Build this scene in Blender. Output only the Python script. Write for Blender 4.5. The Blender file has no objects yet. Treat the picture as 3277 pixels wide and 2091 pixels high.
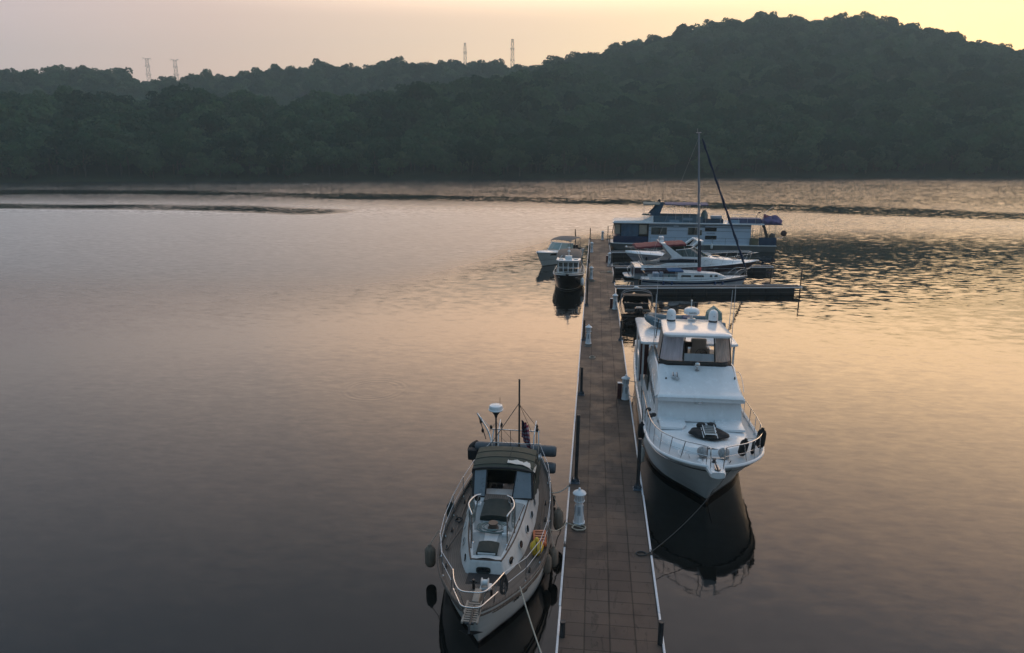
import bpy, bmesh, math, random
from mathutils import Vector, Matrix, noise

S = bpy.context.scene
COL = S.collection
R = math.radians
rnd = random.Random(11)

# ------------------------------------------------------------------ camera
cam_d = bpy.data.cameras.new('camera')
cam = bpy.data.objects.new('camera', cam_d)
COL.objects.link(cam)
cam.location = (0, 0, 11.55)
cam.rotation_euler = (R(90 - 14.265), 0, R(6.657))
cam_d.sensor_width = 36
cam_d.lens = 24.668
cam_d.clip_start = 0.1
cam_d.clip_end = 6000
S.camera = cam

# ------------------------------------------------------------------ sky, sun, exposure
SUN_AZ, SUN_EL = 23.7, 3.2
W = bpy.data.worlds.new('World')
S.world = W
W.use_nodes = True
wt = W.node_tree
for n in list(wt.nodes):
    wt.nodes.remove(n)

def N(t, kind, **kw):
    n = t.nodes.new(kind)
    for k, v in kw.items():
        setattr(n, k, v)
    return n

def L(t, a, b):
    t.links.new(a, b)

def mathn(t, op, a, b=None, clamp=False):
    n = N(t, 'ShaderNodeMath', operation=op, use_clamp=clamp)
    for i, v in enumerate((a, b)):
        if v is None:
            continue
        if isinstance(v, (int, float)):
            n.inputs[i].default_value = v
        else:
            L(t, v, n.inputs[i])
    return n.outputs[0]

def mixc(t, f, a, b, blend='MIX'):
    n = N(t, 'ShaderNodeMix', data_type='RGBA', blend_type=blend)
    for i, v in ((0, f), (6, a), (7, b)):
        if isinstance(v, (int, float)):
            n.inputs[i].default_value = v
        elif isinstance(v, tuple):
            n.inputs[i].default_value = (v[0], v[1], v[2], 1)
        else:
            L(t, v, n.inputs[i])
    return n.outputs[2]

def ramp(t, f, stops, interp='LINEAR'):
    n = N(t, 'ShaderNodeValToRGB')
    cr = n.color_ramp
    cr.interpolation = interp
    while len(cr.elements) > 1:
        cr.elements.remove(cr.elements[-1])
    for i, (p, c) in enumerate(stops):
        e = cr.elements[0] if i == 0 else cr.elements.new(p)
        e.position = p
        c = (c, c, c) if isinstance(c, (int, float)) else c
        e.color = (c[0], c[1], c[2], 1)
    L(t, f, n.inputs[0])
    return n.outputs[0]

sky = N(wt, 'ShaderNodeTexSky', sky_type='NISHITA')
sky.sun_disc = False
sky.sun_elevation = R(SUN_EL)
sky.sun_rotation = R(SUN_AZ)
sky.altitude = 50
sky.air_density = 1.0
sky.dust_density = 2.0
sky.ozone_density = 1.0
# made-up gradient over the clear sky, warm round the sun, grey-mauve away from it
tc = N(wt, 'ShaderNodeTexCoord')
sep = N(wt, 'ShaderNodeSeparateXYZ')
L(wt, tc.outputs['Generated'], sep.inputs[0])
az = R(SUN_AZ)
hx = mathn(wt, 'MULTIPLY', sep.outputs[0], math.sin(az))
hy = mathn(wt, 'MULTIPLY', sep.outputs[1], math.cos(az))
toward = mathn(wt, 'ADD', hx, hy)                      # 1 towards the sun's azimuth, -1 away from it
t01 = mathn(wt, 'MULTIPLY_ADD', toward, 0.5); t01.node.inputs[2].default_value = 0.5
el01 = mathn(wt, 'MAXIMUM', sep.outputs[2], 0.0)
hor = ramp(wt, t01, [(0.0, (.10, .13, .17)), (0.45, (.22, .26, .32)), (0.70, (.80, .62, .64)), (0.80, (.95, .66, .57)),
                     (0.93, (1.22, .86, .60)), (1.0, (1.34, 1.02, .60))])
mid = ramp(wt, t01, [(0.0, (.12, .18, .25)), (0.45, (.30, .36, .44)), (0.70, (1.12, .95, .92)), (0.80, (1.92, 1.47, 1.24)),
                     (0.93, (4.0, 2.58, 1.62)), (1.0, (4.4, 2.95, 1.66))])  # bright band above the view, added to lift the water's reflections
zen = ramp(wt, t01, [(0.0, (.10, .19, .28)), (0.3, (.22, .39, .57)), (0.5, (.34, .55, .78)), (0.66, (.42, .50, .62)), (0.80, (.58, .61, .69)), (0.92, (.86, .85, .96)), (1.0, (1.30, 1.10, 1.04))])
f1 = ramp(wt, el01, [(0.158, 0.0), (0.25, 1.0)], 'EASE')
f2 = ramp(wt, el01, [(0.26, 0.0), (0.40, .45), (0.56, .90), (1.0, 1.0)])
sky_gradient = mixc(wt, f2, mixc(wt, f1, hor, mid), zen)
bg1 = N(wt, 'ShaderNodeBackground'); L(wt, sky.outputs[0], bg1.inputs[0]); bg1.inputs[1].default_value = 0.05
bg2 = N(wt, 'ShaderNodeBackground'); L(wt, sky_gradient, bg2.inputs[0]); bg2.inputs[1].default_value = 0.95
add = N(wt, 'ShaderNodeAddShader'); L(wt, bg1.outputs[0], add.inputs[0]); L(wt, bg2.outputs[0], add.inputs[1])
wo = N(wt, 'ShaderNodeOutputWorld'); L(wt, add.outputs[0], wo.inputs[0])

sun_d = bpy.data.lights.new('sun', 'SUN')
sun_d.energy = 0.8
sun_d.angle = R(0.6)
sun_d.color = (1.0, .80, .55)
sun = bpy.data.objects.new('sun', sun_d)
COL.objects.link(sun)
sun.rotation_euler = (R(90 - SUN_EL), 0, R(180 - SUN_AZ))

S.view_settings.view_transform = 'Standard'
S.view_settings.look = 'None'
S.view_settings.exposure = 0.0
S.view_settings.gamma = 1.0
S.cycles.use_denoising = True
S.cycles.max_bounces = 6
S.cycles.diffuse_bounces = 3
S.cycles.glossy_bounces = 3
S.cycles.transparent_max_bounces = 8
S.cycles.volume_bounces = 0
S.cycles.caustics_reflective = False
S.cycles.caustics_refractive = False

# ------------------------------------------------------------------ helpers
class MB:
    """collects shapes in one bmesh; build() links it as ONE mesh object"""
    def __init__(s):
        s.bm = bmesh.new()

    def faces(s, vs, fs, M=None):
        b = [s.bm.verts.new((M @ Vector(v)) if M else v) for v in vs]
        out = []
        for f in fs:
            try:
                out.append(s.bm.faces.new([b[i] for i in f]))
            except ValueError:
                pass
        return b, out

    def box(s, lo, hi, bev=0.0, M=None):
        (x0, y0, z0), (x1, y1, z1) = lo, hi
        vs = [(x0, y0, z0), (x1, y0, z0), (x1, y1, z0), (x0, y1, z0), (x0, y0, z1), (x1, y0, z1), (x1, y1, z1), (x0, y1, z1)]
        b, f = s.faces(vs, [(3, 2, 1, 0), (4, 5, 6, 7), (0, 1, 5, 4), (1, 2, 6, 5), (2, 3, 7, 6), (3, 0, 4, 7)], M)
        if bev:
            es = {e for q in f for e in q.edges}
            bmesh.ops.bevel(s.bm, geom=list(es), offset=bev, segments=2, profile=.6, affect='EDGES')
        return s

    def tube(s, pts, r, n=6, closed=False, cap=True):
        pts = [Vector(p) for p in pts]
        rs = r if isinstance(r, (list, tuple)) else [r] * len(pts)
        k = len(pts)
        rings = []
        prev = None
        for i, p in enumerate(pts):
            a = pts[i - 1] if (i or closed) else p
            b = pts[(i + 1) % k] if (i < k - 1 or closed) else p
            t = (b - a)
            t = t.normalized() if t.length > 1e-9 else Vector((0, 0, 1))
            if prev is None:
                u = t.cross(Vector((0, 0, 1)))
                if u.length < .05:
                    u = t.cross(Vector((1, 0, 0)))
            else:
                u = prev - t * prev.dot(t)
                if u.length < 1e-5:
                    u = t.orthogonal()
            u.normalize()
            prev = u
            v = t.cross(u)
            rings.append([s.bm.verts.new(p + (u * math.cos(q) + v * math.sin(q)) * rs[i]) for q in (2 * math.pi * j / n for j in range(n))])
        m = k if closed else k - 1
        for i in range(m):
            A, B = rings[i], rings[(i + 1) % k]
            for j in range(n):
                s.bm.faces.new((A[j], A[(j + 1) % n], B[(j + 1) % n], B[j]))
        if cap and not closed:
            s.bm.faces.new(rings[0][::-1])
            s.bm.faces.new(rings[-1])
        return s

    def lathe(s, prof, n=16, c=(0, 0, 0), M=None):
        """prof = [(radius, z)...] from bottom to top, turned round z through c"""
        M = M or Matrix.Identity(4)
        c = Vector(c)
        rings = []
        for r, z in prof:
            if r < 1e-5:
                rings.append([s.bm.verts.new(M @ (Vector((0, 0, z)) + c))])
            else:
                rings.append([s.bm.verts.new(M @ (Vector((r * math.cos(q), r * math.sin(q), z)) + c)) for q in (2 * math.pi * j / n for j in range(n))])
        for A, B in zip(rings, rings[1:]):
            for j in range(n):
                k = (j + 1) % n
                q = [A[j], A[k], B[k], B[j]] if len(A) > 1 and len(B) > 1 else ([A[0], B[k], B[j]] if len(A) == 1 and len(B) > 1 else ([A[j], A[k], B[0]] if len(A) > 1 else None))
                if q:
                    s.bm.faces.new(q)
        if len(rings[0]) > 1:
            s.bm.faces.new(rings[0][::-1])
        if len(rings[-1]) > 1:
            s.bm.faces.new(rings[-1])
        return s

    def loft(s, rings, closed=False, cap0=False, cap1=False):
        V = [[s.bm.verts.new(p) for p in r] for r in rings]
        n = len(V[0])
        for A, B in zip(V, V[1:]):
            for j in range(n if closed else n - 1):
                k = (j + 1) % n
                try:
                    s.bm.faces.new((A[j], A[k], B[k], B[j]))
                except ValueError:
                    pass
        if cap0:
            s.bm.faces.new(V[0][::-1])
        if cap1:
            s.bm.faces.new(V[-1])
        return s

    def prism(s, poly, z0, z1, M=None, bev=0):
        """closed polygon [(x, y)] pulled up from z0 to z1"""
        n = len(poly)
        vs = [(x, y, z0) for x, y in poly] + [(x, y, z1) for x, y in poly]
        fs = [tuple(range(n))[::-1], tuple(range(n, 2 * n))] + [(i, (i + 1) % n, n + (i + 1) % n, n + i) for i in range(n)]
        b, f = s.faces(vs, fs, M)
        if bev:
            es = {e for q in f[:2] for e in q.edges}
            bmesh.ops.bevel(s.bm, geom=list(es), offset=bev, segments=2, profile=.6, affect='EDGES')
        return s

    def ball(s, c, r, n=12, m=8, M=None):
        rx, ry, rz = r if isinstance(r, tuple) else (r, r, r)
        T = Matrix.Translation(c) @ Matrix.Diagonal((rx, ry, rz, 1))
        if M:
            T = M @ T
        return s.lathe([(math.sin(math.pi * i / m), -math.cos(math.pi * i / m)) for i in range(m + 1)], n, M=T)

    def thick(s, poly3, nrm, t):
        """flat outline of 3-d points given a thickness along nrm"""
        nrm = Vector(nrm).normalized() * t
        n = len(poly3)
        vs = [Vector(p) for p in poly3] + [Vector(p) + nrm for p in poly3]
        s.faces(vs, [tuple(range(n))[::-1], tuple(range(n, 2 * n))] + [(i, (i + 1) % n, n + (i + 1) % n, n + i) for i in range(n)])
        return s

    def build(s, name, m, parent=None, smooth=35, loc=None):
        bm = s.bm
        bmesh.ops.recalc_face_normals(bm, faces=bm.faces[:])
        me = bpy.data.meshes.new(name)
        bm.to_mesh(me)
        bm.free()
        if m:
            me.materials.append(m)
        if smooth:
            for p in me.polygons:
                p.use_smooth = True
            me.set_sharp_from_angle(angle=R(smooth))
        o = bpy.data.objects.new(name, me)
        COL.objects.link(o)
        if parent:
            o.parent = parent
        if loc:
            o.location = loc
        return o


def tag(o, label=None, cat=None, group=None, kind=None):
    if label: o['label'] = label
    if cat: o['category'] = cat
    if group: o['group'] = group
    if kind: o['kind'] = kind
    return o

def thing(name, label, cat, loc=(0, 0, 0), rz=0.0, group=None):
    o = bpy.data.objects.new(name, None)
    o.empty_display_size = .3
    COL.objects.link(o)
    o.location = loc
    o.rotation_euler = (0, 0, rz)
    return tag(o, label, cat, group)

def dup(root, loc, rz=None, label=None, group=None):
    r = root.copy()
    COL.objects.link(r)
    r.location = loc
    if rz is not None: r.rotation_euler = (0, 0, rz)
    if label: r['label'] = label
    if group: r['group'] = group
    for ch in list(root.children):
        c = ch.copy(); COL.objects.link(c); c.parent = r
        for g in list(ch.children):
            d = g.copy(); COL.objects.link(d); d.parent = c
    return r

def lerp(a, b, t):
    return a + (b - a) * t

def interp(xs, ys, x):
    if x <= xs[0]: return ys[0]
    for a, b, p, q in zip(xs, xs[1:], ys, ys[1:]):
        if x <= b:
            return p + (q - p) * (x - a) / (b - a)
    return ys[-1]

def sinterp(xs, ys, x):
    """smooth (Catmull-Rom) interpolation"""
    if x <= xs[0]: return ys[0]
    if x >= xs[-1]: return ys[-1]
    i = max(k for k in range(len(xs) - 1) if xs[k] <= x)
    def sl(k):
        a, b = max(k - 1, 0), min(k + 1, len(xs) - 1)
        return (ys[b] - ys[a]) / (xs[b] - xs[a])
    h = xs[i + 1] - xs[i]
    t = (x - xs[i]) / h
    return ((2*t**3 - 3*t*t + 1) * ys[i] + (t**3 - 2*t*t + t) * h * sl(i) + (-2*t**3 + 3*t*t) * ys[i + 1] + (t**3 - t*t) * h * sl(i + 1))

def curve(pts, n=8):
    """smooth path through 3-d points"""
    P = [Vector(p) for p in pts]
    out = []
    for i in range(len(P) - 1):
        a, b, c, d = P[max(i - 1, 0)], P[i], P[i + 1], P[min(i + 2, len(P) - 1)]
        for k in range(n):
            t = k / n
            out.append(.5 * ((2 * b) + (c - a) * t + (2*a - 5*b + 4*c - d) * t*t + (3*b - a - 3*c + d) * t**3))
    out.append(P[-1])
    return out

def sag(a, b, drop, n=12):
    a, b = Vector(a), Vector(b)
    return [a.lerp(b, i / n) - Vector((0, 0, drop * 4 * (i / n) * (1 - i / n))) for i in range(n + 1)]

# ------------------------------------------------------------------ materials
def new_mat(name):
    m = bpy.data.materials.new(name)
    m.use_nodes = True
    t = m.node_tree
    for n in list(t.nodes):
        t.nodes.remove(n)
    o = N(t, 'ShaderNodeOutputMaterial')
    return m, t, o

def pbsdf(t, o, col, rough=.5, metal=0.0, spec=.5):
    b = N(t, 'ShaderNodeBsdfPrincipled')
    if isinstance(col, tuple): b.inputs['Base Color'].default_value = (*col, 1)
    else: L(t, col, b.inputs['Base Color'])
    if isinstance(rough, (int, float)): b.inputs['Roughness'].default_value = rough
    else: L(t, rough, b.inputs['Roughness'])
    b.inputs['Metallic'].default_value = metal
    b.inputs['Specular IOR Level'].default_value = spec
    L(t, b.outputs[0], o.inputs[0])
    return b

def coords(t, scale=(1, 1, 1), out='Object'):
    c = N(t, 'ShaderNodeTexCoord')
    mp = N(t, 'ShaderNodeMapping')
    mp.inputs['Scale'].default_value = scale
    L(t, c.outputs[out], mp.inputs[0])
    return mp.outputs[0]

def noisen(t, vec, scale=5, detail=4, rough=.6, dist=0.0):
    n = N(t, 'ShaderNodeTexNoise')
    n.inputs['Scale'].default_value = scale
    n.inputs['Detail'].default_value = detail
    n.inputs['Roughness'].default_value = rough
    n.inputs['Distortion'].default_value = dist
    L(t, vec, n.inputs['Vector'])
    return n.outputs['Fac']

def mat(name, col, rough=.5, metal=0.0, spec=.5, var=.12, scale=3.0, stretch=(1, 1, 1), bump=0.0, dirt=None, dirt_amt=.35):
    """painted / moulded / woven surface: even colour broken by wear, streaks and grime"""
    m, t, o = new_mat(name)
    v = coords(t, stretch)
    f = noisen(t, v, scale, 5, .62)
    lo = tuple(c * (1 - var) for c in col); hi = tuple(min(1, c * (1 + var)) for c in col)
    c = ramp(t, f, [(.3, lo), (.7, hi)])
    if dirt:
        d = noisen(t, coords(t, (stretch[0] * 1.0, stretch[1] * 1.0, stretch[2] * .35)), scale * 2.3, 6, .7)
        c = mixc(t, mathn(t, 'MULTIPLY', ramp(t, d, [(.52, 0.0), (.72, 1.0)]), dirt_amt), c, dirt)
    rr = ramp(t, f, [(.3, max(0.02, rough * .8)), (.7, min(1, rough * 1.2))])
    b = pbsdf(t, o, c, rr, metal, spec)
    if bump:
        bn = N(t, 'ShaderNodeBump'); bn.inputs['Strength'].default_value = bump; bn.inputs['Distance'].default_value = .02
        L(t, noisen(t, v, scale * 6, 4, .6), bn.inputs['Height']); L(t, bn.outputs[0], b.inputs['Normal'])
    return m

GEL = mat('white_gelcoat', (.78, .80, .82), .25, var=.04, dirt=(.55, .54, .50), dirt_amt=.25)
GEL2 = mat('old_white_gelcoat', (.62, .64, .65), .35, var=.08, dirt=(.35, .33, .29), dirt_amt=.4)
CREAM = mat('cream_gelcoat', (.60, .60, .55), .35, var=.06, dirt=(.4, .38, .32))
CUTW = mat('weathered_cutter_paint', (.54, .55, .55), .4, var=.08, dirt=(.26, .24, .21), dirt_amt=.45)
CUTD = mat('worn_nonskid', (.27, .29, .295), .7, var=.10, bump=.2, scale=8)
HULLW = mat('hull_white', (.66, .68, .68), .3, var=.07, scale=1.5, dirt=(.40, .38, .33), dirt_amt=.35)
GREYDK = mat('nonskid_grey', (.48, .51, .53), .6, var=.06, bump=.15, scale=8)
BLACK = mat('black_fabric', (.012, .013, .015), .75, var=.25, scale=6, bump=.2)
RUBBER = mat('black_rubber', (.02, .02, .022), .55, var=.2)
NAVY = mat('navy_canvas', (.018, .05, .13), .75, var=.2, scale=4, bump=.2)
BLUEP = mat('blue_canvas', (.035, .085, .15), .7, var=.2, scale=4)
DKBLUE = mat('dark_blue_paint', (.012, .03, .085), .35, var=.15)
STEEL = mat('stainless_steel', (.62, .62, .62), .22, 1.0, var=.06, scale=12)
ALU = mat('aluminium', (.50, .52, .55), .38, 1.0, var=.1, scale=6)
ALUW = mat('white_aluminium', (.60, .63, .67), .4, .0, var=.12, scale=5, dirt=(.3, .28, .25))
GALV = mat('dark_steel_pipe', (.055, .06, .065), .5, .6, var=.35, scale=9, dirt=(.09, .055, .035))
TEALM = mat('steel_bracket', (.10, .13, .16), .5, .5, var=.3, scale=7, dirt=(.10, .06, .04))
GLASS = mat('dark_window_glass', (.012, .016, .02), .06, spec=.7, var=.3)
GLASSG = mat('green_window_glass', (.05, .07, .065), .08, spec=.7, var=.4, scale=2)
OLIVE = mat('faded_green_canvas', (.055, .06, .045), .85, var=.18, scale=5, bump=.25)
HATCHC = mat('dark_green_cover', (.016, .026, .024), .8, var=.2, scale=6, bump=.2)
VINYL = mat('grey_vinyl_panel', (.17, .195, .22), .3, var=.12, scale=2.5)
def cloth_mat(name, col, thin, var=.25, scale=9, stretch=(2.5, 2.5, .12)):
    """thin cloth or vinyl that lets some of the light behind it through"""
    m, t, o = new_mat(name)
    f = noisen(t, coords(t, stretch), scale, 4, .6)
    c = ramp(t, f, [(.3, tuple(k * (1 - var) for k in col)), (.7, tuple(min(1, k * (1 + var)) for k in col))])
    d = N(t, 'ShaderNodeBsdfDiffuse'); L(t, c, d.inputs[0])
    r = N(t, 'ShaderNodeBsdfTranslucent'); L(t, c, r.inputs[0])
    x = N(t, 'ShaderNodeMixShader'); x.inputs[0].default_value = thin
    L(t, d.outputs[0], x.inputs[1]); L(t, r.outputs[0], x.inputs[2]); L(t, x.outputs[0], o.inputs[0])
    return m
CURT = cloth_mat('pale_curtain', (.80, .70, .64), .6)
ROPE = mat('pale_rope', (.42, .38, .31), .9, var=.25, scale=30)
ROPEG = mat('grey_green_rope', (.16, .21, .21), .85, var=.25, scale=30)
ROPED = mat('dark_rope', (.05, .05, .05), .9, var=.3, scale=30)
FENDG = mat('weathered_fender', (.17, .135, .105), .85, var=.35, scale=9, stretch=(3, 3, .4), bump=.3)
FENDK = mat('black_fender_sock', (.010, .010, .011), .9, var=.3, scale=12, bump=.3)
YELLOW = mat('yellow_bag', (.62, .40, .03), .5, var=.2, scale=6, bump=.3)
ORANGE = mat('orange_plastic', (.42, .10, .03), .5, var=.2)
REDC = mat('maroon_canvas', (.15, .022, .036), .8, var=.25, scale=3, bump=.2)
MAROON = mat('maroon_hull', (.075, .05, .065), .3, var=.15)
REDB = mat('rust_red_paint', (.06, .014, .014), .6, var=.3, scale=8)
HYP = mat('grey_inflatable_rubber', (.085, .10, .115), .6, var=.15, scale=4)
HYPB = mat('slate_inflatable_rubber', (.10, .15, .18), .5, var=.15, scale=4)
BROWN = mat('brown_canvas', (.13, .11, .10), .8, var=.2)
PAPER = mat('white_cloth', (.55, .56, .54), .8, var=.12, scale=7, bump=.3)
BLACKH = mat('black_hull_paint', (.010, .011, .012), .25, var=.2)
PURPLE = mat('purple_cloth', (.12, .07, .22), .8, var=.3, scale=6)
SKINBG = mat('beige_vinyl', (.38, .34, .29), .6, var=.1)

def teak_mat(name, axis=0, a=(.095, .078, .068), b=(.165, .140, .122), w=.05):
    m, t, o = new_mat(name)
    c = N(t, 'ShaderNodeTexCoord')
    s = N(t, 'ShaderNodeSeparateXYZ'); L(t, c.outputs['UV'] if axis == 'uv' else c.outputs['Object'], s.inputs[0])
    y = s.outputs[1] if axis in (0, 'uv') else s.outputs[0]
    q = mathn(t, 'DIVIDE', y, w)
    fr = mathn(t, 'FRACT', q)
    seam = ramp(t, fr, [(0, 0.0), (.10, 1.0), (.90, 1.0), (1, 0.0)])
    wn = N(t, 'ShaderNodeTexWhiteNoise', noise_dimensions='1D'); L(t, mathn(t, 'FLOOR', q), wn.inputs['W'])
    g = noisen(t, coords(t, (2, 14, 14)), 5, 5, .65)
    base = mixc(t, mathn(t, 'ADD', mathn(t, 'MULTIPLY', wn.outputs[0], .5), mathn(t, 'MULTIPLY', g, .5)), a, b)
    st = noisen(t, coords(t, (1, 1, 1)), 1.6, 4, .6)
    base = mixc(t, ramp(t, st, [(.4, 0.0), (.7, .5)]), base, (.09, .075, .065))
    pbsdf(t, o, mixc(t, seam, (.02, .018, .016), base), .75, 0, .3)
    return m

# ------------------------------------------------------------------ water
def seg_dist(px, py, pl):
    best = 1e9
    for (ax, ay), (bx, by) in zip(pl, pl[1:]):
        dx, dy = bx - ax, by - ay
        t = max(0, min(1, ((px - ax) * dx + (py - ay) * dy) / (dx * dx + dy * dy)))
        best = min(best, math.hypot(px - ax - t * dx, py - ay - t * dy))
    return best

STREAK_A = [(-320, 176), (-159, 175), (-115, 181), (-75, 174), (-40, 167), (-10, 163), (13, 157), (26, 150), (42, 147), (56, 141), (74, 133), (120, 118)]
STREAK_B = [(-330, 130), (-121, 132), (-94, 134), (-70, 133), (-52, 128)]

def smooth01(x):
    x = max(0, min(1, x))
    return x * x * (3 - 2 * x)

def chop(x, y):
    """how much the evening breeze ruffles the river at a spot"""
    wob = 9 * noise.noise(Vector((x * .012, y * .02, 3)))
    edge = lerp(97, 58, smooth01((2 - x) / 22)) + wob
    c = .06 + .05 * smooth01((y - 28) / 26) + .05 * smooth01((y - 50) / 20) + .17 * smooth01((y - 50) / 22) * smooth01((x - 2) / 14)
    c += .10 * smooth01((x - 8) / 10) * smooth01((y - 30) / 14) * smooth01((70 - y) / 20)
    sheen = .04 + lerp(.30, .19, smooth01((x - 5) / 25)) * smooth01((y - lerp(94, 56, smooth01((2 - x) / 22)) - wob + 14) / 30) - lerp(.205, .10, smooth01((x - 5) / 25)) * smooth01((y - 120) / 50)
    far = lerp(.95 + .85 * smooth01((y - 115) / 50), .34, smooth01((6 - x) / 30) * smooth01((132 - y) / 20)) * 1.0 + .25 * noise.noise(Vector((x * .008, y * .03, 9)))
    c = lerp(c, far, smooth01((y - edge + 12) / 26))
    da = seg_dist(x, y, STREAK_A) + 3 * noise.noise(Vector((x * .05, y * .1, 1)))
    wa = 9.0 * (.75 + .6 * noise.noise(Vector((x * .03, 2, 0))))
    k = (1 - smooth01((da - wa + 2) / 7)) * (.95 + .4 * noise.noise(Vector((x * .06, y * .1, 4))))
    c = lerp(c, .62, k); sheen = lerp(sheen, .035, k)
    db = seg_dist(x, y, STREAK_B) + 2.5 * noise.noise(Vector((x * .05, y * .1, 7)))
    k = (1 - smooth01((db - 3.2) / 5)) * (.95 + .4 * noise.noise(Vector((x * .05, y * .1, 8))))
    c = lerp(c, .66, k); sheen = lerp(sheen, .05, k)
    return c, sheen

def make_water():
    xs = [-1400, -900, -600, -450] + [x * 4 - 340 for x in range(171)] + [450, 600, 900, 1400]
    ys = [-1400, -600, -200, -80, -30] + [y * 3 - 15 for y in range(134)] + [420, 600, 900, 1400]
    vs = [(x, y, 0) for y in ys for x in xs]
    nx = len(xs)
    fs = [(j * nx + i, j * nx + i + 1, (j + 1) * nx + i + 1, (j + 1) * nx + i) for j in range(len(ys) - 1) for i in range(nx - 1)]
    me = bpy.data.meshes.new('river_water')
    me.from_pydata(vs, [], fs)
    at = me.attributes.new('breeze', 'FLOAT', 'POINT')
    cs = [chop(v[0], v[1]) for v in vs]
    at.data.foreach_set('value', [q[0] for q in cs])
    a2 = me.attributes.new('sheen', 'FLOAT', 'POINT')
    a2.data.foreach_set('value', [q[1] for q in cs])
    m, t, o = new_mat('river_water')
    a = N(t, 'ShaderNodeAttribute', attribute_name='breeze')
    c = N(t, 'ShaderNodeTexCoord')
    def slope(scale, stretch, rot, detail):
        mp = N(t, 'ShaderNodeMapping'); mp.inputs['Rotation'].default_value = (0, 0, R(rot)); mp.inputs['Scale'].default_value = stretch
        L(t, c.outputs['Object'], mp.inputs[0])
        n = N(t, 'ShaderNodeTexNoise'); n.inputs['Scale'].default_value = scale; n.inputs['Detail'].default_value = detail
        n.inputs['Roughness'].default_value = .55; n.inputs['Distortion'].default_value = .3
        L(t, mp.outputs[0], n.inputs['Vector'])
        v = N(t, 'ShaderNodeVectorMath', operation='SUBTRACT'); L(t, n.outputs['Color'], v.inputs[0]); v.inputs[1].default_value = (.5, .5, .5)
        return v.outputs[0]
    def vscale(v, k):
        q = N(t, 'ShaderNodeVectorMath', operation='SCALE'); L(t, v, q.inputs[0])
        if isinstance(k, (int, float)): q.inputs['Scale'].default_value = k
        else: L(t, k, q.inputs['Scale'])
        return q.outputs[0]
    def vadd(p, q):
        n = N(t, 'ShaderNodeVectorMath', operation='ADD'); L(t, p, n.inputs[0]); L(t, q, n.inputs[1]); return n.outputs[0]
    s1 = vscale(slope(.95, (.30, 1, 1), -9, 3), .26)     # ripples a metre long
    s2 = vscale(slope(2.4, (.42, 1, 1), 6, 2), .66)      # fine ruffling
    s4 = vscale(slope(4.5, (.40, 1, 1), 3, 2), .046)      # tiny ripples everywhere
    s3 = vscale(slope(.16, (.35, 1, 1), -14, 2), .10)    # long low undulation
    patch = ramp(t, noisen(t, coords(t, (.35, 1, 1)), .045, 3, .6), [(.35, .55), (.65, 1.25)])
    k = mathn(t, 'MULTIPLY', a.outputs['Fac'], patch)
    s1 = vscale(s1, mathn(t, 'MULTIPLY', a.outputs['Fac'], 1.6, True))
    # one ring of ripples where a fish has risen
    rel = N(t, 'ShaderNodeVectorMath', operation='SUBTRACT'); L(t, c.outputs['Object'], rel.inputs[0]); rel.inputs[1].default_value = (-10.55, 31.78, 0)
    ln = N(t, 'ShaderNodeVectorMath', operation='LENGTH'); L(t, rel.outputs[0], ln.inputs[0])
    nd = N(t, 'ShaderNodeVectorMath', operation='NORMALIZE'); L(t, rel.outputs[0], nd.inputs[0])
    wv = mathn(t, 'SINE', mathn(t, 'MULTIPLY', ln.outputs['Value'], 21.0))
    en = ramp(t, mathn(t, 'DIVIDE', ln.outputs['Value'], 2.4), [(.30, 0.0), (.52, 1.0), (.66, .8), (.8, 0.0)])
    s4 = vadd(s4, vscale(nd.outputs[0], mathn(t, 'MULTIPLY', mathn(t, 'MULTIPLY', wv, en), .018)))
    sl = vadd(vadd(s4, vscale(vadd(s1, s2), k)), vscale(s3, mathn(t, 'MULTIPLY', a.outputs['Fac'], .30)))
    xyz = N(t, 'ShaderNodeVectorMath', operation='MULTIPLY_ADD')
    L(t, sl, xyz.inputs[0]); xyz.inputs[1].default_value = (.55, 1, 0); xyz.inputs[2].default_value = (0, 0, 1)
    nn = N(t, 'ShaderNodeVectorMath', operation='NORMALIZE'); L(t, xyz.outputs[0], nn.inputs[0])
    gl = N(t, 'ShaderNodeBsdfGlossy'); gl.distribution = 'GGX'; gl.inputs['Color'].default_value = (1, 1, 1, 1)
    sh = N(t, 'ShaderNodeAttribute', attribute_name='sheen')
    L(t, mathn(t, 'ADD', mathn(t, 'MULTIPLY', sh.outputs['Fac'], 1.0), .012), gl.inputs['Roughness'])
    L(t, nn.outputs[0], gl.inputs['Normal'])
    df = N(t, 'ShaderNodeBsdfDiffuse'); df.inputs['Color'].default_value = (.005, .006, .006, 1)
    fr = N(t, 'ShaderNodeFresnel'); fr.inputs['IOR'].default_value = 1.47; L(t, nn.outputs[0], fr.inputs['Normal'])
    mx = N(t, 'ShaderNodeMixShader'); L(t, fr.outputs[0], mx.inputs[0]); L(t, df.outputs[0], mx.inputs[1]); L(t, gl.outputs[0], mx.inputs[2])
    L(t, mx.outputs[0], o.inputs[0])
    me.materials.append(m)
    w = bpy.data.objects.new('river_water', me); COL.objects.link(w)
    tag(w, kind='structure')
make_water()

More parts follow.
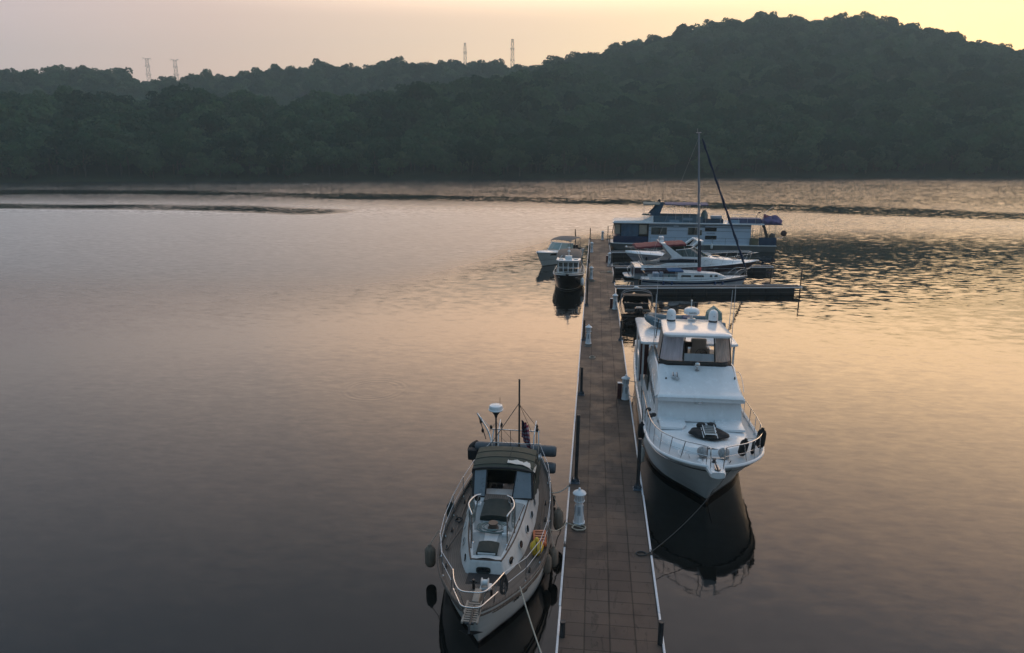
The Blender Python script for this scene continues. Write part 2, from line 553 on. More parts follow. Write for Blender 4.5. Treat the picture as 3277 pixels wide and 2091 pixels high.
# ------------------------------------------------------------------ hills across the river
TREE_H = 13.0
RIDGE = [(-75, 4.2), (-55, 4.4), (-41.2, 4.62), (-39.9, 4.93), (-39.1, 4.74), (-38.2, 4.92), (-36.5, 5.32), (-35.3, 5.17), (-34.0, 4.9), (-32.9, 4.40), (-32.0, 4.71), (-30.3, 4.75), (-28.1, 5.0), (-25.7, 5.36), (-24.5, 5.55), (-22.7, 5.81), (-20.9, 6.0), (-18.7, 5.97), (-17.5, 6.11), (-14.6, 6.31), (-13.3, 6.24), (-11.4, 6.26), (-9.1, 6.4), (-7.4, 6.13), (-6.3, 5.83), (-4.8, 5.91), (-3.5, 6.21), (-0.3, 6.85), (2.9, 7.68), (5.9, 8.47), (8.9, 9.07), (11.6, 9.31), (13.8, 9.23), (16.4, 8.86), (18.8, 8.7), (20.4, 8.22), (22.7, 7.58), (25.2, 6.83), (26.4, 6.42), (27.7, 6.2), (34, 4.6), (45, 3.6), (70, 3.2)]
SPUR = [(-75, 2.8), (-41.5, 3.0), (-39.1, 3.43), (-36.8, 3.3), (-33.7, 3.17), (-31.5, 3.68), (-28.8, 3.59), (-25.9, 3.15), (-23.3, 2.75), (-21.1, 3.6), (-19.0, 3.5), (-16.3, 4.1), (-11.9, 4.39), (-8.6, 5.05), (-6.3, 5.55), (-3.5, 5.9), (0, 5.6), (6, 5.9), (14, 6.2), (20, 5.9), (28, 4.6), (45, 2.9), (70, 2.6)]
SHORE = [(-75, 470), (-60, 375), (-42.2, 304), (-26.4, 280), (-13.6, 277), (-3.4, 283), (28.9, 358), (45, 470), (70, 640)]

def col_of(l, i): return [p[i] for p in l]
RX, RY = col_of(RIDGE, 0), col_of(RIDGE, 1)
PX, PY = col_of(SPUR, 0), col_of(SPUR, 1)
HX, HY = col_of(SHORE, 0), col_of(SHORE, 1)

def land_profile(azd):
    d0 = sinterp(HX, HY, azd) + 1.5 * noise.noise(Vector((azd * 1.7, 0, 0)))
    r2 = lerp(640, 690, smooth01((azd - 5) / 15)) + (60 if azd > 30 else 0)
    h2 = 11.55 + r2 * math.tan(R(interp(RX, RY, azd))) - TREE_H * lerp(1.06, 1.34, smooth01(azd / 12))
    k = smooth01((azd + 13) / 11)
    r1 = d0 + lerp(85, (r2 - d0) * .52, k)
    h1 = 11.55 + r1 * math.tan(R(interp(PX, PY, azd))) - TREE_H * 1.1
    hv = lerp(min(h1 * .8, h2 * .55), lerp(h1, h2, .55), smooth01((azd + 9) / 6))
    rv = (r1 + r2) / 2
    return [d0 - 6, d0, d0 + 7, d0 + 22, r1, rv, r2, r2 + 90, r2 + 350, 1240], [-1.5, .15, 1.6, 3.6, h1, hv, h2, h2 * .86, h2 * .62, h2 * .4]

_prof = {}
def land_h(azd, r):
    q = round(azd * 4) / 4
    a = math.floor(azd * 4) / 4
    f = (azd - a) * 4
    out = []
    for v in (a, a + .25):
        if v not in _prof: _prof[v] = land_profile(v)
        out.append(sinterp(*_prof[v], r))
    h = out[0] * (1 - f) + out[1] * f
    return h

def make_hills():
    azs = [-74 + i * 1.0 for i in range(145)]
    fr = [0, .012, .03, .06, .10, .16, .23, .30, .37, .44, .51, .58, .66, .75, .86, 1.0]
    vs, fs = [], []
    for a in azs:
        d0 = land_profile(a)[0][0]
        for f in fr:
            r = lerp(d0, 1240, f)
            z = land_h(a, r) + (2.5 * noise.noise(Vector((a * .3, r * .02, 0))) if f > .05 else 0)
            vs.append((r * math.sin(R(a)), r * math.cos(R(a)), z))
    k = len(fr)
    fs = [(i * k + j, (i + 1) * k + j, (i + 1) * k + j + 1, i * k + j + 1) for i in range(len(azs) - 1) for j in range(k - 1)]
    me = bpy.data.meshes.new('hills')
    me.from_pydata(vs, [], fs)
    for p in me.polygons: p.use_smooth = True
    m, t, o = new_mat('forest_floor')
    f = noisen(t, coords(t), .08, 6, .65)
    pbsdf(t, o, ramp(t, f, [(.35, (.018, .024, .014)), (.65, (.035, .042, .022))]), .95, 0, .1)
    me.materials.append(m)
    o = bpy.data.objects.new('hills', me); COL.objects.link(o)
    tag(o, kind='structure')
make_hills()

# ------------------------------------------------------------------ trees
def leaf_mat(name='summer_leaves', pale=1.0):
    m, t, o = new_mat(name)
    oi = N(t, 'ShaderNodeObjectInfo')
    base = ramp(t, oi.outputs['Random'], [(0, (.014, .045, .027)), (.3, (.025, .073, .037)), (.55, (.043, .100, .050)), (.78, (.076, .146, .070)), (.9, (.048, .092, .060)), (1, (.098, .168, .086))])
    if pale > 1: base = mixc(t, .6, base, (.060 * pale, .088 * pale, .044 * pale))
    f = noisen(t, coords(t), .45, 4, .6)
    c = mixc(t, ramp(t, f, [(.35, 0.0), (.65, 1.0)]), mixc(t, .5, base, (.020, .048, .030)), base)
    b = N(t, 'ShaderNodeBsdfDiffuse'); L(t, c, b.inputs[0])
    tr = N(t, 'ShaderNodeBsdfTranslucent'); L(t, c, tr.inputs[0])
    mx = N(t, 'ShaderNodeMixShader'); mx.inputs[0].default_value = .25
    L(t, b.outputs[0], mx.inputs[1]); L(t, tr.outputs[0], mx.inputs[2]); L(t, mx.outputs[0], o.inputs[0])
    return m
LEAF = leaf_mat()
LEAFP = leaf_mat('pale_leaves', 1.9)
BARK = mat('bark', (.06, .05, .04), .9, var=.3, scale=6, stretch=(3, 3, .5))

def crown_mesh(seed, w, h, z0, n, spread=.45, size=.60, leaf=None):
    """leaf sprays scattered over a cluster of uneven boughs"""
    q = random.Random(seed)
    boughs = [(Vector((0, 0, z0 + h * .52)), w * .62, h * .34)]
    for i in range(15):
        d = Vector((q.gauss(0, 1), q.gauss(0, 1), q.gauss(0, .9) + .25)).normalized()
        k = q.uniform(.50, .78)
        rw = w * q.uniform(.22, spread)
        boughs.append((Vector((d.x * w * k, d.y * w * k, z0 + h * (.50 + .44 * d.z * k))), rw, rw * q.uniform(.62, .85)))
    vs, fs = [], []
    for i in range(n):
        c, rw, rh = boughs[i % len(boughs)]
        d = Vector((q.gauss(0, 1), q.gauss(0, 1), q.gauss(0, 1) + .35)).normalized()
        k = q.uniform(.70, 1.10)
        p = c + Vector((d.x * rw * k, d.y * rw * k, d.z * rh * k))
        nn = (d + Vector((q.gauss(0, .55), q.gauss(0, .55), q.gauss(0, .45) + .25))).normalized()
        u = nn.orthogonal().normalized(); v = nn.cross(u)
        an = q.uniform(0, 6.28); u, v = u * math.cos(an) + v * math.sin(an), v * math.cos(an) - u * math.sin(an)
        s = size * q.uniform(.55, 1.25)
        b = len(vs)
        vs += [p + u * s, p + v * s * .62 + u * s * .15, p - u * s * .9 + nn * s * .12, p - v * s * .6 - u * .1 * s]
        fs.append((b, b + 1, b + 2, b + 3))
    me = bpy.data.meshes.new('crown')
    me.from_pydata(vs, [], fs)
    me.materials.append(leaf or LEAF)
    return me

def trunk_mesh(seed, h):
    q = random.Random(seed)
    b = MB()
    pts = [(0, 0, -1.0)] + [(q.uniform(-.12, .12) * i, q.uniform(-.12, .12) * i, h * i / 5) for i in range(1, 6)]
    b.tube(pts, [.34, .27, .24, .19, .13, .06], 7)
    for i in range(5):
        a = q.uniform(0, 6.28); z = h * q.uniform(.35, .75); l = h * q.uniform(.22, .36)
        b.tube([(0, 0, z), (l * .5 * math.cos(a), l * .5 * math.sin(a), z + l * .45), (l * math.cos(a), l * math.sin(a), z + l * .7)], [.12, .08, .03], 5)
    o = b.build('trunk', BARK)
    me = o.data
    bpy.data.objects.remove(o)
    return me

CROWNS = [crown_mesh(1, 5.2, 10.0, 3.0, 1500), crown_mesh(2, 6.0, 9.5, 2.8, 1700, .48), crown_mesh(3, 4.4, 11.5, 2.8, 1400, .42), crown_mesh(4, 6.6, 10.5, 2.6, 1900, .48), crown_mesh(5, 4.8, 8.5, 2.4, 1400, .46)]
LOWS = [crown_mesh(6, 4.6, 8.0, .2, 1200, .5, .5, LEAFP), crown_mesh(7, 3.6, 6.2, .2, 1000, .5, .45, LEAFP)]
PALES = [crown_mesh(8, 5.8, 9.5, 2.2, 1700, .48, .58, LEAFP), crown_mesh(9, 5.0, 8.5, 1.6, 1500, .5, .55, LEAFP)]
TRUNKS = [trunk_mesh(21, 9.5), trunk_mesh(22, 8.5), trunk_mesh(23, 5.0)]

KINDS = [('tall leafy tree standing over the shore in the front row of the far wood', 'tall trees along the far bank'),
         ('broad pale green rounded tree in the front row of the wood on the far bank', 'broad pale trees along the far bank'),
         ('low bushy willow leaning out over the far waterline', 'low willows along the far waterline')]

def plant_forest():
    q = random.Random(5)
    spots = []
    a0, a1 = -49.0, 38.0
    r = 270.0
    while r < 790:
        step = lerp(5.6, 7.6, smooth01((r - 280) / 300))
        da = math.degrees(step / r)
        a = a0 + q.uniform(0, da)
        while a < a1:
            aa = a + q.uniform(-.42, .42) * da; rr = r + q.uniform(-.45, .45) * step
            pr = land_profile(aa)[0]
            if rr > pr[1] + 2.2 and rr < pr[6] + 45 and q.random() > .06:
                spots.append((aa, rr, rr - pr[1]))
            a += da
        r += step * .86
    spots.sort(key=lambda s: s[2])
    front = [s for s in spots if s[2] < 16 and -46 < s[0] < 33]
    front.sort(key=lambda s: s[1])
    front = front[:270]
    chosen = set(front)
    first = {}
    for (aa, rr, dd) in front:
        k = 2 if (dd < 6 and q.random() < .75) else (0 if q.random() < .62 else 1)
        v = q.randrange(2) if k == 2 else (q.choice((0, 1, 2, 3)) if k == 0 else q.randrange(2))
        s = q.uniform(.75, 1.15) if k < 2 else q.uniform(.6, 1.1)
        loc = (rr * math.sin(R(aa)), rr * math.cos(R(aa)), land_h(aa, rr) - .1)
        o = thing('willow' if k == 2 else 'leafy_tree', KINDS[k][0], 'tree', loc, q.uniform(0, 6.28), KINDS[k][1])
        o.scale = (s * q.uniform(.85, 1.15), s * q.uniform(.85, 1.15), s * q.uniform(.9, 1.12))
        c = bpy.data.objects.new('crown', LOWS[v] if k == 2 else (PALES[v] if k == 1 else CROWNS[v])); COL.objects.link(c); c.parent = o
        tr = bpy.data.objects.new('trunk', TRUNKS[2] if k == 2 else TRUNKS[v % 2]); COL.objects.link(tr); tr.parent = o
    rest = [s for s in spots if s not in chosen]
    me = bpy.data.meshes.new('forest')
    pts = [(rr * math.sin(R(aa)), rr * math.cos(R(aa)), land_h(aa, rr) - .6) for aa, rr, dd in rest]
    me.from_pydata(pts, [], [])
    ai = me.attributes.new('variant', 'INT', 'POINT'); ar = me.attributes.new('turn', 'FLOAT', 'POINT'); asz = me.attributes.new('size', 'FLOAT_VECTOR', 'POINT')
    ai.data.foreach_set('value', [q.randrange(5) for _ in pts])
    ar.data.foreach_set('value', [q.uniform(0, 6.28) for _ in pts])
    sv = []
    for _ in pts:
        s = q.choice((.6, .8, .95, 1.05, 1.2, 1.45)) * q.uniform(.9, 1.1)
        sv += [s * q.uniform(.9, 1.15), s * q.uniform(.9, 1.15), s * q.uniform(.85, 1.1)]
    asz.data.foreach_set('vector', sv)
    fo = bpy.data.objects.new('forest', me); COL.objects.link(fo)
    tag(fo, 'dense dark green summer wood covering the hills beyond the river', 'forest', kind='stuff')
    src = bpy.data.collections.new('forest_trees')
    for i, cm in enumerate(CROWNS):
        o = bpy.data.objects.new('forest_crown', cm); src.objects.link(o)
    g = bpy.data.node_groups.new('plant_forest', 'GeometryNodeTree')
    g.interface.new_socket('Geometry', in_out='INPUT', socket_type='NodeSocketGeometry')
    g.interface.new_socket('Geometry', in_out='OUTPUT', socket_type='NodeSocketGeometry')
    gi = g.nodes.new('NodeGroupInput'); go = g.nodes.new('NodeGroupOutput')
    ip = g.nodes.new('GeometryNodeInstanceOnPoints')
    ci = g.nodes.new('GeometryNodeCollectionInfo'); ci.inputs[0].default_value = src
    ci.inputs['Separate Children'].default_value = True; ci.inputs['Reset Children'].default_value = True
    ip.inputs['Pick Instance'].default_value = True
    def na(name, ty):
        n = g.nodes.new('GeometryNodeInputNamedAttribute'); n.data_type = ty; n.inputs[0].default_value = name; return n.outputs[0]
    cx = g.nodes.new('ShaderNodeCombineXYZ')
    g.links.new(na('turn', 'FLOAT'), cx.inputs[2])
    e2r = g.nodes.new('FunctionNodeEulerToRotation'); g.links.new(cx.outputs[0], e2r.inputs[0])
    g.links.new(gi.outputs[0], ip.inputs['Points']); g.links.new(ci.outputs[0], ip.inputs['Instance'])
    g.links.new(na('variant', 'INT'), ip.inputs['Instance Index'])
    g.links.new(e2r.outputs[0], ip.inputs['Rotation']); g.links.new(na('size', 'FLOAT_VECTOR'), ip.inputs['Scale'])
    g.links.new(ip.outputs[0], go.inputs[0])
    md = fo.modifiers.new('plant_forest', 'NODES'); md.node_group = g
    print('trees', len(front), len(rest))
plant_forest()

# ------------------------------------------------------------------ power line towers on the ridges
TOWM = mat('galvanised_tower_steel', (.22, .20, .20), .6, .4, var=.1)
def tower(azd, dist, top_el, height, width, label, arms):
    x, y = dist * math.sin(R(azd)), dist * math.cos(R(azd))
    ztop = 11.55 + dist * math.tan(R(top_el))
    z0 = ztop - height
    t = thing('power_line_tower', label, 'tower', (x, y, z0), -R(azd), 'power line towers on the ridges')
    b = MB()
    w0, w1 = width * .95, width * .55
    def corner(k, z):
        w = lerp(w0, w1, z / height)
        return Vector(((-w, w, w, -w)[k] * .5, (-w, -w, w, w)[k] * .5, z))
    nz = 9
    zs = [height * i / nz for i in range(nz + 1)]
    for k in range(4):
        b.tube([corner(k, 0), corner(k, height * .93), Vector((0, 0, height)) if arms == 'mast' else corner(k, height)], .22, 4)
        for a, c in zip(zs, zs[1:]):
            b.tube([corner(k, a), corner((k + 1) % 4, c)], .11, 3)
            b.tube([corner((k + 1) % 4, a), corner(k, c)], .11, 3)
            b.tube([corner(k, c), corner((k + 1) % 4, c)], .11, 3)
    b.build('lattice_body', TOWM, t, 0)
    for fz, hw in (((1.0, width * .80), (.86, width * .5), (.70, width * .55), (.54, width * .58)) if arms != 'mast' else ((.80, width * .5), (.55, width * .52))):
        z = height * fz
        c = MB()
        for s in (-1, 1):
            c.tube([(0, -.6, z), (s * hw, 0, z + (1.2 if fz == 1.0 else 0))], .16, 4); c.tube([(0, .6, z), (s * hw, 0, z + (1.2 if fz == 1.0 else 0))], .16, 4)
            c.tube([(0, 0, z - 2), (s * hw, 0, z + (1.2 if fz == 1.0 else 0))], .13, 4)
            c.tube([(s * hw, 0, z), (s * hw, 0, z - 1.4)], .12, 5)
        c.build('cross_arm', TOWM, t, 0)
tower(-32.75, 1080, 5.95, 62, 6.2, 'pale lattice tower in the gap of the left ridge, left of the pair', 'arms')
tower(-31.0, 1080, 5.95, 58, 6.2, 'pale lattice tower rising behind left ridge trees, right of the pair', 'arms')
tower(-10.25, 860, 7.72, 48, 4.2, 'shorter brown lattice tower on the middle ridge crest', 'mast')
tower(-6.62, 800, 8.0, 46, 4.6, 'taller brown lattice tower in the dip before the big hill', 'mast')

# ------------------------------------------------------------------ evening haze
def make_haze():
    b = MB().box((-1270, -260, -1.2), (1270, 1255, 190))
    m, t, o = new_mat('evening_haze')
    v = N(t, 'ShaderNodeVolumePrincipled')
    v.inputs['Color'].default_value = (.68, .89, .93, 1)
    v.inputs['Density'].default_value = HAZE
    v.inputs['Anisotropy'].default_value = .15
    L(t, v.outputs[0], o.inputs['Volume'])
    h = b.build('haze', m, None, 0)
    tag(h, kind='stuff')
HAZE = .00050
make_haze()

# ------------------------------------------------------------------ floating walkway
def deck_mat():
    m, t, o = new_mat('stamped_deck_tiles')
    c = N(t, 'ShaderNodeTexCoord'); s = N(t, 'ShaderNodeSeparateXYZ'); L(t, c.outputs['Object'], s.inputs[0])
    u = mathn(t, 'DIVIDE', mathn(t, 'ADD', s.outputs[0], 1.19), .595)
    v = mathn(t, 'DIVIDE', s.outputs[1], .46)
    cell = N(t, 'ShaderNodeCombineXYZ'); L(t, mathn(t, 'FLOOR', u), cell.inputs[0]); L(t, mathn(t, 'FLOOR', v), cell.inputs[1])
    wn = N(t, 'ShaderNodeTexWhiteNoise'); L(t, cell.outputs[0], wn.inputs['Vector'])
    fu, fv = mathn(t, 'FRACT', u), mathn(t, 'FRACT', v)
    gap = mathn(t, 'MULTIPLY', ramp(t, fu, [(0, 0.0), (.05, 1.0), (.95, 1.0), (1, 0.0)]), ramp(t, fv, [(0, .1), (.05, 1.0), (.95, 1.0), (1, .1)]))
    n1 = ramp(t, noisen(t, coords(t), .75, 7, .68), [(.32, 0.0), (.68, 1.0)])
    base = mixc(t, n1, (.056, .042, .035), (.118, .090, .074))
    base = mixc(t, mathn(t, 'MULTIPLY', wn.outputs[0], .45), base, (.026, .022, .021))
    red = ramp(t, noisen(t, coords(t, (1, .25, 1)), .35, 3, .5), [(.45, 0.0), (.7, .6)])
    base = mixc(t, red, base, (.118, .076, .058))
    mp = N(t, 'ShaderNodeMapping'); mp.inputs['Rotation'].default_value = (0, 0, R(35)); mp.inputs['Scale'].default_value = (1, .22, 1); L(t, c.outputs['Object'], mp.inputs[0])
    sc = noisen(t, mp.outputs[0], 6, 3, .6, 1.2)
    scr = ramp(t, sc, [(.60, 0.0), (.66, 1.0), (.70, 0.0)])
    base = mixc(t, mathn(t, 'MULTIPLY', scr, .55), base, (.020, .016, .015))
    wet = ramp(t, noisen(t, coords(t, (1, .6, 1)), .9, 4, .6), [(.55, 0.0), (.72, .5)])
    base = mixc(t, wet, base, (.026, .021, .019))
    b = pbsdf(t, o, mixc(t, gap, (.020, .016, .014), base), ramp(t, n1, [(.3, .55), (.7, .8)]), 0, .3)
    bn = N(t, 'ShaderNodeBump'); bn.inputs['Strength'].default_value = .5; bn.inputs['Distance'].default_value = .012
    L(t, mathn(t, 'ADD', gap, mathn(t, 'MULTIPLY', noisen(t, mp.outputs[0], 14, 3, .6), .3)), bn.inputs['Height']); L(t, bn.outputs[0], b.inputs['Normal'])
    return m
DECKT = deck_mat()
WOODG = mat('weathered_grey_boards', (.05, .056, .062), .95, spec=.1, var=.3, scale=3, stretch=(.4, 6, 1), bump=.3)
FLOATM = mat('black_float_drum', (.012, .012, .013), .6, var=.3)
DX0, DX1, DZ, DXC = -.61, 1.88, .45, .635

dock = thing('dock_walkway', 'long straight brown tiled floating walkway with pale metal edges', 'dock', (DXC, 0, 0))
w = (DX1 - DX0) / 2
MB().box((-w + .055, -3, DZ - .07), (w - .055, 88.75, DZ)).build('deck', DECKT, dock, 0)
for s in (-1, 1):
    e = MB()
    y = -3.0
    while y < 88.7:
        y2 = min(y + 6.1, 88.75)
        jig = rnd.uniform(-.012, .012)
        e.box((s * w - .055 + jig if s > 0 else -w + jig, y, .12), (s * w + jig if s > 0 else -w + .055 + jig, y2 - .02, DZ + .035), .012)
        y = y2
    e.build('edge_rail', ALUW, dock, 30)
MB().box((-w + .06, 88.755, .1), (w - .06, 88.81, DZ + .02)).build('end_board', REDB, dock, 0)
fl = MB()
y = -2.5
while y < 87.5:
    fl.box((-w + .09, y, -.35), (w - .09, y + 2.3, DZ - .075), .04)
    y += 2.75
fl.build('float', FLOATM, dock, 30)

FZ = .60      # the finger docks ride a little higher than the walkway
def finger(x, y, length, deg, width, label, posts):
    t = thing('finger_dock', label, 'dock', (x, y, 0), R(deg), 'finger docks on the right of the walkway')
    MB().box((0, .05, FZ - .06), (length, width - .05, FZ - .004)).build('deck', WOODG, t, 0)
    e = MB()
    e.box((0, -.02, FZ - .06), (length + .04, .048, FZ + .02), .01)
    e.box((0, width - .048, FZ - .06), (length + .04, width + .02, FZ + .02), .01)
    e.box((length - .01, .05, FZ - .06), (length + .05, width - .05, FZ + .018))
    e.build('edge_rail', ALUW, t, 30)
    f = MB()
    for yy in (-.01, width - .03):
        f.box((0, yy, .16), (length, yy + .04, .21))
        k = 1.1
        while k < length:
            f.box((k, yy + .002, .21), (k + .05, yy + .038, FZ - .06)); k += 1.2
    f.build('side_frame', GALV, t, 0)
    g = MB()
    k = .15
    while k < length - 1:
        g.box((k, .035, -.35), (k + 1.17, width - .035, FZ - .065), .012); k += 1.2
    g.build('float', FLOATM, t, 30)
    return t
finger(1.95, 56.2, 15.1, 8.0, 1.08, 'nearest finger dock, in front of the sailboat with the tall bare mast', 1)
finger(1.95, 66.35, 15.2, 7.6, 1.0, 'middle finger dock, behind the white and maroon cruiser', 1)
finger(1.95, 76.35, 15.3, 8.5, 1.0, 'farthest finger dock, below the houseboat hull', 0)

# ------------------------------------------------------------------ steel pipes that hold the dock
def pile(x, y, top, label, bracket=1, r=.062, lean=(0, 0)):
    t = thing('mooring_pipe', label, 'piling', (x, y, 0), 0, 'steel pipes along the docks')
    b = MB()
    n = 14
    b.tube([(0, 0, -1.2), (lean[0], lean[1], top)], r, n, cap=False)
    b.tube([(lean[0], lean[1], top), (lean[0] * .97, lean[1] * .97, top - .25)], r * .80, n, cap=False)
    q = [(r, top), (r * 1.12, top - .004), (r * 1.12, top - .03), (r, top - .034)]
    b.lathe([(r * .8, top - .002), (r * 1.08, top), (r * 1.08, top - .03), (r * .99, top - .034)], n, (lean[0], lean[1], 0))
    b.build('pipe', GALV, t, 40)
    if bracket:
        s = 1 if x < .6 else -1
        c = MB()
        c.lathe([(r * 1.35, DZ + .02), (r * 1.35, DZ + .14), (r * 1.02, DZ + .141)], n)
        c.box((-.16, -.15, DZ + .004), (.16, .13, DZ + .022), .006)
        for k in (-1, 1):
            c.thick([(k * .065, -.01, DZ + .02), (k * .155, -.01, DZ + .02), (k * .075, -.01, DZ + .24)], (0, 1, 0), .014)
            c.tube([(k * .12, -.11, DZ + .02), (k * .12, -.11, DZ + .05)], .018, 6)
        c.thick([(-.007, -.06, DZ + .02), (-.007, -.15, DZ + .02), (-.007, -.07, DZ + .22)], (1, 0, 0), .014)
        c.build('bracket', TEALM, t, 30)
    return t
pile(-.465, 14.2, .86, 'short open steel pipe at the near left corner of the walkway', 0)
pile(1.785, 14.2, 1.05, 'short open steel pipe at the near right corner of the walkway', 0)
pile(-.40, 22.1, 2.92, 'tallest dark pipe on left walkway edge, behind nearest lamp pedestal', lean=(.06, 0))
pile(1.70, 21.85, 2.27, 'dark pipe on right walkway edge beside the motor yacht bow')
pile(-.38, 31.0, 1.78, 'short dark pipe on left walkway edge, opposite the red post by the yacht')
pile(1.76, 40.8, 1.66, 'short dark pipe on right edge, behind the motor yacht')
pile(-.42, 40.6, 1.7, 'dark pipe on left edge touching the second pedestal from the front')
pile(-.40, 50.1, 2.4, 'dark pipe on left edge beside the dark hulled cabin boat', lean=(.05, 0))
pile(1.80, 59.5, 1.82, 'dark pipe on right edge at the moored sailboat stern')
pile(-.43, 60.6, 2.3, 'dark pipe on left edge just behind the third left pedestal')
pile(1.80, 69.6, 1.5, 'short dark pipe on right edge beside the far right pedestal')
pile(-.44, 70.2, 2.2, 'dark pipe on left edge beside the white cuddy boat', lean=(.03, 0))
pile(1.88, 83.8, 1.55, 'short dark pipe on right edge at the houseboat bow')
pile(-.47, 88.55, 1.85, 'dark pipe at the far left end of the walkway')
pile(1.72, 88.5, 2.15, 'thin dark pipe at the far right end of the walkway', r=.05)
pile(16.95, 59.0, 1.9, 'thin pipe at the outer end of the nearest finger dock', 0, .05)
pile(17.0, 69.0, 1.5, 'thin pipe at the outer end of the middle finger dock', 0, .05)

# ------------------------------------------------------------------ lighthouse pedestals
PEDW = mat('white_pedestal_plastic', (.66, .70, .74), .4, var=.06, dirt=(.38, .36, .32), dirt_amt=.5)
PEDG = mat('grey_pedestal_panel', (.33, .37, .41), .45, var=.12)
LENS = mat('lamp_lens', (.50, .52, .54), .2, var=.08)
def pedestal(x, y, label, rz=0.0):
    t = thing('lamp_pedestal', label, 'power pedestal', (x, y, DZ), rz, 'lighthouse shaped power pedestals')
    MB().prism([(.18 * math.cos(R(22.5 + 45 * i)) * 1.08, .18 * math.sin(R(22.5 + 45 * i)) * 1.08) for i in range(8)], 0.004, .05, bev=.008).build('foot', PEDW, t, 30)
    b = MB(); b.lathe([(.165, .05), (.15, .22), (.115, .62), (.108, .70)], 8); b.build('tower', PEDW, t, 20)
    g = MB()
    for a in (-90, 0, 180):
        M = Matrix.Rotation(R(a), 4, 'Z')
        g.box((.105, -.045, .30), (.135, .045, .60), .008, M)
    g.build('outlet_panel', PEDG, t, 30)
    c = MB(); c.lathe([(.108, .70), (.165, .735), (.165, .765), (.12, .77)], 8); c.build('gallery', PEDW, t, 20)
    MB().lathe([(.14, .77), (.145, .80), (.145, .97), (.14, .985)], 8).build('lantern', LENS, t, 20)
    p = MB()
    for i in range(8):
        a = R(22.5 + 45 * i); p.tube([(.147 * math.cos(a), .147 * math.sin(a), .77), (.147 * math.cos(a), .147 * math.sin(a), .985)], .010, 4)
    p.build('lantern_bars', PEDW, t, 0)
    MB().lathe([(.205, .985), (.205, 1.005), (.17, 1.04), (.05, 1.10), (.035, 1.13), (.032, 1.165), (0, 1.175)], 12).build('cap', PEDW, t, 30)
    return t
def hose(pts, label, m, r=.014):
    o = MB().tube(curve(pts, 7), r, 5).build('power_hose', m, None, 60)
    return tag(o, label, 'hose')

p0 = pedestal(-.21, 19.42, 'nearest white lighthouse pedestal, hose coiled at its foot, left edge')
for x, y, lab in ((-.15, 39.85, 'white lighthouse pedestal on left edge, second from the front'),
                  (-.14, 60.95, 'white lighthouse pedestal on left edge beside the dark hulled boat'),
                  (-.20, 77.4, 'white lighthouse pedestal on left edge near the far end'),
                  (1.07, 88.2, 'lone lighthouse pedestal standing at the very end of the walkway'),
                  (1.62, 30.62, 'lighthouse pedestal on right edge beside the motor yacht cabin'),
                  (1.62, 49.2, 'lighthouse pedestal on right edge beside the black outboard boat'),
                  (1.60, 69.7, 'lighthouse pedestal on right edge at the cruiser stern')):
    dup(p0, (x, y, DZ), rnd.uniform(-.2, .2), lab)

def redpost(x, y, h, label):
    t = thing('red_post', label, 'post', (x, y, DZ), 0, 'dark red boxes beside right pedestals')
    MB().box((-.095, -.09, .004), (.095, .09, h), .012).build('box_body', REDB, t, 30)
    MB().box((-.10, -.095, h), (.10, .095, h + .03), .01).build('lid', ALUW, t, 30)
    return t
redpost(1.36, 30.68, .74, 'dark red dock box beside the pedestal at the motor yacht')
redpost(1.37, 49.45, .70, 'dark red dock box beside the pedestal at the black outboard boat')
redpost(1.36, 70.3, .70, 'dark box beside the far right pedestal near the cruiser stern')

# coiled hoses and ropes lying on the deck
def coil(x, y, z, r, turns, m, label, name='coiled_hose', cat='hose', th=.016, squash=.8, tail=None, seed=1):
    q = random.Random(seed)
    pts = []
    n = 14 * turns
    for i in range(n):
        a = 2 * math.pi * i / 14; k = r * (1 - .10 * (i % 3) * .3 + q.uniform(-.05, .05))
        pts.append((x + k * math.cos(a), y + k * squash * math.sin(a), z + th + .5 * th * (i / 14)))
    if tail: pts += tail
    o = MB().tube(curve(pts, 2), th, 5).build(name, m, None, 60)
    return tag(o, label, cat)
coil(-.20, 19.10, DZ, .21, 3, ROPE, 'pale hose coiled at the foot of the nearest pedestal', tail=[(-.35, 19.2, DZ + .03), (-.55, 19.25, DZ + .06), (-.68, 19.3, DZ - .02)])
coil(1.58, 17.9, DZ, .15, 2, ROPED, 'dark rope coil on the right edge of the walkway', 'coiled_rope', 'rope', squash=.7, tail=[(1.70, 17.85, DZ + .03), (1.80, 17.9, DZ + .06)], seed=4)
coil(.10, 37.0, DZ, .16, 2, ROPE, 'pale rope coil lying on deck left of centre, far up', 'coiled_rope', 'rope', squash=1.4, th=.02, seed=5)
coil(-.02, 60.0, DZ, .20, 2, ROPEG, 'hose heaped at the foot of the pedestal by the dark hulled boat', squash=1.6, th=.02, seed=6)
coil(-.16, 88.0 - 48.7, DZ, .19, 1, ROPEG, 'grey hose ring round the second left pedestal foot', squash=.9, seed=8)
coil(1.60, 68.2, DZ, .22, 3, PEDG, 'grey hose heaped before the far right pedestal', squash=2.6, th=.025, seed=9)
coil(1.55, 64.6, DZ, .22, 2, ROPE, 'pale rope heap on right edge beside the cruiser swim platform', 'coiled_rope', 'rope', squash=1.5, th=.03, seed=10, tail=[(1.1, 64.5, DZ + .03), (.7, 64.3, DZ + .03)])

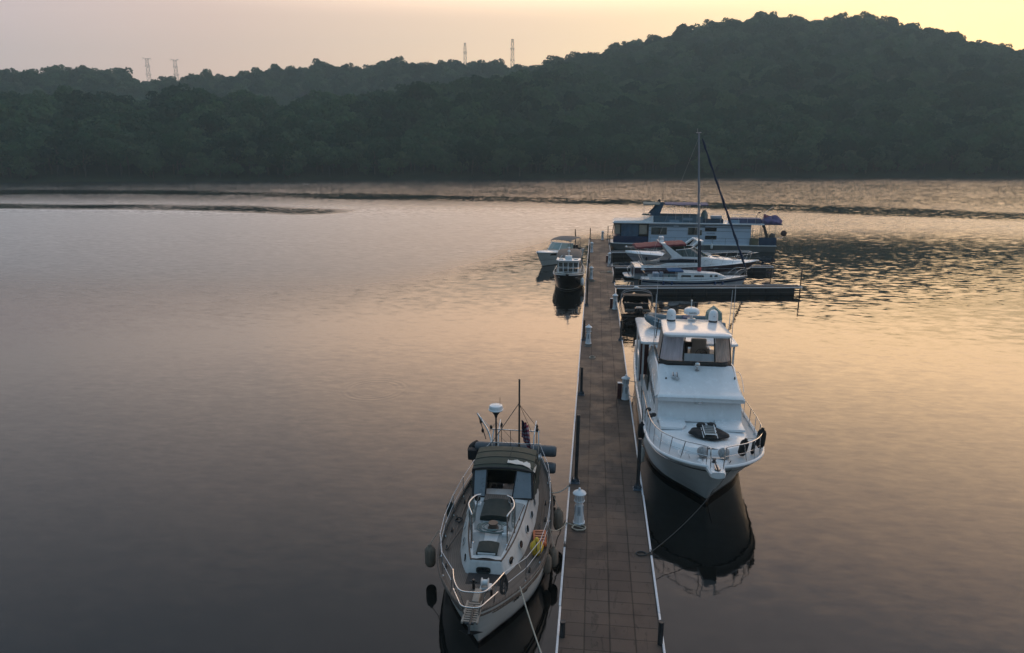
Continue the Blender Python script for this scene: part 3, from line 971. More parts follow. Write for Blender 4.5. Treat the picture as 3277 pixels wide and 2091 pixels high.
def cleat(x, y, label):
    b = MB()
    b.tube([(0, -.13, .055), (0, -.06, .065), (0, .06, .065), (0, .13, .055)], [.010, .017, .017, .010], 7)
    for k in (-.045, .045): b.tube([(0, k, 0), (0, k, .065)], .015, 7)
    b.box((-.035, -.075, -.002), (.035, .075, .010))
    o = b.build('dock_cleat', GALV, None, 50, (x, y, DZ + .038))
    return tag(o, label, 'cleat')
cleat(-.58, 18.05, 'small dark cleat on left dock edge before the nearest pedestal')
cleat(1.85, 17.9, 'dark cleat on right dock edge beside the dark rope coil')
cleat(1.85, 33.4, 'dark cleat on right dock edge at the motor yacht aft line')
cleat(-.58, 21.75, 'small dark cleat on left dock edge at the tall pipe')

# ------------------------------------------------------------------ boat building helpers (boats: bow to +x, port side +y, waterline z = 0)
class Hull:
    def __init__(s, xs, bd, zs, bw, rake, zk=-.4, p=1.3, n=40):
        s.xs, s.bd_, s.zs_, s.bw_, s.rk_, s.zk, s.p, s.n = xs, bd, zs, bw, rake, zk, p, n
    def bd(s, x): return sinterp(s.xs, s.bd_, x)
    def zs(s, x): return sinterp(s.xs, s.zs_, x)
    def bw(s, x): return max(0.012, sinterp(s.xs, s.bw_, x))
    def rk(s, x): return sinterp(s.xs, s.rk_, x)
    def pt(s, x, z):
        zs = s.zs(x); f = z / zs
        if f >= 0:
            b = s.bw(x) + (s.bd(x) - s.bw(x)) * f ** s.p
        else:
            b = s.bw(x) * max(0, 1 - (z / s.zk) ** 2)
        return x - s.rk(x) * (1 - f), b, z
    def stations(s):
        a, b = s.xs[0], s.xs[-1]
        return [a + (b - a) * (1 - (1 - i / s.n) ** 1.35) for i in range(s.n + 1)]
    def shell(s, m):
        rings = []
        for x in s.stations():
            zs = s.zs(x)
            zz = [zs * k for k in (1, .93, .82, .66, .5, .34, .18, .07, 0)] + [s.zk * k for k in (.45, .8, 1.0)]
            port = [s.pt(x, z) for z in zz]
            rings.append(port + [(a, -b, c) for a, b, c in port[::-1]])
        m.loft(rings, cap0=True, cap1=True)
        return m
    def rail(s, m, r, dz=0.0, out=0.0, n=6, x0=None, x1=None, f=1.0):
        """round strake that follows the sheer on both sides; f is the height as a share of the sheer"""
        for sg in (1, -1):
            pts = []
            for x in s.stations():
                if (x0 is not None and x < x0) or (x1 is not None and x > x1): continue
                a, b, c = s.pt(x, s.zs(x) * f + (dz if f < 1 else 0))
                pts.append((a, sg * (b + out), c + (dz if f >= 1 else 0)))
            m.tube(pts, r, n)
        return m
    def band(s, m, z0f, z1f, out=.004):
        """thin painted stripe between two heights given as shares of the sheer"""
        for sg in (1, -1):
            m.loft([[(a, sg * (b + out), c) for a, b, c in (s.pt(x, s.zs(x) * f) for f in (z0f, (z0f + z1f) / 2, z1f))] for x in s.stations()])
        return m
    def deck(s, name, m, parent, dz=-.06, inset=.02, camber=.03, x0=None, x1=None, na=16, hole=None):
        """walking surface between the sheers; uv: u along, v metres in from the edge"""
        bm = bmesh.new(); uv = bm.loops.layers.uv.new('UVMap')
        rows = []
        for x in s.stations():
            if (x0 is not None and x < x0) or (x1 is not None and x > x1): continue
            b = max(.005, s.bd(x) - inset); z = s.zs(x) + dz
            row = []
            for k in range(na + 1):
                t = -1 + 2 * k / na
                t = math.copysign(1 - (1 - abs(t)) ** 1.0, t)
                y = b * t
                row.append((bm.verts.new((x, y, z + camber * (1 - t * t))), x, b * (1 - abs(t))))
            rows.append(row)
        for A, B in zip(rows, rows[1:]):
            for k in range(na):
                q = (A[k], A[k + 1], B[k + 1], B[k])
                cx = sum(v[0].co.x for v in q) / 4; cy = sum(v[0].co.y for v in q) / 4
                if hole and hole(cx, cy): continue
                f = bm.faces.new([v[0] for v in q])
                for l, v in zip(f.loops, q): l[uv].uv = (v[1], v[2])
        me = bpy.data.meshes.new(name)
        bmesh.ops.recalc_face_normals(bm, faces=bm.faces[:])
        bm.to_mesh(me); bm.free()
        me.materials.append(m)
        for pl in me.polygons: pl.use_smooth = True
        o = bpy.data.objects.new(name, me); COL.objects.link(o); o.parent = parent
        return o

def hull_mat(name, top, stripes, rough=.3, var=.07):
    """hull paint whose bands sit at fixed heights above the waterline"""
    m, t, o = new_mat(name)
    c = N(t, 'ShaderNodeTexCoord'); s = N(t, 'ShaderNodeSeparateXYZ'); L(t, c.outputs['Object'], s.inputs[0])
    n = noisen(t, coords(t, (.5, .5, 2)), 1.6, 5, .65)
    col = ramp(t, n, [(.3, tuple(k * (1 - var) for k in top)), (.7, tuple(min(1, k * (1 + var)) for k in top))])
    scum = ramp(t, noisen(t, coords(t, (3, 3, .4)), 2.2, 5, .7), [(.45, 0.0), (.75, .55)])
    near = mathn(t, 'SUBTRACT', 1.0, mathn(t, 'MULTIPLY', s.outputs[2], 2.0), True)
    col = mixc(t, mathn(t, 'MULTIPLY', scum, near), col, (.22, .19, .13))
    for z0, z1, sc in stripes:
        k = mathn(t, 'MULTIPLY', mathn(t, 'GREATER_THAN', s.outputs[2], z0), mathn(t, 'LESS_THAN', s.outputs[2], z1))
        col = mixc(t, k, col, sc)
    pbsdf(t, o, col, rough, 0, .5)
    return m

def rail_run(m, pts, r=.014, posts=(), deckz=None, n=6):
    m.tube(pts, r, n)
    for (a, b) in posts: m.tube([a, b], r * .9, n)

def text_mesh(name, txt, size, m, parent, M, ext=.003, align='CENTER'):
    cu = bpy.data.curves.new(name, 'FONT')
    cu.body = txt; cu.size = size; cu.extrude = ext; cu.align_x = align; cu.align_y = 'CENTER'; cu.resolution_u = 2
    tmp = bpy.data.objects.new('tmp_text', cu); COL.objects.link(tmp)
    dg = bpy.context.evaluated_depsgraph_get()
    me = bpy.data.meshes.new_from_object(tmp.evaluated_get(dg))
    bpy.data.objects.remove(tmp); bpy.data.curves.remove(cu)
    me.name = name; me.transform(M)
    me.materials.clear(); me.materials.append(m)
    o = bpy.data.objects.new(name, me); COL.objects.link(o); o.parent = parent
    return o

def fender(loc, r, l, label, m, group=None, tilt=(0, 0, 0), line=None, cat='fender'):
    """rounded boat fender with an eye at the top, hanging on its lanyard; loc is the middle of the body"""
    t = thing('boat_fender', label, cat, loc, 0, group)
    M = Matrix.Rotation(R(tilt[0]), 4, 'X') @ Matrix.Rotation(R(tilt[1]), 4, 'Y')
    h = l / 2
    b = MB(); b.lathe([(0, -h - .02), (r * .35, -h), (r * .75, -h + r * .3), (r, -h + r * .85), (r * 1.02, 0), (r, h - r * .85), (r * .75, h - r * .3), (r * .38, h), (r * .36, h + .05), (0, h + .06)], 14, M=M)
    b.build('fender_body', m, t, 50)
    a = M @ Vector((0, 0, h + .05))
    e = Vector(line) - Vector(loc) if line else a + Vector((0, 0, .4))
    MB().tube([a, a.lerp(e, .5) + Vector((0, 0, -.01)), e], .009, 5).build('lanyard', ROPE, t, 60)
    return t

def line_between(a, b, drop, label, m, r=.014, name='mooring_line', cat='rope'):
    o = MB().tube(sag(a, b, drop, 14), r, 6).build(name, m, None, 60)
    return tag(o, label, cat)

def wavy_panel(m, p0, p1, p2, p3, nu=18, amp=.02, waves=5, t=.012):
    """hanging cloth panel between four corners (bottom a, bottom b, top b, top a), with soft folds"""
    p0, p1, p2, p3 = map(Vector, (p0, p1, p2, p3))
    nrm = (p1 - p0).cross(p3 - p0).normalized()
    fr, bk = [], []
    for i in range(nu + 1):
        u = i / nu
        off = amp * math.sin(u * waves * 2 * math.pi + .6 * math.sin(u * 9))
        a = p0.lerp(p1, u) + nrm * off; b = p3.lerp(p2, u) + nrm * off * .6
        ring = [a, a.lerp(b, .5) + nrm * off * .3, b, b + nrm * t, a.lerp(b, .5) + nrm * (off * .3 + t), a + nrm * t]
        fr.append(ring)
    m.loft(fr, closed=True, cap0=True, cap1=True)
    return m

# ------------------------------------------------------------------ the cutter in the foreground (bow towards us)
TEAK_UV = teak_mat('weathered_teak_deck', 'uv')
TEAK = teak_mat('weathered_teak', 0, w=.06)
TEAKD = mat('dark_teak_trim', (.10, .07, .055), .7, var=.25, scale=8, stretch=(1, 5, 5))

def sailboat():
    ox, oy = -2.48, 18.0
    T = thing('sailing_cutter', 'white cutter with teak decks, green canopy and no mast, moored bow towards us', 'sailboat', (ox, oy, 0), R(-90))
    def wp(x, y, z): return (ox + y, oy - x, z)          # boat coordinates to world
    H = Hull([-4.45, -3.4, -2, -.6, .6, 1.8, 2.8, 3.5, 4.0, 4.3, 4.45],
             [.92, 1.20, 1.40, 1.50, 1.50, 1.38, 1.10, .76, .46, .22, .05],
             [1.10, 1.03, .99, .99, 1.01, 1.09, 1.19, 1.27, 1.34, 1.39, 1.42],
             [.35, .80, 1.20, 1.36, 1.36, 1.12, .70, .36, .16, .05, .012],
             [.35, .2, .1, .03, .02, .08, .2, .38, .55, .68, .75], zk=-.55, p=.8)
    HM = hull_mat('cutter_hull', (.60, .62, .61), [(-1, .06, (.02, .022, .024)), (.06, .10, (.10, .05, .05))])
    H.shell(MB()).build('hull', HM, T, 40)
    H.rail(MB(), .035, .0, 0.0, 8).build('toe_rail', TEAK, T, 40)
    st = MB(); H.rail(st, .028, -.20, .012, 7, f=.999); H.rail(st, .018, -.30, .010, 6, f=.999, x1=4.1)
    st.build('rubbing_strake', TEAK, T, 40)
    H.deck('deck', TEAK_UV, T, dz=-.07, inset=.03)
    # foredeck king plank and dark foredeck pad in front of the cabin
    MB().box((2.62, -.42, 1.165), (3.08, .46, 1.185), .006).build('foredeck_pad', BLACK, T, 30)
    # cabin trunk: foot and roof outlines, port half
    foot = [(2.60, .0), (2.59, .45), (2.54, .53), (2.0, .71), (1.4, .86), (.6, .97), (-.3, 1.03), (-1.4, 1.03), (-2.2, .98)]
    roof = [(2.47, .0), (2.46, .36), (2.42, .42), (1.92, .55), (1.4, .66), (.6, .77), (-.3, .84), (-1.4, .87), (-2.2, .85)]
    def zr(x): return lerp(1.44, 1.62, smooth01((2.47 - x) / 3.2))
    def cabin_rings():
        out = []
        for (fx, fy), (rx, ry) in zip(foot, roof):
            zd = 1.0 if fx < 2 else 1.07
            out.append([(fx, fy, zd), (lerp(fx, rx, .86), lerp(fy, ry, .86), lerp(zd, zr(rx), .86)), (rx, ry, zr(rx)), (rx - .03, max(0, ry - .06), zr(rx) + .02)])
        return out
    c = MB()
    for sg in (1, -1):
        c.loft([[(x, sg * y, z) for x, y, z in ring] for ring in cabin_rings()])
    c.build('cabin_side', CUTW, T, 40)
    bm = MB()
    rows = []
    for (rx, ry) in [q for q in roof[1:] if q[0] > -1] + [(-.92, .855)]:
        rows.append([(rx - .03, (ry - .06) * k / 4, zr(rx) + .02 + .05 * (1 - (k / 4) ** 2)) for k in range(-4, 5)])
    bm.loft(rows); bm.build('cabin_roof', CUTW, T, 40)
    nsk = MB()
    for x0, x1, a, b in ((2.28, 1.30, .36, .52), (1.18, -.20, .52, .70)):
        for sg in (1, -1):
            nsk.loft([[(x, sg * lerp(.06 if x0 > 2 else .40, 1, k / 3) * lerp(a, b, (x0 - x) / (x0 - x1)) if k else sg * (.30 if x0 > 2 else .36), zr(x) + .074 - .03 * (k / 3) ** 2 - .012 * (k == 3)) for k in range(4)] for x in (x0, (x0 + x1) / 2, x1)])
    nsk.build('nonskid_patch', CUTD, T, 40)
    tr = MB(); edge = [(rx, ry, zr(rx) + .016) for rx, ry in roof]
    loop = [(x, -y, z) for x, y, z in edge[::-1]][:-1] + edge
    tr.tube(curve([(x - .03, y * .96, z) for x, y, z in loop], 3), .022, 6); tr.build('roof_edge_trim', TEAKD, T, 50)
    gr = MB()
    for sg in (1, -1):
        gr.tube([(2.0, sg * .46, zr(2) + .05), (1.4, sg * .56, zr(1.4) + .10), (.4, sg * .68, zr(.4) + .10), (-.1, sg * .73, zr(-.1) + .05)], .016, 6)
        for x, y in ((1.75, .50), (1.2, .59), (.6, .66)): gr.tube([(x, sg * y, zr(x) + .02), (x, sg * y, zr(x) + .09)], .014, 5)
    gr.build('roof_handrail', TEAKD, T, 50)
    # port lights: sunk dark glass in bronze rims
    def port(x, sg, w=.15, h=.10):
        fy = interp([-q[0] for q in foot], [q[1] for q in foot], -x); ry = interp([-q[0] for q in roof], [q[1] for q in roof], -x)
        zd = 1.03
        p = Vector((x - .03, sg * lerp(fy, ry, .50), lerp(zd, zr(x), .52)))
        up = Vector((0, sg * (ry - fy), zr(x) - zd)).normalized()
        dx = .2; fy2 = interp([-q[0] for q in foot], [q[1] for q in foot], -(x - dx))
        al = Vector((-dx, sg * (fy2 - fy), 0)).normalized()
        nn = up.cross(al) * sg; nn.normalize()
        if nn.y * sg < 0: nn = -nn
        g = MB(); a = [p + nn * .006 + al * w * math.cos(q) + up * h * math.sin(q) for q in (2 * math.pi * i / 14 for i in range(14))]
        g.thick(a, nn, .008); o = g.build('port_light', GLASS, T, 0)
        f = MB(); f.tube([p + nn * .012 + al * w * math.cos(q) + up * h * math.sin(q) for q in (2 * math.pi * i / 14 for i in range(14))], .012, 5, closed=True)
        f.build('port_rim', CUTW, o, 50)
    for x in (2.1, 1.35, .60, -.15, -.85): 
        for sg in (1, -1): port(x, sg)
    # front window of the trunk
    ring = [(2.575 - .07 * (z > 0), y, 1.235 + z) for y, z in [(.17 * math.copysign(abs(math.cos(q)) ** .45, math.cos(q)) - .05, .065 * math.copysign(abs(math.sin(q)) ** .6, math.sin(q))) for q in (2 * math.pi * i / 20 for i in range(20))]]
    ring = [(2.598 - .27 * (z - 1.07), y, z) for x, y, z in ring]
    o = MB().thick(ring, (1, 0, .3), .008).build('front_window', GLASS, T, 0)
    MB().tube([(x + .01, y, z) for x, y, z in ring], .018, 6, closed=True).build('window_rim', HATCHC, o, 60)
    # hatches under dark green covers
    def hatch(x0, x1, hw, y, z, h, nm, bow=.04):
        b = MB()
        rows = []
        for i in range(7):
            u = i / 6; x = lerp(x0, x1, u)
            rows.append([(x, y + hw * v * (1 - .02 * (abs(v) == 1)), z + h * (1 - .25 * abs(2 * u - 1) ** 3) + bow * (1 - v * v)) for v in (-1, -.6, -.2, .2, .6, 1)])
        b.loft(rows)
        for r0, s0 in ((rows[0], .015), (rows[-1], -.015)):
            b.loft([r0, [(p[0] + s0, p[1], z - .03) for p in r0]])
        for k in (0, -1):
            b.loft([[r[k] for r in rows], [(r[k][0], r[k][1] + (.012 if k else -.012), z - .03) for r in rows]])
        b.build(nm, HATCHC, T, 45)
    hatch(2.28, 1.78, .27, -.01, zr(2.0) + .06, .07, 'fore_hatch_cover')
    MB().box((2.24, -.24, zr(2.2) + .02), (2.29, .22, zr(2.2) + .12), .01).build('fore_hatch_frame', GEL2, T, 30)
    hatch(.78, -.18, .40, -.02, zr(.3) + .07, .10, 'main_hatch_cover', .06)
    MB().box((-.50, -.46, zr(-.4) + .03), (-.12, .30, zr(-.4) + .13), .02).build('sliding_hatch', TEAK, T, 30)
    gb = MB()
    for sg in (1, -1): gb.box((-.15, sg * .1 - .02, zr(-.1) + .06), (.0, sg * .1 + .02, zr(-.1) + .09))
    # mast step with coiled lines round it
    MB().lathe([(.15, 0), (.15, .05), (.115, .06), (.115, .17), (.13, .175), (.13, .20), (0, .205)], 18, (1.13, 0, zr(1.1) + .05)).build('mast_step', mat('bronze_mast_collar', (.12, .095, .08), .5, .4, var=.2), T, 40)
    for k, (r, dz, a, b) in enumerate(((.42, .03, 1, .72), (.37, .06, .95, .8), (.31, .10, 1, .7), (.25, .09, .95, .85))):
        tag(MB().tube(curve([wp(1.13 + r * b * math.sin(q) * (1 + .04 * math.sin(3 * q)) + .02 * k, r * 1.05 * a * math.cos(q), zr(1.1) + .07 + dz + .012 * math.sin(4 * q + k)) for q in (2 * math.pi * i / 14 for i in range(15))], 3), .015, 6).build('coiled_rope', ROPEG, None, 60),
            ('wide grey green rope coil round the mast step, outermost ring', 'second grey green rope ring round the mast step', 'third grey green rope ring round the mast step', 'innermost grey green rope ring at the mast step collar')[k], 'rope', 'rope rings round the mast step')
    # stainless mast bars
    for sg, yy in ((1, .45), (-1, -.47)):
        g = MB()
        zb = zr(1.6) + .03
        g.tube(curve([(1.72, yy, zb), (1.72, yy * 1.02, zb + .70), (1.70, yy * 1.03, zb + .82), (1.35, yy * 1.32, zb + .90), (.98, yy * 1.10, zb + .93), (.86, yy * .78, zb + .93)], 5), .020, 8)
        g.tube([(1.30, yy * 1.30, zb + .90), (1.18, yy * 1.30, zr(1.1) + .02)], .018, 7)
        g.tube([(.90, yy * .9, zb + .93), (.84, yy * 1.25, zr(.8) + .02)], .018, 7)
        g.lathe([(.05, 0), (.05, .012), (.025, .03)], 10, (1.72, yy, zb - .02))
        g.build('mast_bar', STEEL, T, 60)
        h = MB()
        for k in range(5):
            x = 1.28 - .09 * k; y = yy * (1.28 - .02 * k)
            z0 = zb + .88
            l = rnd.uniform(.45, .75)
            h.tube(curve([(x, y, z0), (x + .03, y - .05 * sg, z0 - l * .6), (x, y - .02 * sg, z0 - l), (x - .04, y + .04 * sg, z0 - l * .6), (x - .02, y, z0)], 3), .010, 5)
        tag(h.build('hanging_lines', ROPEG, T, 60))
    # cowl ventilators
    for yy in (.38, -.60):
        v = MB()
        x = -.02; z = zr(x) + .04
        v.box((x - .1, yy - .09, z - .03), (x + .08, yy + .09, z + .05), .01)
        v.tube(curve([(x, yy, z), (x, yy, z + .14), (x + .03, yy, z + .22), (x + .12, yy, z + .25)], 4), [.06] * 5 + [.065] * 3 + [.075] * 2 + [.085, .092, .095], 12, cap=False)
        o = v.build('cowl_vent', GEL, T, 50)
        MB().lathe([(.088, 0), (.088, .004)], 12, M=Matrix.Translation((x + .105, yy, z + .25)) @ Matrix.Rotation(R(90), 4, 'Y')).build('vent_mouth', BLACKH, o, 0)
    v = MB(); v.box((1.28, .27, zr(1.3) + .02), (1.42, .45, zr(1.3) + .12), .012); v.tube(curve([(1.35, .36, zr(1.3) + .1), (1.35, .36, zr(1.3) + .25), (1.42, .36, zr(1.3) + .29)], 4), .05, 10)
    v.build('cowl_vent', GEL, T, 50)
    # windlass, bitts, pulpit and bow platform
    wl = MB(); wl.box((3.10, -.02, 1.19), (3.36, .26, 1.26), .02)
    wl.lathe([(.10, -.09), (.12, -.08), (.075, -.05), (.075, .05), (.12, .08), (.10, .09)], 14, M=Matrix.Translation((3.26, .10, 1.37)) @ Matrix.Rotation(R(90), 4, 'X'))
    wl.build('windlass', GEL2, T, 40)
    bt = MB(); bt.tube([(3.30, -.17, 1.18), (3.30, -.17, 1.46)], .035, 8); bt.tube([(3.30, -.27, 1.40), (3.30, -.07, 1.40)], .022, 8); bt.tube([(3.55, .30, 1.2), (3.55, .30, 1.40)], .03, 8)
    bt.build('mooring_bitt', BLACKH, T, 40)
    pf = MB(); pf.box((4.1, -.19, 1.40), (4.86, -.14, 1.46), .01); pf.box((4.1, .14, 1.40), (4.86, .19, 1.46), .01)
    for k in range(9): pf.box((4.16 + k * .078, -.139, 1.415), (4.205 + k * .078, .139, 1.45), .005)
    pf.box((3.6, -.08, 1.30), (4.1, .08, 1.44), .02)
    pf.build('bow_platform', mat('bleached_teak_slats', (.26, .23, .20), .7, var=.2, scale=8), T, 30)
    an = MB(); an.lathe([(.03, -.10), (.035, -.09), (.035, .09), (.03, .10)], 10, M=Matrix.Translation((4.86, 0, 1.43)) @ Matrix.Rotation(R(90), 4, 'X'))
    an.tube([(4.3, .02, 1.49), (4.95, .02, 1.46), (5.03, .02, 1.30)], .026, 7)
    for sg in (1, -1): an.thick([(5.02, .02, 1.36), (4.98, .02 + sg * .05, 1.22), (4.80, .02 + sg * .27, 1.18), (4.94, .02 + sg * .14, 1.30)], (.5, 0, .8), .02)
    an.build('bow_anchor', GALV, T, 40)
    rl = MB()
    top = [(3.62, -.60, 1.92), (4.1, -.48, 1.97), (4.42, -.33, 1.98), (4.52, -.20, 1.98), (4.54, 0, 1.985), (4.52, .20, 1.98), (4.42, .33, 1.98), (4.1, .48, 1.97), (3.62, .62, 1.92)]
    low = [(4.0, -.52, 1.66), (4.45, -.32, 1.70), (4.66, -.20, 1.71), (4.70, 0, 1.71), (4.66, .20, 1.71), (4.45, .32, 1.70), (4.0, .52, 1.66)]
    rl.tube(curve(top, 4), .0165, 7); rl.tube(curve(low, 4), .0165, 7)
    for sg in (1, -1):
        rl.tube([(3.62, sg * .61, 1.92), (3.66, sg * .66, 1.29)], .016, 7); rl.tube([(4.44, sg * .32, 1.98), (4.38, sg * .16, 1.40)], .016, 7); rl.tube([(4.05, sg * .5, 1.97), (4.02, sg * .42, 1.34)], .016, 7)
        rl.tube([(4.66, sg * .2, 1.71), (4.6, sg * .17, 1.45)], .014, 6)
    rl.build('pulpit_rail', STEEL, T, 60)
    sl = MB(); ll = MB()
    posts = [2.75, 1.75, .65, -.55, -1.75, -2.9]
    for sg in (1, -1):
        tops, mids = [(3.62, sg * .61, 1.92)], [(3.64, sg * .63, 1.60)]
        for x in posts:
            y = sg * (H.bd(x) - .07); z = H.zs(x)
            sl.tube([(x, y, z - .06), (x, y * 1.005, z + .62)], .0135, 7); sl.lathe([(.035, 0), (.03, .03), (.014, .05)], 8, (x, y, z - .07))
            tops.append((x, y * 1.005, z + .61)); mids.append((x, y * 1.003, z + .32))
        tops.append((-4.2, sg * .86, 1.72)); mids.append((-4.2, sg * .86, 1.42))
        ll.tube(tops, .0075, 5); ll.tube(mids, .0065, 5)
        sl.tube([(-4.2, sg * .86, 1.05), (-4.2, sg * .86, 1.75)], .0145, 7)
    sl.build('stanchion', STEEL, T, 60); ll.build('lifeline', ALUW, T, 60)
    # cockpit: floor, coamings and seats coloured dark for the canopy's shade; wheel and clutter
    ck = MB(); ck.box((-3.7, -.62, .55), (-.95, .62, .58)); ck.build('cockpit_floor', BLACK, T, 0)
    co = MB()
    for sg in (1, -1): co.box((-3.9, sg * .62 - .03, .56), (-1.0, sg * .62 + .03, 1.30), .02); co.box((-3.9, sg * .92 - .28, 1.0), (-2.2, sg * .92 - .02, 1.28), .03)
    co.box((-3.95, -.9, .56), (-3.85, .9, 1.28), .02); co.build('cockpit_coaming', HATCHC, T, 30)
    se = MB()
    for sg in (1, -1): se.box((-3.6, sg * .46 - .15, .60), (-1.2, sg * .46 + .15, .98), .03)
    se.build('cockpit_seat', HATCHC, T, 30)
    wh = MB(); wh.tube([(-2.6, .40 * math.cos(q), 1.30 + .40 * math.sin(q)) for q in (2 * math.pi * i / 20 for i in range(20))], .016, 6, closed=True)
    for i in range(5): wh.tube([(-2.6, 0, 1.3), (-2.6, .4 * math.cos(i * 1.257), 1.3 + .4 * math.sin(i * 1.257))], .009, 5)
    wh.lathe([(.09, 0), (.07, .3), (.07, .7), (.11, .74), (.09, .86), (0, .9)], 10, (-2.72, 0, .57)); wh.build('wheel_pedestal', STEEL, T, 50)
    bh = MB(); bh.box((-.98, -.80, .9), (-.92, .80, zr(-.9) + .02)); bh.build('cabin_bulkhead', TEAKD, T, 0)
    cl = MB()
    for k in range(9):
        x, y, z = rnd.uniform(-1.9, -1.2), rnd.uniform(-.5, .55), rnd.uniform(1.0, 1.7)
        cl.box((x, y, z), (x + rnd.uniform(.08, .25), y + rnd.uniform(.08, .3), z + rnd.uniform(.06, .2)), .02)
    cl.build('cockpit_gear', BLACK, T, 30)
    # canopy (dodger joined to the bimini)
    zb, zt = zr(-.5) + .02, 2.40
    def arch(x, hw, z, crown, lean=.12, n=12, drop=.55):
        pts = []
        for i in range(n + 1):
            v = -1 + 2 * i / n
            pts.append((x, hw * v, z + crown * (1 - abs(v) ** 2.6) ))
        return pts
    cn = MB(); secs = [(-.86, .885, 2.34, .085), (-.98, .90, 2.37, .11), (-1.35, .905, 2.41, .13), (-1.75, .905, 2.43, .12), (-2.2, .90, 2.42, .09)]
    rows = [arch(*s) for s in secs]
    skirt = .13
    full = []
    for r in rows: full.append([(r[0][0], r[0][1] * 1.01, r[0][2] - skirt)] + r + [(r[-1][0], r[-1][1] * 1.01, r[-1][2] - skirt)])
    cn.loft(full)
    cn.loft([[(p[0], p[1], p[2] - .02) for p in r] for r in full])
    cn.loft([full[0], [(p[0] + .015, p[1], p[2] - .07) for p in full[0]]]); cn.loft([full[-1], [(p[0], p[1], p[2] - .05) for p in full[-1]]])
    cn.build('canopy', OLIVE, T, 50)
    sm = MB()
    for r in (rows[1], rows[2], rows[3]): sm.tube([(p[0], p[1], p[2] + .006) for p in r], .010, 5)
    sm.tube([(s[0], .16, s[2] + s[3] * .99 + .004) for s in secs], .010, 5); sm.build('canopy_seam', HATCHC, T, 60)
    cf = MB(); cf.tube([(full[0][0][0], full[0][0][1], full[0][0][2])] + [(p[0] + .01, p[1], p[2] - .01) for p in rows[0]] + [full[0][-1]], .035, 7)
    def fb(u): return Vector((-.40 - .06 * abs(2 * u - 1), lerp(-.83, .93, u), zb + .03))
    def ft(u): return Vector((-.87, lerp(-.86, .87, u), 2.30 + .06 * (1 - (2 * u - 1) ** 2)))
    cf.tube([fb(0), ft(0)], .032, 6); cf.tube([fb(1), ft(1)], .032, 6); cf.tube([fb(i / 10) for i in range(11)], .03, 6)
    cf.tube([fb(.21), ft(.23)], .022, 6); cf.tube([fb(.66), ft(.74)], .022, 6)
    cf.build('canopy_binding', BLACK, T, 50)
    dp = MB(); wavy_panel(dp, fb(.02), fb(.20), ft(.22), ft(.02), 10, .006, 1.5); dp.build('vinyl_window', VINYL, T, 60)
    dp = MB(); wavy_panel(dp, fb(.67), fb(.98), ft(.98), ft(.75), 10, .008, 1.3); dp.build('vinyl_window', VINYL, T, 60)
    sd = MB(); wavy_panel(sd, (-.48, .95, zb), (-2.15, .98, 1.3), (-2.15, .93, 2.36), (-.95, .92, 2.30), 12, .02, 3)
    sd.build('side_curtain', HATCHC, T, 60)
    sd = MB(); wavy_panel(sd, (-.48, -.85, zb), (-2.15, -.98, 1.3), (-2.15, -.93, 2.36), (-.95, -.92, 2.30), 12, .015, 3); sd.build('side_curtain', HATCHC, T, 60)
    bc = MB(); wavy_panel(bc, (-2.18, -.92, 1.25), (-2.18, .92, 1.25), (-2.2, .86, 2.26), (-2.2, -.86, 2.26), 16, .02, 3); bc.build('added_light_block', HATCHC, T, 60)  # dark panel added to keep light out of the cockpit from behind
    # white cloth thrown over the port corner of the canopy
    rows = []
    for i in range(9):
        u = i / 8
        row = []
        for k in range(10):
            v = k / 9
            y = lerp(.12, .96, v); x = lerp(-1.02, -1.55, u) + .10 * v + .02 * math.sin(9 * v + u * 5)
            z = 2.36 + .13 * (1 - min(1, y / .905) ** 2.6) + .03 + .008 * math.sin(14 * v + 8 * u)
            if v > .85: z -= (v - .85) * 3.2; y = .955
            row.append((x, y, z))
        rows.append(row)
    pc = MB(); pc.loft(rows); pc.loft([[(a, b, c - .012) for a, b, c in r] for r in rows])
    pc.bm.transform(Matrix.Translation((ox, oy, 0)) @ Matrix.Rotation(R(-90), 4, 'Z'))
    tag(pc.build('white_cloth', PAPER, None, 60), 'crumpled white cloth draped over the green canopy corner', 'cloth')
    # stern gear: gantry, davits, radar on its pole, flag pole mast
    g = MB()
    for sg in (1, -1):
        g.tube(curve([(-4.1, sg * .78, 1.05), (-4.25, sg * .80, 1.75), (-4.45, sg * .78, 2.08)], 4), .022, 7)
        g.tube(curve([(-4.15, sg * .60, 1.05), (-4.5, sg * .62, 1.85), (-5.2, sg * .64, 2.18)], 4), .024, 7)
    g.tube([(-4.5, -.86, 2.10), (-4.5, .82, 2.08)], .020, 7); g.tube([(-4.2, -.86, 1.74), (-4.2, .86, 1.74)], .016, 7)
    g.tube(curve([(-4.3, -.82, 1.6), (-4.6, -1.0, 2.0), (-4.9, -1.42, 2.50)], 4), .03, 7); g.tube([(-4.5, -.86, 2.1), (-4.9, -1.40, 2.46)], .008, 5)
    g.build('stern_gantry', STEEL, T, 60)
    bl = MB()
    for x, y, z in ((-4.52, -.88, 2.16), (-4.52, .72, 2.12), (-4.9, -1.30, 2.2), (-4.8, -1.22, 1.9), (-5.15, .66, 2.0), (-5.15, -.6, 2.0)): bl.ball((x, y, z), (.05, .05, .085), 8, 6)
    for y in (.66, -.6): bl.tube([(-5.15, y, 2.1), (-5.15, y, 1.2)], .012, 5)
    bl.tube([(-4.9, -1.40, 2.46), (-4.8, -1.26, 2.1), (-4.75, -1.1, 1.6)], .016, 5)
    bl.build('davit_tackle', BLACKH, T, 50)
    rp = MB(); rp.tube([(-4.35, -.68, 1.0), (-4.42, -.69, 2.75)], .03, 9); rp.lathe([(.032, 2.55), (.07, 2.66), (.16, 2.80), (.17, 2.82)], 14, (-4.42, -.69, 0))
    rp.build('radar_pole', GALV, T, 50)
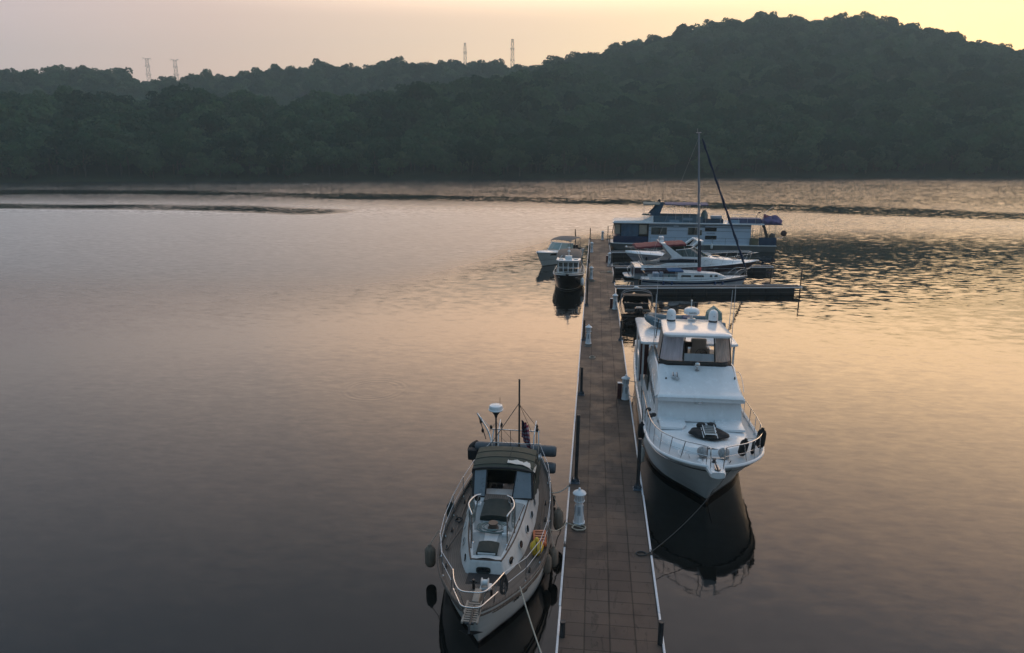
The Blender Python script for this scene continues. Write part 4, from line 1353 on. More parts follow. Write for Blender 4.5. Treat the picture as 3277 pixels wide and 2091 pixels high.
    rd = MB(); rd.lathe([(.20, 0), (.255, .02), (.26, .05), (.235, .07), (.235, .15), (.215, .19), (.12, .215), (0, .22)], 20, (-4.42, -.69, 2.82)); rd.build('radar_dome', GEL, T, 40)
    MB().tube([(-4.42, -.55, 2.98), (-4.42, -.55, 3.30)], .008, 5).build('antenna', BLACKH, T, 0)
    mz = MB(); mz.tube([(-4.35, .12, 1.0), (-4.38, .12, 3.98)], [.036, .030], 9); mz.lathe([(.034, 3.96), (.036, 3.99), (0, 4.0)], 9, (-4.38, .12, 0))
    mz.build('stern_mast', mat('varnished_dark_spar', (.07, .055, .045), .5, var=.2), T, 50)
    sy = MB(); sy.tube([(-4.38, .12, 3.15), (-3.0, -.95, 1.75)], .013, 5); sy.tube([(-4.38, .12, 3.1), (-4.55, .55, 2.0)], .008, 5); sy.tube([(-4.38, .12, 3.1), (-4.5, .82, 2.1)], .008, 5)
    sy.tube([(-4.42, -.69, 2.4), (-4.4, .3, 1.3)], .006, 4); sy.tube([(-4.42, -.69, 2.4), (-4.5, -1.0, 1.9)], .006, 4); sy.tube([(-4.5, -.8, 2.08), (-3.6, .3, 1.5)], .006, 4); sy.tube([(-4.5, -.2, 2.1), (-4.6, -.2, 1.2)], .01, 4)
    sy.build('rigging_wire', GALV, T, 60)
    # registration number on the bow
    a, b = Vector(H.pt(3.35, .93 * H.zs(3.35) - .22)), Vector(H.pt(2.35, .93 * H.zs(2.35) - .22))
    d = (b - a).normalized(); up = (Vector(H.pt(2.8, 1.0)) - Vector(H.pt(2.8, .6))).normalized(); nn = d.cross(up); nn.normalize(); up = nn.cross(d)
    if nn.y < 0: nn = -nn
    M = Matrix((d.to_4d(), up.to_4d(), nn.to_4d(), (0, 0, 0, 1))).transposed()
    for r in range(3): M[3][r] = 0
    p = Vector(H.pt(3.0, .90 * H.zs(3.0) - .22)) + nn * .02
    M = Matrix.Translation(p) @ M
    text_mesh('registration_number', '0482 EP 88', .15, BLACKH, T, M, .004)
    for x, sg in ((2.3, -1), (1.3, -1), (.3, -1), (-.4, -1), (-1.4, -1), (2.2, 1), (-.6, 1), (-1.6, 1)):
        y = sg * (H.bd(x) - .20); z = H.zs(x) - .06
        b = MB(); b.box((x - .09, y - .03, z), (x + .09, y + .03, z + .03), .006); b.tube([(x - .05, y, z), (x, y, z + .09), (x + .07, y, z + .05)], .022, 6); b.build('deck_block', BLACKH, T, 40)
    for sg in (1, -1):
        b = MB(); b.box((-1.9, sg * 1.19 - .015, .935), (.9, sg * 1.19 + .015, .965)); b.build('sheet_track', GALV, T, 0)
        b = MB(); b.lathe([(.09, 0), (.07, .04), (.06, .10), (.085, .13), (.08, .15), (0, .155)], 14, (-2.3, sg * .80, 1.28)); b.build('sheet_winch', STEEL, T, 40)
    return wp, H
WP, SH = sailboat()

# gear lying on or hanging from the cutter
fender((-4.24, 16.85, .62), .15, .64, 'grey fender hanging on the left bow of the cutter, by open water', FENDG, 'fenders hung round the cutter', line=WP(1.15, -1.48, 1.45))
fender((-4.16, 19.3, .66), .13, .52, 'dark green fender on the cutter left side, near its canopy', HATCHC, 'fenders hung round the cutter', line=WP(-1.3, -1.5, 1.4))
fender((-.82, 19.05, .72), .15, .68, 'grey fender between cutter and walkway, nearest the stern', FENDG, 'fenders hung round the cutter', line=WP(-1.1, 1.5, 1.5))
fender((-1.02, 16.95, .56), .125, .58, 'small brown fender on the right bow, below the yellow bag', FENDG, 'fenders hung round the cutter', line=WP(1.0, 1.46, 1.45))
fender((-.86, 17.25, .58), .135, .60, 'grey fender on right side, just behind the small brown one', FENDG, 'fenders hung round the cutter', line=WP(.7, 1.5, 1.45))
def yellow_bag():
    x, y, z = WP(1.35, 1.20, 1.02)
    t = thing('yellow_bag', 'bulging yellow bag tied to the cutter right rail', 'bag', (x, y, z))
    b = MB(); q = random.Random(3)
    b.ball((0, 0, .20), (.17, .16, .22), 14, 9)
    for v in b.bm.verts: v.co += Vector((noise.noise(v.co * 7), noise.noise(v.co * 7 + Vector((5, 0, 0))), noise.noise(v.co * 6 + Vector((0, 9, 0))))) * .045
    b.build('bag_body', YELLOW, t, 60)
    MB().tube([(.0, -.18, .2), (.0, -.15, .36), (0, .0, .44), (0, .15, .34)], .012, 5).build('strap', BLACK, t, 60)
    MB().lathe([(.05, .40), (.07, .42), (.055, .47), (.03, .5)], 10).build('bag_neck', YELLOW, t, 50)
yellow_bag()
def orange_crate():
    x, y, z = WP(.55, 1.22, .98)
    t = thing('orange_rack', 'orange plastic ladder rack leaning on the cutter right side deck', 'rack', (x, y, z), R(6))
    b = MB()
    for k in (-.15, .15): b.box((k - .03, -.34, .02), (k + .03, .34, .10), .012)
    b.build('side_bar', ORANGE, t, 30)
    c = MB()
    for k in range(5): c.box((-.13, -.30 + k * .14, .05), (.13, -.24 + k * .14, .12), .012)
    c.build('rung', mat('pale_orange_plastic', (.48, .20, .12), .5), t, 30)
    MB().ball((.1, -.4, .10), (.07, .07, .09), 10, 7).build('buoy_end', ORANGE, t, 50)
orange_crate()
def boat_hook():
    o = MB().tube([WP(.3, -1.02, 1.05), WP(1.5, -1.22, 1.08)], .018, 7).build('deck_brush', GALV, None, 50)
    tag(o, 'long handled brush lying on the cutter left side deck', 'brush')
boat_hook()
def deck_lines():
    q = random.Random(9)
    for k, (x0, x1, y) in enumerate(((-.4, 1.6, 1.12), (1.5, 3.0, .86))):
        pts = [WP(lerp(x0, x1, i / 9), y + .06 * math.sin(i * 1.7 + k) - .12 * (i / 9) * k, lerp(.97, 1.09, lerp(x0, x1, i / 9) / 3.0 if x0 > 0 else i / 12)) for i in range(10)]
        o = MB().tube(curve(pts, 4), .013, 5).build('loose_rope', ROPE if k else ROPED, None, 60)
        tag(o, ('dark rope lying along the cutter right side deck by the orange rack', 'pale rope lying on the cutter right foredeck behind the bow rail')[k], 'rope')
    pts = []
    for i in range(30):
        a = 2 * math.pi * i / 12; r = .13 + .015 * math.sin(i * 2.1)
        pts.append(WP(-.25 + r * math.cos(a), -1.22 + r * .8 * math.sin(a), .965 + .012 + .010 * (i / 12)))
    tag(MB().tube(curve(pts, 2), .013, 5).build('coiled_rope', ROPED, None, 60), 'small dark rope coil on the cutter left side deck', 'rope')
deck_lines()
def bow_lines():
    b = MB()
    for k in range(7):
        x = 3.62 + rnd.uniform(-.06, .06); y = .60 + rnd.uniform(-.03, .05); l = rnd.uniform(.35, .6)
        b.tube(curve([WP(x, y, 1.9), WP(x + .05, y - .06, 1.9 - l * .7), WP(x, y, 1.9 - l), WP(x - .05, y + .06, 1.9 - l * .7), WP(x, y, 1.9)], 3), .012, 5)
    tag(b.build('hanging_rope', ROPED, None, 60), 'bundle of dark rope hung on the cutter right bow rail', 'rope')
bow_lines()
# tender on the davits, hung on edge across the stern
def tender():
    t = thing('grey_tender', 'grey inflatable tender hung on edge across the cutter stern', 'dinghy', (-2.70, 22.95, .95), R(-2))
    for nm, y, z in (('side_tube', .0, .24), ('side_tube', -.16, -.32)):
        b = MB(); b.tube(curve([(-1.30, y + .2, z), (-1.0, y, z), (0, y, z), (.9, y, z), (1.52, y, z), (1.60, y, z)], 4), [.08, .12, .16, .19, .2] + [.205] * 11 + [.2, .18, .15, .11, .05], 14)
        b.build(nm, HYP, t, 50)
    b = MB(); b.tube(curve([(-1.25, .2, .24), (-1.48, .25, .0), (-1.25, .06, -.32)], 5), .17, 12); b.build('bow_tube', BLACK, t, 50)
    MB().box((-1.1, .10, -.28), (1.05, .20, .22), .03).build('hull_floor', HYPB, t, 30)
    MB().box((1.02, -.20, -.22), (1.08, .10, .2), .01).build('transom', GEL2, t, 30)
    m = MB(); m.box((-1.55, -.25, -.2), (-1.2, .05, .2), .07); m.build('outboard_cover', BLACK, t, 40)
    MB().box((.80, -.40, -.06), (1.10, -.2, .18), .02).build('white_box', GEL, t, 30)
tender()
def flag(loc, label, drop=.85):
    t = thing('ensign_flag', label, 'flag', loc)
    m, tt, o = new_mat('striped_ensign_cloth')
    c = N(tt, 'ShaderNodeTexCoord'); s = N(tt, 'ShaderNodeSeparateXYZ'); L(tt, c.outputs['UV'], s.inputs[0])
    f = mathn(tt, 'FRACT', mathn(tt, 'MULTIPLY', s.outputs[1], 6.5))
    k = mathn(tt, 'LESS_THAN', f, .5)
    st = mixc(tt, k, (.34, .30, .36), (.22, .035, .07))
    can = mathn(tt, 'MULTIPLY', mathn(tt, 'LESS_THAN', s.outputs[0], .42), mathn(tt, 'GREATER_THAN', s.outputs[1], .46))
    pbsdf(tt, o, mixc(tt, can, st, (.02, .022, .06)), .8, 0, .2)
    bm = bmesh.new(); uv = bm.loops.layers.uv.new('UVMap')
    nu, nv = 22, 14
    g = []
    for i in range(nu + 1):
        u = i / nu
        row = []
        for j in range(nv + 1):
            v = j / nv
            x = .05 + .30 * u * (1.2 - .5 * v) + .02 * math.sin(u * 20); y = .07 * math.sin(u * 17 + v * 3) * (.4 + u)
            z = -drop * (1 - v) * .75 - .55 * u * drop * (.4 + .8 * (1 - v)) + .02 * math.sin(u * 11)
            row.append((bm.verts.new((x, y, z)), u, v))
        g.append(row)
    for i in range(nu):
        for j in range(nv):
            q = (g[i][j], g[i + 1][j], g[i + 1][j + 1], g[i][j + 1])
            fc = bm.faces.new([a[0] for a in q]); fc.smooth = True
            for l, a in zip(fc.loops, q): l[uv].uv = (a[1], a[2])
    me = bpy.data.meshes.new('flag_cloth'); bm.to_mesh(me); bm.free(); me.materials.append(m)
    o = bpy.data.objects.new('flag_cloth', me); COL.objects.link(o); o.parent = t
    return t
flag((-2.33, 22.34, 2.55), 'limp dark striped flag hanging from the cutter stern mast')
line_between(WP(3.25, .95, 1.32), (-.60, 12.6, .52), .10, 'pale bow line from the cutter down to the near walkway edge', ROPE, .017)
line_between(WP(-1.9, 1.40, 1.15), (-.58, 21.75, .53), .10, 'grey stern line from the cutter to the tall pipe', ROPEG, .016)
line_between(WP(.2, 1.5, 1.1), (-.58, 19.3, .50), .12, 'short pale spring line from the cutter to the coiled hose', ROPE, .014)

# ------------------------------------------------------------------ white flybridge motor yacht (bow towards us)
def motor_yacht():
    ox, oy = 3.98, 27.5
    T = thing('motor_yacht', 'white flybridge motor yacht moored bow towards us, radar domes on its hardtop', 'motor yacht', (ox, oy, 0), R(-90))
    T.scale = (1, .965, 1)
    def wp(x, y, z): return (ox + y * .965, oy - x, z)
    H = Hull([-7.4, -5, -2, 1, 3, 4.2, 4.95, 5.6, 6.15, 6.55, 6.75],
             [1.82, 1.95, 2.04, 2.05, 2.05, 2.02, 1.92, 1.70, 1.28, .72, .16],
             [1.45, 1.50, 1.56, 1.64, 1.72, 1.78, 1.82, 1.85, 1.88, 1.90, 1.91],
             [1.72, 1.82, 1.88, 1.85, 1.66, 1.30, .96, .60, .30, .10, .012],
             [.25, .15, .1, .15, .35,   .58, .82, 1.04, 1.22, 1.32, 1.36], zk=-.7, p=1.25, n=46)
    H.shell(MB()).build('hull', hull_mat('yacht_hull', (.60, .66, .68), [(-2, .05, (.012, .012, .013)), (.05, .17, (.018, .02, .024))]), T, 40)
    rr = MB(); H.rail(rr, .030, -.24, .02, 7, f=.999); rr.build('rub_rail', RUBBER, T, 40)
    r2 = MB(); H.rail(r2, .012, -.225, .048, 5, f=.999); r2.build('rub_rail_insert', STEEL, T, 40)
    H.rail(MB(), .055, -.02, -.02, 8).build('toe_rail', GEL, T, 40)
    H.deck('side_deck', GREYDK, T, dz=-.05, inset=.05, camber=.02)
    # bow pulpit platform with the anchor roller
    b = MB()
    rings = []
    for x, w, z in ((6.2, .50, 1.90), (6.5, .36, 1.905), (6.7, .29, 1.92), (6.95, .25, 1.94), (7.18, .235, 1.95), (7.26, .20, 1.95)):
        rings.append([(x, -w, z - .17), (x, -w - .015, z - .06), (x, -w + .03, z), (x, 0, z + .005), (x, w - .03, z), (x, w + .015, z - .06), (x, w, z - .17), (x, 0, z - .21)])
    b.loft(rings, closed=True, cap0=True, cap1=True); b.build('bow_pulpit', GEL, T, 40)
    b = MB(); b.box((6.75, -.06, 1.935), (7.14, -.035, 1.99)); b.box((6.75, .035, 1.935), (7.14, .06, 1.99)); b.build('anchor_roller', STEEL, T, 20)
    b = MB(); b.tube([(6.6, 0, 1.99), (7.15, 0, 1.985)], .022, 6); b.thick([(7.10, -.10, 1.96), (7.22, 0, 1.97), (7.10, .10, 1.96), (6.9, 0, 1.98)], (0, 0, 1), .02)
    b.lathe([(.07, 0), (.09, .02), (.055, .06), (.055, .12), (.075, .14), (0, .16)], 12, (6.42, 0, 1.88)); b.build('anchor', GALV, T, 40)
    # raised foredeck
    out = [(5.62, 0), (5.60, .35), (5.48, .72), (5.2, 1.05), (4.7, 1.38), (4.0, 1.56), (3.2, 1.62), (2.6, 1.62)]
    b = MB()
    rings = []
    for x, y in out:
        z0 = H.zs(x) - .06
        rings.append([(x + .10 * (x > 5), y * 1.03 + .02, z0), (x + .03, y, z0 + .14), (x - .02, max(0, y - .05), z0 + .19)])
    for sg in (1, -1): b.loft([[(p[0], sg * p[1], p[2]) for p in r] for r in rings])
    rows = []
    for r in rings[1:]:
        x, y, z = r[2]; rows.append([(x, y * k / 4, z + .04 * (1 - (k / 4) ** 2)) for k in range(-4, 5)])
    b.loft(rows); b.build('foredeck_trunk', GEL, T, 40)
    # recessed walkway through the foredeck seats
    for sg in (1, -1):
        MB().prism([(2.95, sg * .55), (3.62, sg * .55), (3.92, sg * .72), (3.92, sg * 1.50), (2.95, sg * 1.52)], 1.93, 2.025, bev=.02).build('foredeck_seat', GEL, T, 30)
    b = MB()
    for sg in (1, -1): b.box((2.935, sg * 1.03 - .49, 2.0), (2.955, sg * 1.03 + .49, 2.045))
    b.build('seat_seam', HATCHC, T, 0)
    # deckhouse
    b = MB()
    secs = [(3.06, 1.53, 1.54, 1.92, 1.93), (3.02, 1.54, 1.55, 1.9, 2.02), (2.80, 1.60, 1.51, 1.68, 2.76), (2.0, 1.62, 1.51, 1.6, 2.78), (-3.2, 1.60, 1.52, 1.5, 2.85)]
    rings = []
    for x, wb, wt_, z0, z1 in secs:
        rings.append([(x, -wb, z0), (x, -lerp(wb, wt_, .5), lerp(z0, z1, .5)), (x, -wt_, z1), (x, 0, z1 + .02), (x, wt_, z1), (x, lerp(wb, wt_, .5), lerp(z0, z1, .5)), (x, wb, z0)])
    b.loft(rings, cap0=True); b.build('deckhouse', GEL, T, 40)
    MB().box((2.62, -.14, 2.54), (2.96, .14, 2.70), .015).build('light_housing', GEL2, T, 30)
    MB().lathe([(.055, 0), (.06, .01), (.03, .03), (0, .035)], 12, M=Matrix.Translation((2.965, 0, 2.62)) @ Matrix.Rotation(R(90), 4, 'Y')).build('deck_light', STEEL, T, 40)
    # side windows of the saloon
    for sg in (1, -1):
        for x0, x1 in ((1.9, .75), (.6, -.6)):
            w = lambda f: lerp(1.61, 1.515, f) + .006
            MB().thick([(x0, sg * w(.42), 2.10), (x1, sg * w(.42), 2.10), (x1, sg * w(.85), 2.60), (x0 - .25, sg * w(.85), 2.60)], (0, sg, 0), .012).build('saloon_window', GLASS, T, 0)
    # flybridge: brow, long sloping front, coamings
    b = MB()
    def fl(x, w, z, e=.05): return [(x, -w, z - .12), (x, -w - .01, z - .05), (x, -w + .03, z), (x, -w * .5, z + .012), (x, 0, z + .015), (x, w * .5, z + .012), (x, w - .03, z), (x, w + .01, z - .05), (x, w, z - .12)]
    rings = [[(3.10, y, z) for _, y, z in fl(0, 1.55, 2.82)], fl(3.16, 1.57, 2.85), fl(3.12, 1.575, 2.905), fl(2.98, 1.56, 2.945), fl(2.78, 1.52, 2.965), fl(2.70, 1.50, 2.99), fl(2.4, 1.48, 3.08), fl(2.0, 1.465, 3.25), fl(1.62, 1.445, 3.42), fl(1.40, 1.43, 3.52), fl(1.30, 1.42, 3.54)]
    b.loft(rings, cap0=True, cap1=True)
    b.loft([[(p[0] + .004, p[1], p[2] - .0) for p in rings[0]], [(2.5, p[1] * .97, p[2] - .015) for p in rings[0]]])
    b.build('flybridge_front', GEL, T, 40)
    for sg in (1, -1):
        b = MB(); rows = []
        for x, zt, zb in ((2.80, 2.90, 2.70), (2.4, 3.07, 2.72), (1.9, 3.28, 2.74), (1.36, 3.52, 2.76), (0, 3.50, 2.80), (-1.6, 3.46, 2.84)):
            rows.append([(x, sg * 1.44, zt), (x, sg * 1.50, zt - .02), (x, sg * 1.60, lerp(zt, zb, .5)), (x, sg * 1.66, zb + .05), (x, sg * 1.64, zb), (x, sg * 1.44, zb)])
        b.loft(rows, cap0=True, cap1=True); b.build('flybridge_side', GEL, T, 40)
    MB().box((-3.2, -1.5, 2.86), (1.35, 1.5, 2.90)).build('flybridge_floor', GREYDK, T, 0)
    # spotlight and twin horn on the slope
    b = MB(); b.lathe([(.09, 0), (.09, .015), (.03, .04), (.026, .12), (.05, .14)], 10, (1.62, .02, 3.42)); b.ball((1.66, .02, 3.66), (.10, .115, .11), 12, 8); b.build('searchlight', STEEL, T, 50)
    b = MB()
    for y, l in ((-.92, .30), (-.78, .36)):
        z = 3.27; b.lathe([(.025, 0), (.028, l * .6), (.06, l * .9), (.085, l)], 12, M=Matrix.Translation((2.02 - .14, y, 3.40)) @ Matrix.Rotation(R(113), 4, 'Y'), c=(0, 0, 0)); b.tube([(1.95, y, 3.27), (1.93, y, 3.37)], .012, 6)
    b.build('twin_horn', STEEL, T, 50)
    b = MB(); b.ball((2.1, -1.20, 3.21), (.03, .035, .07), 10, 6); b.ball((2.0, 1.40, 3.28), (.03, .03, .07), 10, 6); b.build('navigation_light', BLACKH, T, 50)
    b = MB()
    for sg in (1, -1): b.tube(curve([(1.25, sg * 1.60, 3.30), (1.6, sg * 1.66, 3.36), (2.0, sg * 1.70, 3.16), (2.4, sg * 1.68, 2.90)], 5), .014, 6)
    b.build('grab_rail', STEEL, T, 60)
    # enclosure round the flybridge
    def fr(u, z):       # plan of the enclosure front: u from -1 to 1
        k = (z - 3.52) / 1.18
        x = 1.40 - .16 * k - .30 * max(0, (abs(u) - .75) / .25) ** 2
        return Vector((x, u * lerp(1.41, 1.26, k), z))
    b = MB()
    us = [-1 + i / 10 for i in range(21)]
    b.loft([[fr(u, 3.50) for u in us], [fr(u, 3.60) + Vector((.02, 0, 0)) for u in us], [fr(u, 3.70) for u in us], [fr(u, 3.70) - Vector((.03, 0, 0)) for u in us]])
    for sg in (1, -1):
        b.loft([[(x, sg * (1.415 - .02 * k), 3.50 + .2 * k) for k in range(2)] for x in (1.12, .2, -1.4)])
    b.build('enclosure_band', GLASS, T, 50)
    b = MB()
    for u in (-.36, .52): b.tube([fr(u, 3.68) + Vector((.015, 0, 0)), fr(u, 4.70)], .028, 6)
    for u in (-1, 1): b.tube([fr(u, 3.6), fr(u, 4.70)], .022, 6)
    for sg in (1, -1):
        for x in (.1, -1.2): b.tube([(x, sg * 1.40, 3.5), (x, sg * 1.27, 4.7)], .022, 6)
    b.tube([fr(u, 3.69) + Vector((.012, 0, 0)) for u in us], .02, 6)
    b.build('enclosure_post', BLACKH, T, 50)
    def curtain(u0, u1, z0, z1, folds, m=CURT):
        q = MB()
        cols = []
        n = 26
        for i in range(n + 1):
            f = i / n; u = lerp(u0, u1, f)
            off = .014 * math.sin(f * folds * 6.28 + math.sin(f * 7))
            ring = [fr(u, z) + Vector((off * (.4 + .6 * (1 - (z - z0) / (z1 - z0))) - .01, 0, 0)) for z in (z0, lerp(z0, z1, .5), z1)]
            cols.append(ring + [p - Vector((.012, 0, 0)) for p in ring[::-1]])
        q.loft(cols, closed=True, cap0=True, cap1=True)
        return q.build('enclosure_curtain', m, T, 60)
    curtain(-.985, -.39, 3.71, 4.69, 2.0, cloth_mat('mauve_grey_curtain', (.76, .73, .78), .5, var=.14, scale=5))
    curtain(.55, .985, 3.71, 4.69, 4.5)
    b = MB(); wavy_panel(b, fr(-.34, 3.71), fr(.50, 3.71), fr(.50, 4.00), fr(-.34, 4.00), 14, .004, 2); b.build('lower_window', cloth_mat('clear_vinyl', (.52, .56, .60), .4, var=.12, scale=2), T, 60)
    for sg in (1, -1):
        b = MB(); wavy_panel(b, (1.05, sg * 1.395, 3.71), (.12, sg * 1.395, 3.71), (.12, sg * 1.275, 4.68), (.98, sg * 1.275, 4.68), 20, .02, 4); b.build('side_window', CURT, T, 60)
    # helm: console, wheel, seats
    b = MB(); b.box((.75, -.75, 2.9), (1.15, .75, 3.62), .05); b.build('helm_console', GEL2, T, 30)
    b = MB(); wc = Vector((.62, .30, 3.80))
    b.tube([wc + Vector((.04 * math.sin(q), .21 * math.cos(q), .19 * math.sin(q))) for q in (2 * math.pi * i / 18 for i in range(18))], .016, 6, closed=True)
    for i in range(4): q = i * 1.571 + .4; b.tube([wc, wc + Vector((.04 * math.sin(q), .21 * math.cos(q), .19 * math.sin(q)))], .009, 5)
    b.tube([wc, (.78, .30, 3.6)], .03, 7); b.build('steering_wheel', BLACKH, T, 50)
    b = MB(); b.box((-.25, .02, 2.9), (.15, .62, 3.5), .05); b.box((-.36, .0, 3.5), (-.18, .64, 4.18), .08); b.box((-.3, .62, 3.55), (.1, .74, 3.85), .05); b.build('helm_seat', mat('cream_seat_cover', (.42, .41, .38), .7, var=.1), T, 40)
    b = MB(); b.box((-.3, -.42, 2.9), (.0, -.14, 4.05), .03); b.tube([(-.3, -.4, 4.35), (-.3, .55, 4.35)], .03, 6); b.tube([(.05, -.25, 3.6), (.05, -.25, 4.05)], .05, 8); b.box((-.05, -.3, 3.9), (.1, .0, 4.1), .03); b.build('helm_gear', BLACK, T, 40)
    # hardtop with rounded corners
    b = MB()
    pl = []
    for cx, cy, a0 in ((1.62, 1.32, 0), (-.95, 1.24, 90), (-.95, -1.24, 180), (1.62, -1.32, 270)):
        rr_ = .28
        for k in range(6):
            a = R(a0 + 18 * k); pl.append((cx - rr_ * (1 if a0 in (0, 270) else -1) + rr_ * math.cos(a), cy - rr_ * (1 if a0 < 135 else -1) + rr_ * math.sin(a)))
    rows = []
    for s, z in ((.965, 4.685), (.992, 4.695), (1.0, 4.73), (.992, 4.775), (.965, 4.80), (.80, 4.825), (.45, 4.845), (0.001, 4.85)):
        rows.append([(.33 + (x - .33) * s, y * s, z) for x, y in pl])
    b.loft(rows, closed=True, cap0=True); b.build('hardtop', mat('hardtop_gelcoat', (.80, .79, .80), .16, var=.03), T, 40)
    # radome satellite domes, radar, antennas on the hardtop
    for y in (-.84, .86):
        d = MB(); d.lathe([(.17, 0), (.175, .03), (.175, .07), (.19, .075), (.195, .25), (.185, .34), (.155, .42), (.10, .47), (.04, .49), (0, .492)], 20, (-.42, y, 4.835)); d.build('satellite_dome', GEL, T, 40)
        e = MB(); e.lathe([(.178, .005), (.18, .06), (.178, .07)], 20, (-.42, y, 4.835)); e.build('dome_base', GALV, T, 40)
        text_mesh('dome_mark', '*', .12, BLUEP, T, Matrix.Translation((-.42 + .196, y, 5.07)) @ Matrix.Rotation(R(90), 4, 'Z') @ Matrix.Rotation(R(90), 4, 'X'), .002)
    d = MB(); d.box((-.62, -.16, 4.85), (-.40, .16, 4.93), .02); d.tube([(-.55, 0, 4.9), (-.55, 0, 5.12)], .06, 10); d.build('radar_mount', GEL2, T, 40)
    d = MB(); d.lathe([(.26, 0), (.315, .03), (.325, .07), (.32, .15), (.29, .21), (.20, .255), (.08, .27), (0, .272)], 24, (-.55, 0, 5.10)); d.build('radar_dome', GEL, T, 40)
    text_mesh('radar_lettering', 'GARMIN', .085, HATCHC, T, Matrix.Translation((-.55 + .326, 0, 5.205)) @ Matrix.Rotation(R(90), 4, 'Z') @ Matrix.Rotation(R(85), 4, 'X'), .002)
    d = MB(); d.tube([(-.60, -.02, 5.35), (-.60, -.02, 5.62)], .018, 6); d.ball((-.60, -.02, 5.64), (.04, .04, .04), 10, 6); d.build('masthead_light', GEL2, T, 40)
    for x, y, z0, dx, dy, h in ((-.2, -1.52, 3.5, -.15, .06, 3.2), (-.9, -1.45, 3.5, .0, .0, 2.3), (.1, 1.40, 4.2, -.25, .10, 2.0), (.4, 1.50, 3.5, -.20, .04, 3.1)):
        d = MB(); d.tube([(x, y, z0), (x + dx * .3, y + dy * .3, z0 + h * .3), (x + dx, y + dy, z0 + h)], [.018, .014, .007], 6); d.tube([(x, y, z0 - .05), (x, y, z0 + .18)], .026, 7)
        d.build('whip_antenna', ALUW, T, 50)
    # aft deck roof on posts
    b = MB()
    pl = [(-.70, 2.02), (-.62, 1.9), (-.62, -1.9), (-.70, -2.02), (-4.9, -2.02), (-5.0, -1.9), (-5.0, 1.9), (-4.9, 2.02)]
    rows = [[(-2.8 + (x + 2.8) * s, y * s, z) for x, y in pl] for s, z in ((.97, 3.74), (1.0, 3.77), (1.0, 3.82), (.985, 3.86), (.7, 3.90), (.001, 3.92))]
    b.loft(rows, closed=True, cap0=True); b.build('aft_deck_roof', GEL, T, 40)
    b = MB()
    for sg in (1, -1):
        for x in (-.85, -2.8, -4.8): b.box((x - .045, sg * 1.88 - .04, 1.5), (x + .045, sg * 1.88 + .04, 3.75), .01)
    b.build('roof_post', GEL2, T, 30)
    b = MB()
    b.box((-.82, -2.01, 2.15), (-.72, -1.96, 3.74), .015); b.box((-1.5, -1.94, 2.2), (-1.44, -1.60, 3.7), .01)
    b.build('rolled_curtain', REDB, T, 30)
    b = MB(); b.box((-3.25, -1.58, 1.55), (-3.2, 1.58, 2.85)); b.build('aft_bulkhead', GEL2, T, 0)
    for sg in (1, -1):
        MB().thick([(-.9, sg * 1.618, 1.66), (-2.6, sg * 1.618, 1.66), (-2.6, sg * 1.60, 3.1), (-1.3, sg * 1.60, 3.15), (-.95, sg * 1.60, 2.9)], (0, sg, 0), .02).build('aft_door', mat('dark_green_cover', (.02, .035, .032), .5, var=.2), T, 0)
    b = MB()
    for sg in (1, -1): b.box((-7.2, sg * 1.80 - .04, 1.4), (-2.9, sg * 1.80 + .04, 2.15), .02)
    b.box((-7.3, -1.8, 1.4), (-7.22, 1.8, 2.15), .02); b.build('aft_coaming', GEL, T, 30)
    # rails round the bow
    rl = MB()
    def rp(x, sg, h, ins=.10): return Vector((x, sg * max(.22, H.bd(x) - ins), H.zs(x) + h))
    xs = [.6, 1.6, 2.6, 3.5, 4.3, 5.0, 5.55, 6.0, 6.35]
    for sg in (1, -1):
        top = [rp(.55, sg, .05)] + [rp(x, sg, .66 if x > .7 else .58) for x in xs] + [Vector((6.75, sg * .30, 2.58)), Vector((6.9, sg * .22, 2.55))]
        rl.tube(curve(top, 4), .018, 7)
        for x in xs[1:]: 
            p, q = rp(x - .10, sg, 0), rp(x, sg, .66); rl.tube([p, q], .014, 6); rl.lathe([(.03, 0), (.026, .02), (.014, .03)], 7, p - Vector((0, 0, .03)))
        rl.tube([(6.9, sg * .22, 2.55), (6.97, sg * .21, 2.3), (6.95, sg * .20, 1.93)], .016, 6); rl.tube([(6.75, sg * .3, 2.58), (6.62, sg * .28, 1.9)], .015, 6)
        mid = [rp(x, sg, .34) for x in xs[5:]] + [Vector((6.7, sg * .29, 2.24)), Vector((6.95, sg * .205, 2.23))]
        rl.tube(mid, .009, 5)
    rl.tube([(6.97, -.21, 2.3), (7.01, 0, 2.31), (6.97, .21, 2.3)], .014, 6)
    rl.build('bow_rail', STEEL, T, 60)
    # low grab loops and cleats on the foredeck
    lp = MB()
    for x, y in ((5.02, -1.22), (4.72, -1.60), (5.50, -.85), (5.82, -.98), (5.2, 1.2)):
        lp.tube([(x + .17 * math.cos(q), y + .10 * math.sin(q), H.zs(x) + .03 + .05 * math.sin(q * .5)) for q in (2 * math.pi * i / 14 for i in range(14))], .011, 5, closed=True)
    lp.build('foredeck_loop', GEL, T, 60)
    cl = MB()
    for x, y in ((6.05, -.75), (5.9, .55), (6.3, -.35), (4.5, -1.78), (1.6, -1.9), (6.3, .35)):
        z = H.zs(x) - .02; cl.tube([(x - .11, y, z + .06), (x + .11, y, z + .06)], .014, 6); cl.tube([(x - .04, y, z), (x - .04, y, z + .06)], .012, 5); cl.tube([(x + .04, y, z), (x + .04, y, z + .06)], .012, 5)
    cl.build('deck_cleat', STEEL, T, 50)
    return wp, H
YP, YH = motor_yacht()

